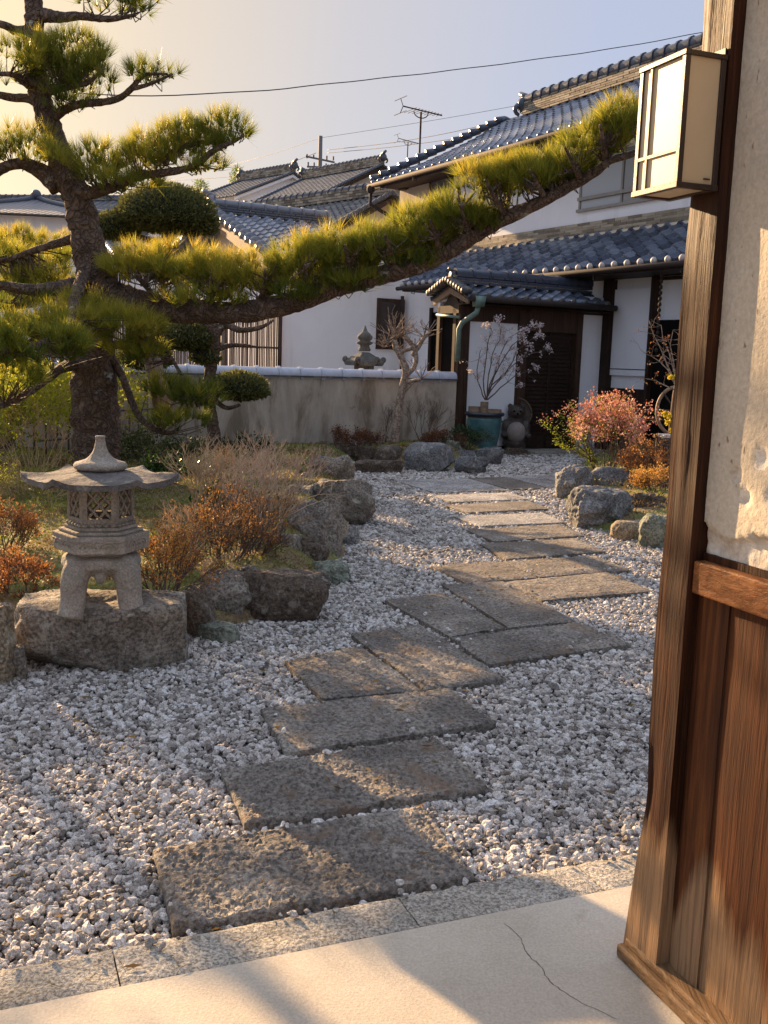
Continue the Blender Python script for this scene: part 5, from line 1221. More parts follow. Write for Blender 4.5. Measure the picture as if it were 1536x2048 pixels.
nt.links.new(col, b.inputs["Base Color"]); b.inputs["Roughness"].default_value = .92
bump(nt, b, mth(nt, 'ADD', mth(nt, 'MULTIPLY', ramp(nt, vo.outputs[0], [(0, 0.), (.25, 1.)]), 1.0), mth(nt, 'MULTIPLY', n2, .6)), 1.0, .025); M['bark'] = m
M['bark_pale'] = mat_stone('pale_bark', (.17, .12, .085), (.27, .20, .15), (.38, .30, .23), None, 8, .6, .9, 40)
M['bark_brown'] = mat_plain('brown_bark', (.12, .08, .06), .9, .35, 14, .6)
M['twig_tan'] = mat_plain('tan_twigs', (.50, .35, .20), .8, .3, 6, 0); M['twig_pink'] = mat_plain('pinkish_twigs', (.48, .33, .22), .8, .3, 6, 0)
M['twig_dark'] = mat_plain('dark_twigs', (.09, .06, .045), .85, .3, 6, 0); M['support'] = mat_wood('weathered_prop', (.14, .09, .065), (.22, .15, .115), (.30, .22, .17), 'Z')
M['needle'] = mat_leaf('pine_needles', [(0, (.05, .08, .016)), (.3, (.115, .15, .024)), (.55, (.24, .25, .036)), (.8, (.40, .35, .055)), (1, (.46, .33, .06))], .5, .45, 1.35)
M['clip'] = mat_leaf('clipped_foliage', [(0, (.045, .055, .02)), (.5, (.125, .135, .045)), (1, (.26, .25, .08))], .25, .6)
M['leaf_lime'] = mat_leaf('lime_leaves', [(0, (.07, .11, .015)), (.5, (.22, .27, .03)), (1, (.45, .45, .05))], .5)
M['leaf_green'] = mat_leaf('broad_leaves', [(0, (.02, .05, .012)), (.6, (.04, .10, .02)), (1, (.12, .20, .04))], .3, .3)
M['leaf_orange'] = mat_leaf('orange_leaves', [(0, (.12, .055, .025)), (.4, (.24, .12, .04)), (.7, (.46, .20, .05)), (1, (.60, .36, .09))], .45)
M['leaf_red'] = mat_leaf('reddish_leaves', [(0, (.11, .045, .025)), (.5, (.27, .10, .045)), (1, (.50, .24, .08))], .45)
M['petal_pink'] = mat_leaf('pink_petals', [(0, (.50, .16, .14)), (.5, (.72, .32, .26)), (1, (.80, .52, .38))], .35)
M['petal_white'] = mat_leaf('white_petals', [(0, (.42, .30, .34)), (.5, (.66, .56, .60)), (1, (.82, .78, .80))], .3)
M['petal_yellow'] = mat_leaf('yellow_petals', [(0, (.55, .42, .02)), (1, (.8, .68, .05))], .35)
M['moss'] = mat_leaf('moss_blades', [(0, (.15, .09, .045)), (.35, (.26, .18, .07)), (.6, (.20, .22, .045)), (1, (.38, .38, .075))], .35)
def tufts(centers, dirs, n, L, W, spread, tint):
    C = np.repeat(np.asarray(centers, float), n, 0); D = unit(np.repeat(unit(np.asarray(dirs, float)), n, 0) + RNG.normal(0, spread, (len(C), 3)))
    LL = L * RNG.uniform(.7, 1.15, len(C)); t = np.repeat(tint, n) + RNG.normal(0, .06, len(C))
    C = C + D * .004
    return needle_tris(C, D, LL, W), np.clip(t, 0, 1)
class Tree:
    def __init__(s, root): s.root = root; s.tw = []; s.N = []; s.T = []; s.nodes = []
    def limb(s, pts, name='limb', smooth=True, nz=.16, mat='bark', step=.035, n=16):
        """pts: (px, py, Y, width in photo pixels)"""
        q = [tuple(P(x, y, Y)) + (w * Y / F * .5,) for x, y, Y, w in pts]; sp = spline(q, step)
        mb = MB(); mb.tube([p[:3] for p in sp], [max(.004, p[3]) for p in sp], n, nz=nz); s.nodes += [np.array(p[:3]) for p in sp[::3]]
        return mb.build(name, M[mat], parent=s.root, smooth=smooth)
    def pad(s, cx, cy, rx, ry, Y, n, dz=.5, L=.145, tint=.5, spread=.36, up=1.0, W=.0042, cnt=26, twig=.3, tophot=.35, thin=-.12, freq=4.2):
        k = Y / F; c = np.array(P(cx, cy, Y)); a, h = rx * k, ry * k; d = dz * a if dz < 5 else dz
        d = min(d, .75)
        th = RNG.uniform(0, 2 * np.pi, n); rr = np.sqrt(RNG.uniform(0, 1, n)); w = RNG.uniform(-1, 1, n) * np.sqrt(np.maximum(0, 1 - rr ** 2)); w = np.where(w < 0, w * .75, w)
        C = np.stack([c[0] + a * rr * np.cos(th), c[1] + d * rr * np.sin(th), c[2] + h * w - L * .35], 1)
        D = np.stack([.55 * rr * np.cos(th), .55 * rr * np.sin(th), np.full(n, up)], 1) + RNG.normal(0, .18, (n, 3))
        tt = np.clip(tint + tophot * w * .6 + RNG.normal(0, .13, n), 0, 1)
        keep = np.array([noise.noise(Vector(q) * freq) + RNG.normal(0, .08) for q in C]) > thin
        C, D, tt = C[keep], D[keep], tt[keep]; n = len(C)
        v_, t_ = tufts(C, D, cnt, L, W, spread, tt); s.N.append(v_); s.T.append(t_)
        nod = np.array(s.nodes)
        for i in range(n):                                    # twigs from the nearest wood to the tufts
            if RNG.random() < twig:
                dd = np.linalg.norm(nod - C[i], axis=1) + np.where(nod[:, 2] > C[i, 2] + .03, .25, 0); j = int(np.argmin(dd)); a0 = nod[j]
                if dd[j] > 1.1: continue
                mid = a0 * .45 + C[i] * .55 + RNG.normal(0, .03, 3) + np.array([0, 0, -.03]); r0 = .004 + .006 * min(1, dd[j])
                s.tw.append((*a0, *mid, r0 * 1.2, r0 * .8)); s.tw.append((*mid, *C[i], r0 * .8, .0025))
    def done(s, needle='needles', mat='needle'):
        if s.tw: arr_mesh('twigs', sticks(s.tw), 4, M['bark'], parent=s.root)
        arr_mesh(needle, np.concatenate(s.N), 3, M[mat], parent=s.root, tint=np.concatenate([t.reshape(-1, 3 if False else 1)[:, 0] for t in s.T]))
# ---- the old pine
pb0 = P(195, 960, 8.9); pb0.z = .2
pine = thing('pine_tree', 'old garden pine with scaly trunk and one very long limb sweeping right across the court', 'tree', tuple(pb0))
T = Tree(pine); YT = 8.9
T.limb([(194, 985, YT, 112), (193, 930, YT, 98), (191, 860, YT, 88), (189, 780, YT, 84), (188, 700, YT, 80), (192, 630, YT, 78), (193, 570, YT, 72), (182, 510, YT, 66), (168, 450, YT, 60), (152, 395, YT, 54), (135, 355, YT, 52), (118, 310, YT, 48), (100, 255, YT, 44), (84, 205, YT, 42), (74, 150, YT, 40), (68, 90, YT, 38), (68, 20, YT, 34), (62, -60, YT, 30), (75, -150, YT, 26), (70, -260, YT, 18)], 'trunk', nz=.22, n=28, step=.03)
T.limb([(195, 590, 8.9, 60), (225, 588, 8.85, 58), (270, 605, 8.8, 54), (330, 618, 8.7, 50), (400, 624, 8.6, 46), (470, 625, 8.5, 44), (540, 615, 8.45, 44), (600, 600, 8.4, 42), (660, 578, 8.35, 40), (720, 560, 8.3, 38), (800, 540, 8.2, 36), (860, 520, 8.1, 35), (920, 488, 8.0, 33), (970, 458, 7.9, 29), (1020, 432, 7.8, 27), (1080, 404, 7.7, 24), (1140, 372, 7.6, 21), (1190, 345, 7.5, 17), (1220, 322, 7.4, 14), (1265, 308, 7.3, 12), (1330, 285, 7.2, 9)], 'long_limb', nz=.18, n=20)
T.limb([(90, 30, 8.9, 26), (120, 34, 8.8, 20), (160, 32, 8.7, 15), (215, 38, 8.6, 12), (270, 30, 8.5, 6)])
T.limb([(100, 240, 8.9, 26), (125, 222, 8.8, 18), (160, 208, 8.7, 15), (200, 205, 8.65, 14), (235, 198, 8.6, 13), (262, 178, 8.55, 11), (283, 152, 8.5, 9), (300, 148, 8.5, 6), (335, 148, 8.5, 4)])
T.limb([(262, 178, 8.55, 10), (300, 168, 8.5, 7), (345, 148, 8.45, 4)])
T.limb([(145, 388, 8.9, 34), (185, 385, 8.75, 24), (230, 372, 8.6, 20), (275, 352, 8.5, 17), (330, 345, 8.45, 15), (385, 333, 8.4, 13), (430, 300, 8.35, 11), (470, 282, 8.3, 7), (488, 270, 8.3, 4)])
T.limb([(330, 330, 8.45, 12), (350, 300, 8.4, 10), (400, 285, 8.4, 8), (440, 275, 8.4, 5)])
T.limb([(118, 372, 8.9, 42), (85, 345, 8.9, 32), (50, 328, 8.85, 24), (15, 332, 8.8, 20), (-20, 355, 8.8, 18), (-70, 400, 8.8, 14)])
T.limb([(88, 215, 8.9, 26), (60, 198, 8.95, 18), (25, 195, 9.0, 15), (-30, 188, 9, 12), (-120, 195, 9, 8)])
T.limb([(68, 62, 8.9, 26), (35, 62, 8.9, 18), (0, 48, 8.8, 14), (-60, 40, 8.8, 11)])
T.limb([(80, 175, 8.9, 30), (45, 160, 8.7, 18), (20, 148, 8.6, 10), (-30, 150, 8.6, 7)])
T.limb([(92, 180, 8.9, 22), (130, 175, 8.7, 14), (175, 165, 8.6, 9), (205, 140, 8.6, 5)])
T.limb([(180, 575, 8.9, 44), (150, 572, 8.7, 34), (100, 578, 8.5, 26), (60, 580, 8.3, 22), (0, 570, 8.1, 18), (-80, 560, 8, 12)])
T.limb([(172, 548, 8.8, 30), (158, 575, 8.5, 26), (150, 600, 8.2, 24), (140, 640, 7.9, 20), (100, 680, 7.6, 16), (40, 700, 7.3, 12), (-40, 705, 7.1, 9)])
T.limb([(150, 728, 8.9, 26), (120, 738, 8.3, 19), (80, 768, 7.9, 17), (40, 795, 7.6, 15), (0, 812, 7.4, 12), (-60, 820, 7.2, 8)])
T.limb([(210, 705, 8.9, 22), (235, 735, 8.9, 16), (255, 780, 8.8, 14), (275, 828, 8.7, 14), (300, 852, 8.65, 13), (325, 864, 8.6, 11), (345, 868, 8.6, 7)])
T.limb([(225, 690, 8.9, 18), (280, 690, 8.6, 10), (330, 700, 8.4, 8), (390, 800, 8.4, 6)])
T.limb([(176, 468, 8.9, 26), (130, 482, 9.0, 18), (70, 500, 9.1, 13), (10, 520, 9.2, 9), (-60, 520, 9.2, 6)])
# side branches of the long limb
for (x, y, Y, x2, y2) in ((330, 610, 8.7, 300, 540), (420, 612, 8.6, 450, 545), (520, 600, 8.5, 560, 530), (610, 590, 8.4, 640, 520), (700, 555, 8.3, 720, 480), (790, 530, 8.2, 800, 460), (880, 500, 8.05, 890, 430), (940, 475, 8.0, 950, 400), (1010, 430, 7.8, 1000, 350), (1090, 395, 7.7, 1090, 330), (1160, 355, 7.55, 1160, 285), (1210, 320, 7.45, 1230, 240)):
    for q in (-1, 1):
        T.limb([(x, y, Y, 14), ((x + x2) / 2 + q * 12, (y + y2) / 2 + 12, Y + q * .18, 9), (x2 + q * 30, y2 + 10, Y + q * .38, 5)], 'branch', nz=.12, n=8, step=.05)
pads = [(240, -10, 90, 38, 8.6, 75, .35), (150, 118, 68, 62, 8.7, 170, .42), (130, 185, 60, 40, 8.7, 80, .40), (185, 150, 40, 55, 8.6, 60, .36), (18, 125, 62, 55, 8.8, 120, .40), (70, 100, 40, 40, 8.5, 50, .6), (310, 140, 48, 24, 8.5, 62, .35),
        (50, 285, 95, 42, 8.75, 150, .62), (-60, 290, 80, 50, 8.8, 70, .5), (195, 322, 55, 48, 8.6, 110, .5), (120, 300, 30, 35, 8.5, 40, .7), (310, 300, 70, 55, 8.5, 190, .62), (380, 270, 60, 42, 8.45, 130, .5), (448, 258, 50, 42, 8.35, 120, .42), (240, 355, 80, 24, 8.5, 80, .55), (400, 322, 50, 20, 8.4, 40, .5),
        (60, 500, 115, 52, 9.6, 330, .66), (90, 560, 80, 40, 9.3, 150, .45), (20, 590, 70, 45, 8.3, 120, .38), (130, 650, 90, 42, 7.9, 190, .45), (240, 645, 85, 38, 8.2, 170, .45), (60, 680, 110, 55, 7.4, 330, .30), (-50, 680, 90, 60, 7.2, 140, .3), (270, 690, 60, 40, 8.3, 110, .42), (170, 610, 60, 30, 8.3, 60, .5),
        (-20, 745, 100, 40, 7.3, 110, .3), (395, 785, 50, 38, 8.4, 90, .33), (355, 835, 60, 26, 8.5, 80, .32), (330, 770, 40, 30, 8.5, 50, .35),
        (285, 525, 78, 42, 8.7, 230, .68), (370, 530, 85, 50, 8.6, 260, .66), (460, 545, 80, 48, 8.5, 250, .66), (540, 545, 65, 48, 8.45, 220, .60), (610, 520, 75, 58, 8.4, 280, .58), (690, 500, 75, 56, 8.3, 280, .58), (770, 480, 70, 56, 8.2, 270, .56), (845, 455, 68, 58, 8.1, 260, .52), (915, 430, 60, 52, 8.0, 220, .48), (965, 430, 48, 38, 7.9, 130, .42),
        (960, 362, 52, 40, 7.8, 150, .60), (1020, 352, 60, 42, 7.75, 180, .58), (1085, 340, 60, 44, 7.7, 180, .54), (1140, 318, 48, 46, 7.6, 150, .54), (1190, 275, 58, 48, 7.5, 190, .55), (1245, 240, 50, 44, 7.35, 170, .55), (700, 555, 60, 28, 8.25, 80, .42), (600, 575, 60, 26, 8.3, 80, .42), (830, 510, 50, 25, 8.1, 60, .36), (400, 590, 90, 25, 8.4, 80, .5)]
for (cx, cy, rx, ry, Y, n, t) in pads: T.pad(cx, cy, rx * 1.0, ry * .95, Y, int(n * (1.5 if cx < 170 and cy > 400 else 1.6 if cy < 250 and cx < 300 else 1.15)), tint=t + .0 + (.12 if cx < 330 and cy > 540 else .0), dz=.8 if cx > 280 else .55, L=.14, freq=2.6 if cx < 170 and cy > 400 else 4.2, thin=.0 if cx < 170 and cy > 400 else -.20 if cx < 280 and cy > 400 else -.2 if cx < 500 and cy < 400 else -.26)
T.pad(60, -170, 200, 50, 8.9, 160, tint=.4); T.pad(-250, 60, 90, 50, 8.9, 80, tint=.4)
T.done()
# a second, lower pine further back closes the left edge
pb2 = P(20, 900, 12.0); pb2.z = .2
pine2 = thing('pine_tree', 'smaller pine with sunlit yellow-green pads behind the left side of the old pine', 'tree', tuple(pb2)); T2 = Tree(pine2)
T2.limb([(15, 905, 12, 34), (8, 800, 12, 30), (30, 700, 12, 28), (20, 600, 12, 24), (45, 520, 12, 18), (50, 470, 12, 10)], 'trunk', n=14, step=.06)
T2.limb([(20, 620, 12, 16), (70, 590, 12, 12), (120, 575, 12, 6)]); T2.limb([(25, 700, 12, 16), (70, 680, 12, 11), (130, 670, 12, 6)]); T2.limb([(30, 560, 12, 14), (-20, 530, 12, 10), (-60, 520, 12, 6)]); T2.limb([(20, 680, 12, 14), (-30, 650, 12, 10), (-70, 640, 12, 6)])
for (cx, cy, rx, ry, n, t) in ((70, 490, 85, 42, 260, .72), (-20, 500, 80, 45, 200, .66), (110, 575, 70, 36, 190, .5), (10, 590, 80, 40, 200, .5), (120, 665, 60, 34, 150, .4), (20, 680, 90, 40, 220, .38), (-50, 600, 60, 40, 100, .4)): T2.pad(cx, cy, rx, ry, 12.0, n, tint=t, L=.15, dz=.6, thin=-.4, W=.005)
T2.done()
# prop under the limb
pr = MB(); a, b_ = P(335, 850, 10.0), P(300, 700, 10.0); pr.tube([a, b_], [.10, .085], 12, nz=.06); pr.tube([b_ + Vector((-.02, 0, .0)), b_ + Vector((-.06, -.4, .35))], .05, 8)
tag(pr.build('tree_prop', M['support'], smooth=True), 'short leaning weathered log propped behind the pine trunk', 'prop')
# ---- cloud-pruned tree
def clump(name, cx, cy, rx, ry, Y, n, root, mat='clip', L=.035, dz=.8, base=.45, lift=0, tb=0.0):
    k = Y / F; c = np.array(P(cx, cy, Y)); a, h = rx * k, ry * k; d = a * dz
    p = unit(RNG.normal(size=(n, 3))); low = p[:, 2] < 0; p[low, 2] *= base
    lump = 1 + .10 * np.array([noise.noise(Vector((q[0] * 4 + cx, q[1] * 4, q[2] * 4))) for q in p])
    r = ((RNG.uniform(.80, 1.0, n) + np.where(RNG.random(n) < .05, RNG.uniform(0, .09, n), 0)) * lump)[:, None]; C = c + p * r * np.array([a, d, h]); D = p * np.array([1, 1, 1.3]) + RNG.normal(0, .5, (n, 3)) + np.array([0, 0, .35])
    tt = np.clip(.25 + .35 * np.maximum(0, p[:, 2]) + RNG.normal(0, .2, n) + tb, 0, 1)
    V_ = leaf_quads(C, D, RNG.uniform(.7, 1.3, n) * L, L * .38)
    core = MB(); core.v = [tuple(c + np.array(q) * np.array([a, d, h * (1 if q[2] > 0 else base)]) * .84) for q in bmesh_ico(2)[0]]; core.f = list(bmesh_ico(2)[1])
    o = arr_mesh(name, V_, 4, M[mat], parent=root, tint=np.repeat(tt, 1)); return V_, tt, core
YC = 12.3
cb = P(428, 900, YC); cb.z = .2
cloud = thing('cloud_pruned_tree', 'dark evergreen clipped into smooth domed clouds behind the pine limb', 'tree', tuple(cb)); TC = Tree(cloud)
TC.limb([(432, 905, YC, 30), (424, 840, YC, 24), (416, 780, YC, 23), (424, 720, YC, 24), (426, 675, YC, 30), (412, 640, YC, 32), (380, 600, YC, 30), (350, 540, YC, 30), (338, 480, YC, 32), (335, 440, YC, 22)], 'trunk', n=14)
TC.limb([(428, 670, YC, 24), (450, 650, YC, 16), (480, 660, YC - .2, 12), (520, 655, YC - .3, 9), (548, 640, YC - .3, 4)]); TC.limb([(424, 700, YC, 14), (470, 690, YC, 8), (520, 695, YC, 4)])
TC.limb([(338, 500, YC, 16), (300, 480, YC, 10), (260, 470, YC, 8), (220, 460, YC, 6)]); TC.limb([(420, 790, YC, 12), (450, 815, YC - .1, 9), (480, 810, YC - .2, 6)]); TC.limb([(418, 690, YC, 16), (395, 690, YC, 12), (370, 685, YC, 8)])
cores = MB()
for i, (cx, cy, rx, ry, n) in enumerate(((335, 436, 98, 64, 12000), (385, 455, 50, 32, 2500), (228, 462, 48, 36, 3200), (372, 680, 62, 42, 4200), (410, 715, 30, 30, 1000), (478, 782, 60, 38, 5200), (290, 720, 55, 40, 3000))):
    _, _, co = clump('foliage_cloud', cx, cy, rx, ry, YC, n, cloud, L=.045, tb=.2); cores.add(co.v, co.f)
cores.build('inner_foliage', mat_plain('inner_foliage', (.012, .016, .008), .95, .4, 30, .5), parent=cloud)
if TC.tw: pass
# ---- generic shrubs
def grow(out, p, d, L, r, depth, rs, spread=.45, ratio=.72, kids=(2, 3), up=.15):
    q = p + d * L; m_ = (p + q) / 2 + Vector((rs.gauss(0, .04), rs.gauss(0, .04), rs.gauss(0, .02))) * L * 1.6
    out.append((*p, *m_, r, r * .88)); out.append((*m_, *q, r * .88, r * .75)); tips = []
    if depth == 0: return [(q, d)]
    for _ in range(rs.randint(*kids)):
        nd = (d + Vector((rs.gauss(0, spread), rs.gauss(0, spread), rs.gauss(0, spread * .7) + up))).normalized()
        tips += grow(out, q, nd, L * ratio * rs.uniform(.75, 1.2), r * .68, depth - 1, rs, spread, ratio, kids, up)
    return tips
def shrub(name, label, px, yb, w, h, Y=None, z0=.2, stems=12, depth=4, mat='twig_tan', leaf=None, nl=0, Ls=.03, group=None, seed=1, spread=.4, r0=None, aspect=.45, flare=.5, per=1, cat='shrub', tintb=.5, kids=(2, 3)):
    rs = random.Random(seed * 77 + px); b0 = G(px, yb, z0) if Y is None else P(px, yb, Y)
    if Y is not None: b0.z = z0
    k = b0.y / F; W_, H_ = w * k, h * k; root = thing(name, label, cat, tuple(b0), group); segs = []; tips = []; stems = int(stems * 1.5)
    L0 = H_ / (1 + .72 + .52 + .37 + .27)* 1.25 if depth >= 4 else H_ / (1 + .72 + .52 + .37) * 1.15 if depth == 3 else H_ / 2.3
    L0 *= .84; r_ = r0 or .0045; nl = int(nl * 1.4); Ls = Ls * .85
    for i in range(stems):
        a = rs.uniform(0, 6.283); f = math.sqrt(rs.random()); dx = math.cos(a) * f; dy = math.sin(a) * f
        p = b0 + Vector((dx * W_ * .22, dy * W_ * .22, -.03)); d_ = Vector((dx * W_ * flare, dy * W_ * flare, H_ * .55)).normalized()
        tips += grow(segs, p, d_, L0 * rs.uniform(.7, 1.1), r_, depth, rs, spread, kids=kids)
    arr_mesh('stems', sticks(segs), 4, M[mat], parent=root)
    if leaf:
        tp = np.array([tuple(t[0]) for t in tips]); td = np.array([tuple(t[1]) for t in tips]); S_ = np.array(segs); half = S_[len(S_) // 3:]
        idx = RNG.integers(0, len(tp), nl); C = tp[idx] + RNG.normal(0, Ls * .8, (nl, 3)) - td[idx] * RNG.uniform(0, 3.2, (nl, 1)) * Ls; D = td[idx] + RNG.normal(0, .8, (nl, 3)) + np.array([0, 0, .3])
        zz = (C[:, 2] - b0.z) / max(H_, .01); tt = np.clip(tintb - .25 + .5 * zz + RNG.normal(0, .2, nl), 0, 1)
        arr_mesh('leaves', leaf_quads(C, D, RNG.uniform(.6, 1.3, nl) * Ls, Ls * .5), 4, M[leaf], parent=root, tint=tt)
    return root, tips, b0
GS = 'bare twiggy shrubs in the garden bed'; GA = 'small azaleas in the garden bed'
shrub('bare_shrub', 'tall tan bare-twigged shrub just right of the lantern roof', 408, 1010, 70, 165, Y=7.2, stems=7, depth=5, r0=.0075, seed=2, group=GS, spread=.42, flare=.4)
shrub('bare_shrub', 'tan bare shrub on one thin stem beside the lantern fire box', 374, 1080, 80, 130, Y=5.7, stems=5, depth=5, r0=.006, seed=3, group=GS, spread=.42, flare=.35)
shrub('bare_shrub', 'large pinkish bare shrub leaning over the rocks in the middle of the bed', 528, 1110, 100, 190, Y=6.6, stems=9, depth=5, mat='twig_pink', r0=.0065, seed=4, group=GS, spread=.46, flare=.55)
shrub('bare_shrub', 'wide dense brown-pink bare shrub at the far end of the left bed', 560, 965, 110, 95, Y=9.2, stems=7, depth=5, mat='twig_pink', r0=.008, seed=5, group=GS, spread=.4, flare=.8)
shrub('bare_shrub', 'pale brown bare shrub behind the tall tan one under the clipped dome', 440, 930, 90, 80, Y=9.6, stems=8, depth=5, mat='twig_tan', r0=.005, seed=6, group=GS, spread=.4, flare=.7)
shrub('azalea', 'orange azalea with glowing tips right of the lantern legs', 325, 1212, 120, 160, Y=5.0, stems=16, depth=4, mat='twig_dark', leaf='leaf_orange', nl=2600, Ls=.017, group=GA, seed=7, flare=.8, tintb=.6)
shrub('azalea', 'dark brown and orange azalea below the large pinkish shrub', 448, 1185, 140, 170, Y=5.8, stems=18, depth=4, mat='twig_dark', leaf='leaf_orange', nl=2400, Ls=.018, group=GA, seed=8, flare=.7, tintb=.35)
shrub('azalea', 'reddish azalea at the left edge level with the lantern roof', 8, 1095, 90, 120, Y=6.0, stems=14, depth=4, mat='twig_dark', leaf='leaf_red', nl=2400, Ls=.02, group=GA, seed=9, flare=.7, tintb=.6)
shrub('azalea', 'low reddish orange azalea left of the lantern legs', 38, 1200, 120, 100, Y=5.0, stems=14, depth=4, mat='twig_dark', leaf='leaf_red', nl=2200, Ls=.018, group=GA, seed=10, flare=.9, tintb=.55)
shrub('azalea', 'small orange tuft of azalea peeping beside the lantern platform', 300, 1075, 36, 70, Y=5.9, stems=5, depth=3, mat='twig_dark', leaf='leaf_red', nl=380, Ls=.018, group=GA, seed=11, tintb=.6)
shrub('azalea', 'small rust-brown azalea below the plaster wall left of the bare tree', 718, 893, 66, 52, Y=14.2, stems=14, depth=4, mat='twig_dark', leaf='leaf_red', nl=1500, Ls=.035, group=GA, seed=12, flare=.9, tintb=.2)
shrub('azalea', 'dark reddish azalea right of the bare tree', 885, 893, 60, 44, Y=14.5, stems=14, depth=4, mat='twig_dark', leaf='leaf_red', nl=1300, Ls=.035, group=GA, seed=13, flare=.9, tintb=.15)
shrub('azalea', 'dark green azalea between the reddish one and the blue pot', 932, 893, 52, 50, Y=14.7, stems=14, depth=4, mat='twig_dark', leaf='leaf_green', nl=1400, Ls=.035, group=GA, seed=14, flare=.9, tintb=.1)
for i, (x, y, w, h, Y, mt, lf, lab) in enumerate(((398, 1150, 80, 80, 5.5, 'twig_tan', None, 'low tan bare twigs between the two orange azaleas'), (470, 1050, 90, 80, 6.9, 'twig_dark', 'leaf_orange', 'small brown-orange azalea under the large pinkish shrub'), (560, 1020, 80, 80, 7.8, 'twig_pink', None, 'pinkish bare twigs beside the brown stone above the big block'),
        (610, 930, 80, 60, 10.6, 'twig_pink', None, 'low pinkish bare shrub by the squarish rock'), (520, 1010, 80, 90, 7.6, 'twig_tan', None, 'tan bare shrub behind the large pinkish one'), (350, 1040, 60, 60, 6.4, 'twig_dark', 'leaf_orange', 'tiny golden azalea just behind the lantern roof corner'), (460, 905, 80, 70, 10.8, 'twig_tan', None, 'far tan bare shrub under the small clipped cloud'), (120, 1010, 110, 60, 7.4, 'twig_tan', 'leaf_lime', 'low olive tan shrub behind the left half of the lantern roof'), (500, 1110, 90, 90, 6.1, 'twig_dark', 'leaf_orange', 'dark twiggy azalea with few orange leaves behind the long blackish rock'))):
    shrub('azalea' if lf else 'bare_shrub', lab, x, y, w, h, Y=Y, stems=10, depth=4, mat=mt, leaf=lf, nl=900 if lf else 0, Ls=.018, r0=.0055, seed=60 + i, group=GA if lf else GS, flare=.75, tintb=.45)
for i, (x, lab) in enumerate(((712, 'thin bare sapling standing left against the plaster wall'), (772, 'thin bare sapling close left of the pollarded tree'), (850, 'thin bare sapling close right of the pollarded tree'))):
    shrub('bare_sapling', lab, x, 870, 60, 95, Y=15.2, stems=4, depth=4, mat='twig_dark', r0=.006, seed=20 + i, group='bare saplings along the plaster wall', spread=.35, flare=.4)
shrub('leafy_shrub', 'bright yellow-green leafy shrub glowing behind the pine trunk at the left edge', 70, 955, 200, 265, Y=10.0, stems=20, depth=4, mat='twig_tan', leaf='leaf_lime', nl=7500, Ls=.055, seed=30, flare=.8, tintb=.8)
shrub('leafy_shrub', 'second yellow-green bush beyond the left edge of the lime one', -70, 955, 200, 220, Y=10.4, stems=16, depth=4, mat='twig_tan', leaf='leaf_lime', nl=4500, Ls=.05, seed=31, flare=.8, tintb=.5)
shrub('bare_shrub', 'grey-tan twiggy undergrowth shrub at the left edge above the azaleas', 40, 990, 190, 110, Y=8.3, stems=22, depth=4, mat='twig_tan', seed=32, group=GS, flare=.9, leaf='leaf_lime', nl=900, Ls=.025)
shrub('evergreen_shrub', 'dark glossy broad-leaved plant between the bare shrubs', 475, 985, 80, 75, Y=8.0, stems=9, depth=3, mat='twig_dark', leaf='leaf_green', nl=420, Ls=.085, seed=33, flare=.9, tintb=.6)
shrub('evergreen_shrub', 'dark green low shrub at the foot of the pine behind the flat stones', 350, 935, 130, 60, Y=10.2, stems=14, depth=3, mat='twig_dark', leaf='leaf_green', nl=1300, Ls=.05, seed=34, flare=.9, tintb=.2)
shrub('evergreen_shrub', 'low dark green shrub against the left part of the plaster wall', 505, 905, 120, 60, Y=12.6, stems=14, depth=3, mat='twig_dark', leaf='leaf_green', nl=1200, Ls=.05, seed=35, flare=.9, tintb=.1)
shrub('evergreen_shrub', 'dark undergrowth shrub beneath the clipped cloud tree', 300, 900, 170, 90, Y=11.3, stems=16, depth=3, mat='twig_dark', leaf='clip', nl=2600, Ls=.05, seed=36, flare=.9, tintb=.3)
def blades(name, label, px, yb, w, h, Y, n, mat, seed, z0=.2, tint=.6, cat='grass tuft'):
    b0 = P(px, yb, Y); b0.z = z0; k = Y / F; c = np.array(b0); a = RNG.uniform(0, 6.28, n); f = RNG.uniform(.1, 1, n)
    D = np.stack([np.cos(a) * f * w * k * .8, np.sin(a) * f * w * k * .5, np.full(n, h * k)], 1); L_ = np.linalg.norm(D, axis=1) * RNG.uniform(.7, 1.1, n)
    tag(arr_mesh(name, leaf_quads(c + np.stack([np.cos(a), np.sin(a), 0 * a], 1) * .02, D, L_, .012), 4, M[mat], tint=np.clip(RNG.normal(tint, .2, n), 0, 1), origin=b0), label, cat)
blades('grass_tuft', 'spiky yellow-green grass tuft beside the base of the pine', 258, 940, 45, 62, 8.6, 60, 'leaf_lime', 1)
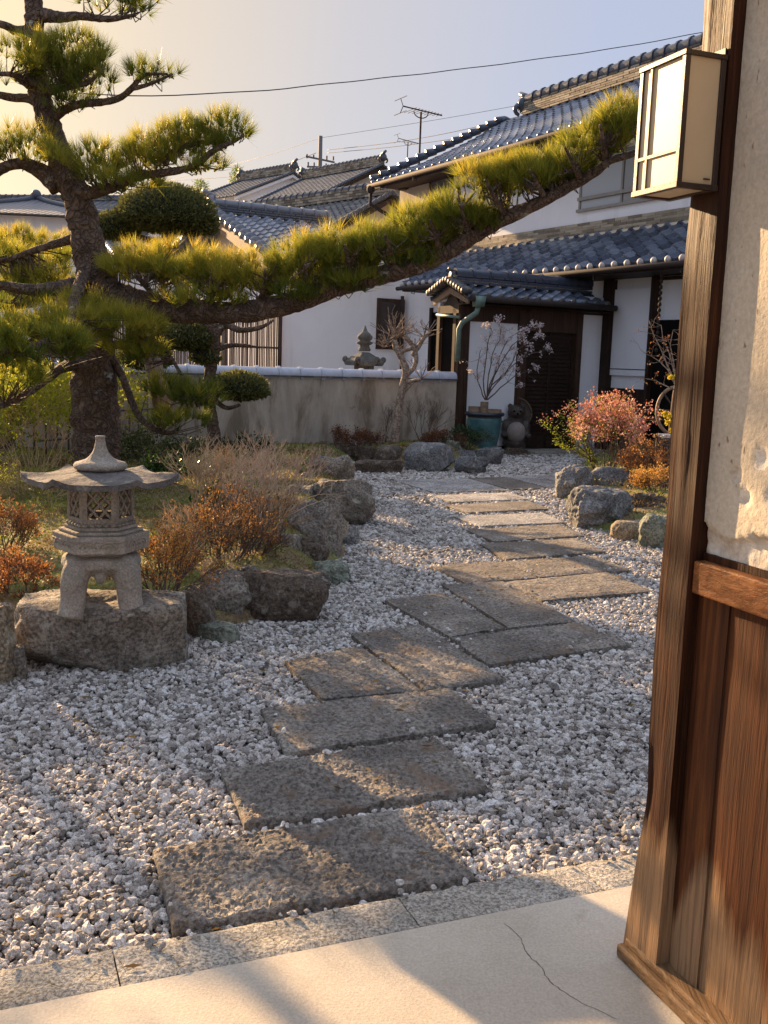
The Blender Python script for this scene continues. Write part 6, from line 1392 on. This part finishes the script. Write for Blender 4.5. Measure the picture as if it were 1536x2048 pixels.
# moss and litter on the bed
def litter(name, poly, dens, label, zf, ymax, seed):
    A = np.array([tuple(p)[:2] for p in poly]); x0, y0 = A.min(0); x1, y1 = A.max(0); n = int((x1 - x0) * (y1 - y0) * dens)
    q = np.stack([RNG.uniform(x0, x1, n), RNG.uniform(y0, y1, n)], 1); q = q[(np.abs(q[:, 0]) < .42 * q[:, 1] + .8) & (q[:, 1] < ymax)]; sd = poly_sd(q, poly); k = sd > .05; q = q[k]; sd = sd[k]
    q = q[RNG.uniform(0, 1, len(q)) < np.clip(9 / q[:, 1], .25, 1) ** 1.5]; sd = poly_sd(q, poly)
    z = np.array([-.03 + (zf + .03) * min(1, s_ / .35) ** .6 + bumpy(x, y) * min(1, s_ / .3) for (x, y), s_ in zip(q, sd)])
    nz = np.array([noise.noise(Vector((x * 1.6, y * 1.6, 7))) + .5 * noise.noise(Vector((x * 5, y * 5, 2))) for x, y in q])
    tt = np.clip(.42 + nz * .9 + RNG.normal(0, .12, len(q)), 0, 1); sc = .012 + .0014 * q[:, 1]
    D = np.stack([RNG.normal(0, .6, len(q)), RNG.normal(0, .6, len(q)), RNG.uniform(.1, .9, len(q))], 1)
    V_ = leaf_quads(np.column_stack([q, z - .003]), D, sc * RNG.uniform(.6, 1.6, len(q)), sc * .4)
    o = arr_mesh(name, V_, 4, M['moss'], tint=tt, origin=(float(q[:, 0].mean()), float(q[:, 1].mean()), 0)); o['kind'] = 'stuff'; o['label'] = label; o['category'] = 'ground cover'
litter('ground_cover', bed, 2600, 'moss and dry leaf litter covering the raised garden bed', .24, 17, 1)
litter('ground_cover', bed2, 900, 'dry leaf litter on the small right bed', .22, 17, 2)
# an unseen sparse young pine, added past the left edge to streak the near gravel with shade
tr = thing('pine_tree', 'unseen sparse young pine added outside the left edge of the view to cast shade', 'tree', (-4.1, 7.2, 0)); T3 = Tree(tr)
def wl(pts, r0): 
    q = [tuple(p) + (r0 * (1 - .75 * i / len(pts)),) for i, p in enumerate(pts)]; sp = spline(q, .05); mb = MB(); mb.tube([p[:3] for p in sp], [p[3] for p in sp], 8, nz=.1); mb.build('limb', M['bark'], parent=tr, smooth=True); T3.nodes.extend(np.array(p[:3]) for p in sp[::2])
wl([(-4.1, 7.2, -.05), (-3.95, 7.2, .7), (-4.15, 7.15, 1.5), (-3.95, 7.1, 2.3), (-4.1, 7.1, 3.0)], .07)
rs = random.Random(3)
for i in range(17):
    z = .7 + i * .15; a = i * 2.4; e = (-4.1 + 1.0 * math.cos(a), 7.15 + 1.0 * math.sin(a), z + .15); wl([(-4.1, 7.15, z - .1), ((-4.1 + e[0]) / 2, (7.15 + e[1]) / 2, z - .05), e], .022)
    k = 30; c = np.array(e); C = c + RNG.normal(0, .11, (k, 3)) * [1, 1, .5]; v_, t_ = tufts(C, np.tile([0, 0, 1.], (k, 1)) + RNG.normal(0, .3, (k, 3)), 24, .12, .004, .4, np.full(k, .5)); T3.N.append(v_); T3.T.append(t_)
T3.done()
# fallen needles and leaf crumbs on gravel and slabs
q = np.stack([RNG.uniform(-1.9, 2.2, 5200), RNG.uniform(1.7, 8, 5200)], 1); q = q[np.abs(q[:, 0]) < .42 * q[:, 1] + .4]; q = q[(q[:, 0] - K0.x) * kn.x + (q[:, 1] - K0.y) * kn.y > -KW * .9]; q = q[poly_sd(q, bed) < 0]; q = q[poly_sd(q, bed2) < 0]
q = q[np.array([noise.noise(Vector((x * 1.3, y * 1.3, 11))) for x, y in q]) > RNG.uniform(-.5, .45, len(q))]
zz = np.full(len(q), .020); 
for c in slab_polys: zz = np.where(poly_sd(q, c) > 0, .043, zz)
zz = np.where((q[:, 0] - K0.x) * kn.x + (q[:, 1] - K0.y) * kn.y < 0, .036, zz)
o = arr_mesh('fallen_needles', leaf_quads(np.column_stack([q, zz]), np.column_stack([RNG.normal(size=(len(q), 2)), np.zeros(len(q))]), np.where(RNG.random(len(q)) < .75, RNG.uniform(.025, .06, len(q)), .014), np.where(RNG.random(len(q)) < .75, .0025, .009)), 4, M['moss'], tint=RNG.uniform(0, .35, len(q)), origin=(0, 4, .02)); o['kind'] = 'stuff'; o['label'] = 'dry pine needles and leaf crumbs scattered on gravel and slabs'; o['category'] = 'litter'
# ---- pollarded bare tree by the wall
YB = 14.6; bb = P(792, 890, YB); bb.z = .2
bt = thing('bare_tree', 'pollarded bare tree with knobbly pale branches in front of the plaster wall', 'tree', tuple(bb)); TB = Tree(bt)
TB.limb([(790, 905, YB, 26), (790, 875, YB, 18), (795, 835, YB, 16), (800, 800, YB, 15), (806, 770, YB, 15), (812, 745, YB, 16), (806, 722, YB, 13), (794, 700, YB, 12), (788, 680, YB, 11)], 'trunk', mat='bark_pale', n=12)
for pts in ([(810, 752, YB, 12), (828, 735, YB, 9), (832, 712, YB, 10), (824, 690, YB, 9), (808, 672, YB, 9)], [(808, 765, YB, 11), (826, 762, YB, 9), (842, 758, YB, 6)], [(824, 712, YB, 8), (838, 692, YB, 9), (848, 676, YB, 7), (862, 662, YB, 4)], [(794, 705, YB, 9), (812, 700, YB, 8), (830, 695, YB, 8)], [(800, 795, YB, 8), (812, 780, YB, 7), (825, 765, YB, 6)]):
    TB.limb(pts, 'limb', mat='bark_pale', n=8)
rs = random.Random(5); sg = []
for (x, y, n, L_) in ((788, 678, 26, .30), (775, 688, 14, .22), (806, 670, 12, .22), (830, 694, 10, .15), (848, 674, 12, .22), (842, 757, 7, .28), (768, 695, 8, .14), (862, 662, 6, .22), (795, 700, 8, .12)):
    for i in range(n):
        p = P(x, y, YB); a = rs.uniform(-1.5, 1.5); d_ = Vector((math.sin(a) * .9, rs.gauss(0, .4), math.cos(a) * .9 + .1)).normalized(); grow(sg, p, d_, L_ * rs.uniform(.35, 1), .007, 1, rs, .3, .6, (1, 2), .1)
arr_mesh('twigs', sticks(sg), 4, M['bark_pale'], parent=bt)
# ---- distant trees
for (x, y, w, h, Y, lab) in ((476, 348, 34, 30, 75, 'feathery bamboo top rising above the distant white-gabled roof'), (402, 378, 34, 36, 70, 'small feathery tree top right above the clipped dome')):
    k = Y / F; c = P(x, y, Y); root = thing('distant_tree', lab, 'tree', (c.x, c.y, 0), 'tree tops beyond the roofs'); n = 520
    mb = MB(); mb.tube([Vector((c.x, c.y, 0)), c - Vector((0, 0, h * k * .4)), c + Vector((0, 0, h * k * .4))], [.12, .08, .02], 6); mb.build('trunk', M['bark_brown'], parent=root)
    lay = RNG.integers(0, 9, n); zz = (lay / 8 - .5) * 1.7 + RNG.normal(0, .05, n); wd = (1 - np.abs(zz + .3) * .55) * RNG.uniform(-1, 1, n)
    C = np.stack([c.x + wd * w * k * .55, c.y + RNG.normal(0, .4, n), c.z + zz * h * k * .5 - np.abs(wd) * .25], 1)
    arr_mesh('crown', leaf_quads(C, RNG.normal(size=(n, 3)) + [0, 0, -.2], RNG.uniform(.15, .4, n), .05), 4, M['leaf_lime'], parent=root, tint=RNG.uniform(.0, .5, n))
# ---- right bed: pink flowering bush, orange shrubs
root, tips, b0 = shrub('flowering_bush', 'rounded bush covered in salmon pink blossom above the grey boulders', 1208, 970, 88, 138, Y=11.8, z0=.2, stems=17, depth=4, mat='twig_dark', leaf='leaf_lime', nl=900, Ls=.04, seed=50, flare=.5, spread=.36, tintb=.2)
tp = np.array([tuple(t[0]) for t in tips]); tp = tp[tp[:, 2] > b0.z + .12]; idx = RNG.integers(0, len(tp), 5200); C = tp[idx] + RNG.normal(0, .03, (5200, 3))
cl = RNG.uniform(0, 1, len(tp))
arr_mesh('blossoms', leaf_quads(C, RNG.normal(size=(5200, 3)) + [0, 0, .3], RNG.uniform(.018, .036, 5200), .022), 4, M['petal_pink'], parent=root, tint=np.clip(cl[idx] + RNG.normal(0, .15, 5200), 0, 1))
rs = random.Random(9); sg = []; tt_ = []
for i in range(16):
    d_ = Vector((-rs.uniform(.15, 1.0), rs.uniform(-.3, .3), rs.uniform(.35, 1.0))).normalized(); tt_ += grow(sg, b0 + Vector((-.12, 0, .12)), d_, rs.uniform(.2, .34), .004, 2, rs, .18, .8, (1, 1), .05)
arr_mesh('long_sprigs', sticks(sg), 4, M['twig_dark'], parent=root)
S_ = np.array(sg); idx = RNG.integers(0, len(S_), 1500); tt = RNG.uniform(0, 1, (1500, 1)); C = S_[idx, :3] * (1 - tt) + S_[idx, 3:6] * tt + RNG.normal(0, .012, (1500, 3))
arr_mesh('sprig_leaves', leaf_quads(C, RNG.normal(size=(1500, 3)), .024, .013), 4, M['leaf_lime'], parent=root, tint=RNG.uniform(.2, 1, 1500))
shrub('azalea', 'orange-red azalea behind the cracked rock near the gate post', 1288, 1008, 60, 88, Y=10.9, z0=.2, stems=18, depth=4, mat='twig_dark', leaf='leaf_red', nl=2800, Ls=.026, group='azaleas in the right bed', seed=51, flare=.9, tintb=.7)
shrub('azalea', 'golden orange azalea in front, touching the gate post', 1312, 1024, 52, 66, Y=10.0, z0=.2, stems=16, depth=4, mat='twig_dark', leaf='leaf_orange', nl=2200, Ls=.024, group='azaleas in the right bed', seed=52, flare=.9, tintb=.8)
shrub('azalea', 'faded reddish shrub half hidden behind the pink bush', 1300, 945, 90, 50, Y=12.9, z0=.2, stems=14, depth=4, mat='twig_dark', leaf='leaf_red', nl=1200, Ls=.03, group='azaleas in the right bed', seed=53, flare=.9, tintb=.3)
# ================================================================ POT, BLOSSOM BRANCHES, STATUE
pc = G(965, 913); YP = pc.y; k = YP / F
m, nt, b, out = newmat('teal_glaze'); v = coords(nt); n1 = tex_noise(nt, v, 6, 6, .65); nt.links.new(ramp(nt, n1, [(.3, (.03, .09, .10)), (.55, (.06, .155, .165)), (.75, (.13, .24, .23))]), b.inputs["Base Color"]); b.inputs["Roughness"].default_value = .3; M['teal'] = m
pot = thing('large_pot', 'large teal glazed water jar beside the entrance holding blossom branches', 'pot', tuple(pc)); s_ = 72 * k / 2; hp = .70
mb = MB(); mb.lathe(pc, [(s_ * .60, 0), (s_ * .66, .02), (s_ * .80, hp * .35), (s_ * .92, hp * .62), (s_ * .97, hp * .82), (s_ * .93, hp * .92), (s_ * .88, hp * .90), (s_ * .7, hp * .5), (.02, hp * .4)], 36); mb.build('body', M['teal'], parent=pot, smooth=True)
M['teal_dark'] = mat_plain('dark_glaze', (.02, .03, .045), .3, .3, 8, .1)
mb = MB(); mb.tube([pc + Vector((math.cos(a) * s_, math.sin(a) * s_, hp * .95)) for a in np.linspace(0, 6.283, 33)], .03, 10); mb.build('rim', M['teal_dark'], parent=pot, smooth=True)
mb = MB(); mb.lathe(pc, [(.02, hp * .88), (s_ * .95, hp * .88), (s_ * .95, hp * .93), (.02, hp * .935)], 30); lid = mb.build('lid', M['twig_dark'], parent=pot)
for (dx, dy, r_, h_, lab) in ((-.16, -.05, .10, .12, 'small wooden measure on the left of the blue pot lid'), (.13, -.12, .12, .09, 'wider wooden tub on the right of the blue pot lid')):
    c = pc + Vector((dx, dy, hp * .937)); mb = MB(); mb.lathe(c, [(r_, 0), (r_, h_), (r_ * .88, h_), (r_ * .86, h_ * .3), (.01, h_ * .3)], 20); o = sharp(mb.build('wooden_tub', M['wood_pale'], origin=c, smooth=True)); tag(o, lab, 'tub')
vc = pc + Vector((-.02, -.12, hp * .937)); vs_ = thing('branch_vase', 'bamboo vase of long white cherry blossom branches standing on the blue pot', 'vase', tuple(vc))
mb = MB(); mb.lathe(vc, [(.062, 0), (.062, .2), (.05, .2), (.048, .05), (.01, .05)], 18); sharp(mb.build('vase', M['wood_pale'], parent=vs_, smooth=True))
rs = random.Random(21); sg = []; tips = []; Yv = vc.y
def BP(x, y, dy=0): return P(x, y, Yv + dy)
for path in ([(972, 800), (966, 760), (972, 720), (976, 690), (984, 665), (978, 652)], [(972, 800), (976, 750), (985, 710), (1000, 680), (1002, 650)], [(973, 800), (990, 750), (1008, 715), (1025, 690), (1045, 672), (1080, 655)], [(973, 800), (995, 765), (1020, 735), (1045, 715), (1070, 705), (1100, 700)], [(973, 800), (1000, 775), (1030, 752), (1058, 742)], [(972, 800), (962, 780), (955, 740), (962, 700)], [(973, 800), (985, 770), (1010, 745), (1035, 700), (1060, 680), (1088, 672)], [(973, 800), (980, 770), (995, 720), (1020, 675), (1052, 660)]):
    dy = rs.uniform(-.15, .15); pts = [BP(x + rs.uniform(-2, 2), y, dy * i / 3) for i, (x, y) in enumerate(path)]
    for i in range(len(pts) - 1):
        a, b_ = pts[i], pts[i + 1]; r_ = .011 * (1 - i / len(pts)) + .002; mid = (a + b_) / 2 + Vector((rs.gauss(0, .012), 0, rs.gauss(0, .012)))
        sg += [(*a, *mid, r_, r_ * .85), (*mid, *b_, r_ * .85, r_ * .7)]
        if i > 0:
            for _ in range(3): tips += grow(sg, mid, ((b_ - a).normalized() + Vector((rs.gauss(0, .6), rs.gauss(0, .5), rs.gauss(0, .5)))).normalized(), rs.uniform(.05, .15), .003, 1, rs, .4, .7, (1, 2), .1)
    tips.append((pts[-1], Vector((0, 0, 1))))
arr_mesh('branches', sticks(sg), 4, M['twig_dark'], parent=vs_)
tp = np.array([tuple(t[0]) for t in tips]); S_ = np.array(sg)[:, 3:6]; tp = np.concatenate([tp, tp, S_[RNG.integers(0, len(S_), 60)]]); n = 3000
cen = tp[RNG.integers(0, len(tp), 520)] + RNG.normal(0, .02, (520, 3)); C = cen[RNG.integers(0, 520, n)] + RNG.normal(0, .013, (n, 3))
arr_mesh('blossoms', leaf_quads(C, RNG.normal(size=(n, 3)), RNG.uniform(.016, .03, n), .02), 4, M['petal_white'], parent=vs_, tint=RNG.uniform(0, 1, n))
# raccoon-dog figure
sc0 = G(1030, 909); sc0 = sc0 + Vector((0, .12, 0))
st = thing('raccoon_dog_statue', 'brown ceramic raccoon-dog figure with pale belly and round straw hat beside the door', 'statue', tuple(sc0)); C0 = sc0
M['cer'] = mat_plain('brown_ceramic', (.045, .033, .026), .5, .5, 12, .4); M['cer_pale'] = mat_plain('pale_ceramic', (.27, .225, .20), .6, .2, 10, .2); M['straw'] = mat_plain('straw_hat', (.085, .062, .046), .9, .4, 40, .8)
def meta(parts, name, mat, vox=.018):
    mb = MB()
    for c, r in parts: mb.ball(C0 + Vector(c) * 1.17, tuple(x * 1.17 for x in r), 18, 12)
    o = mb.build(name, M[mat], parent=st, smooth=True); rm = o.modifiers.new("fuse", 'REMESH'); rm.mode = 'VOXEL'; rm.voxel_size = vox; rm.use_smooth_shade = True
    s2 = o.modifiers.new("soften", 'SMOOTH'); s2.iterations = 5; s2.factor = .6; return o
meta([((0, 0, .30), (.185, .16, .20)), ((0, 0, .14), (.17, .15, .12)), ((0, 0, .47), (.12, .11, .10)), ((0, -.01, .58), (.125, .115, .105)), ((0, -.11, .555), (.06, .06, .045)), ((-.15, -.04, .36), (.055, .06, .13)), ((.15, -.04, .36), (.055, .06, .13)), ((-.10, -.09, .04), (.07, .11, .045)), ((.10, -.09, .04), (.07, .11, .045)), ((-.17, -.10, .26), (.045, .06, .045)), ((.17, -.10, .26), (.045, .06, .045)), ((-.09, 0, .66), (.035, .03, .04)), ((.09, 0, .66), (.035, .03, .04)), ((.05, .15, .16), (.09, .09, .12))], 'body', 'cer')
meta([((0, -.09, .305), (.135, .09, .15))], 'belly', 'cer_pale', .012)
mb = MB(); mb.ball(C0 + Vector((-.053, -.131, .70)), (.04, .023, .033)); mb.ball(C0 + Vector((.053, -.131, .70)), (.04, .023, .033)); e_ = mb.build('eye_patch', M['straw'], parent=st, smooth=True)
mb = MB(); mb.ball(C0 + Vector((-.053, -.153, .70)), .015); mb.ball(C0 + Vector((.053, -.153, .70)), .015); mb.ball(C0 + Vector((0, -.197, .66)), .019); mb.build('eyes_and_nose', M['dark_void'], parent=st, smooth=True)
mb = MB(); rot = Matrix.Rotation(R(72), 3, 'X'); hc = C0 + Vector((0, .10, .655)); base = len(mb.v)
for i in range(13):
    r_ = .262 * (1 - i / 12.0) if i else .262; r_ = .262 * (1 - i / 12); z_ = -.10 * (i / 12) ** .8
    for kk in range(32): a = kk / 32 * 6.2832; w_ = 1 + .01 * (i % 2); mb.v.append(tuple(hc + rot @ Vector((r_ * w_ * math.cos(a), r_ * w_ * math.sin(a), z_ + .004 * (i % 2)))))
for i in range(12):
    for kk in range(32): a = base + i * 32 + kk; b_ = base + i * 32 + (kk + 1) % 32; mb.f.append((a, b_, b_ + 32, a + 32))
hat = mb.build('straw_hat', M['straw'], parent=st, smooth=True); so2 = hat.modifiers.new("thick", 'SOLIDIFY'); so2.thickness = .012
mb = MB(); mb.tube([hc + rot @ Vector((.262 * math.cos(a), .262 * math.sin(a), 0)) for a in np.linspace(0, 6.283, 33)], .018, 8); mb.build('hat_rim', M['straw'], parent=st, smooth=True)
rock(1026, 912, 66, 16, 'rock_dark', 'flat dark stone in front of the raccoon-dog figure', .5, 60, .03, .9, .1, grp='rocks before the plaster wall')
# ---- things under the eave near the gate post
YQ = 12.4; qb = P(1338, 970, YQ - 1.3); qb.z = 0
pl_ = thing('planter', 'tall square black planter with a pale rim next to the gate post', 'planter', tuple(qb)); zt = P(1338, 872, YQ - 1.3).z
mb = MB(); hw = .13; 
mb.hexa([qb + Vector((x * hw * .9, y * hw * .9, 0)) for x, y in ((-1, -1), (1, -1), (1, 1), (-1, 1))], [qb + Vector((x * hw, y * hw, zt - .02)) for x, y in ((-1, -1), (1, -1), (1, 1), (-1, 1))]); mb.build('body', M['teal_dark'], parent=pl_, bevel=.01)
mb = MB(); mb.box(qb + Vector((0, 0, zt)), (hw * 2.15, hw * 2.15, .035)); mb.build('rim', M['cap_pale'], parent=pl_, bevel=.006)
ba = P(1300, 900, 14.2); ba.z = 0; bench = thing('wooden_bench', 'dark wooden bench under the eave behind the pink bush', 'bench', tuple(ba)); zs = P(1290, 822, 14.2).z
mb = MB(); mb.box(ba + Vector((.0, 0, zs)), (.85, .4, .05)); mb.build('seat', M['wood_brown'], parent=bench, bevel=.006)
for dx in (-.36, .36):
    for dy in (-.15, .15): mb = MB(); mb.box(ba + Vector((dx, dy, zs / 2 - .012)), (.06, .06, zs - .028)); mb.build('leg', M['wood_brown'], parent=bench)
mb = MB(); mb.box(ba + Vector((0, -.15, zs - .09)), (.655, .03, .08)); mb.build('apron', M['wood_brown'], parent=bench)
wc = P(1352, 822, 12.6); wt_ = thing('cart_wheel', 'brown wooden wheel leaning behind the gate post', 'wheel', (wc.x, wc.y, 0)); rw = 38 * 12.6 / F
mb = MB(); mb.tube([wc + Vector((rw * math.cos(a), .02 * math.sin(a), rw * 1.25 * math.sin(a))) for a in np.linspace(0, 6.283, 41)], .022, 8); mb.build('rim', M['wood_pale'], parent=wt_, smooth=True)
mb = MB(); mb.tube([wc + Vector((0, -.05, 0)), wc + Vector((0, .05, 0))], .045, 12); mb.build('hub', M['wood_brown'], parent=wt_, smooth=True)
mb = MB()
for a in np.linspace(0, 6.283, 9)[:-1]: mb.tube([wc, wc + Vector((rw * math.cos(a), 0, rw * 1.25 * math.sin(a)))], .012, 6)
mb.build('spokes', M['wood_brown'], parent=wt_, smooth=True)
mb = MB(); zb = wc.z - rw * 1.25 - .02
for dx in (-.2, .2): mb.box((wc.x + dx, wc.y, zb / 2), (.05, .05, zb))
mb.box((wc.x, wc.y, zb + .0), (.5, .07, .04)); mb.build('stand', M['wood_brown'], parent=wt_)
YV = 12.0; vb = P(1352, 770, YV); fl = thing('branch_arrangement', 'bare branches and a few yellow blooms spreading out from behind the gate post', 'branches', (vb.x, vb.y, 0)); sg = []; rs = random.Random(4); tips = []
mb = MB(); mb.tube([Vector((vb.x, vb.y + .1, 0)), Vector((vb.x, vb.y, vb.z - .1)), vb], [.05, .035, .02], 8); mb.build('stem', M['bark_brown'], parent=fl, smooth=True)
for path in ([(1352, 770), (1338, 745), (1328, 710), (1312, 680), (1302, 655)], [(1350, 765), (1330, 720), (1318, 690), (1306, 668), (1298, 640)], [(1350, 770), (1336, 740), (1318, 722), (1302, 712), (1288, 706)], [(1350, 780), (1328, 770), (1308, 760), (1284, 756)], [(1352, 760), (1346, 720), (1340, 690), (1346, 660)], [(1352, 760), (1338, 705), (1326, 680), (1322, 650)]):
    pts = [P(x, y, YV) for x, y in path]
    for i in range(len(pts) - 1):
        r_ = .010 * (1 - i / 5); sg.append((*pts[i], *pts[i + 1], r_, r_ * .75))
        for _ in range(2): tips += grow(sg, pts[i + 1], Vector((rs.gauss(0, .8), rs.gauss(0, .3), rs.gauss(.2, .6))).normalized(), rs.uniform(.05, .14), .003, 1, rs, .4, .7, (1, 2), .1)
arr_mesh('branches', sticks(sg), 4, M['bark_pale'], parent=fl)
tp = np.array([tuple(t[0]) for t in tips]); n = 160; C = tp[RNG.integers(0, len(tp), n)] + RNG.normal(0, .01, (n, 3)); arr_mesh('buds', leaf_quads(C, RNG.normal(size=(n, 3)), .02, .013), 4, M['leaf_red'], parent=fl, tint=RNG.uniform(0, 1, n))['kind'] = 'stuff'
cs = np.array([tuple(P(x, y, YV - .05)) for x, y in ((1342, 754), (1330, 828), (1339, 832), (1336, 845), (1344, 860))]); n = 700; C = cs[RNG.integers(0, 5, n)] + RNG.normal(0, .014, (n, 3)); arr_mesh('yellow_blooms', leaf_quads(C, RNG.normal(size=(n, 3)), .02, .016), 4, M['petal_yellow'], parent=fl, tint=RNG.uniform(0, 1, n))
# ---- tidy: drop the helper property
for o in scene.objects:
    if '_o' in o: del o['_o']
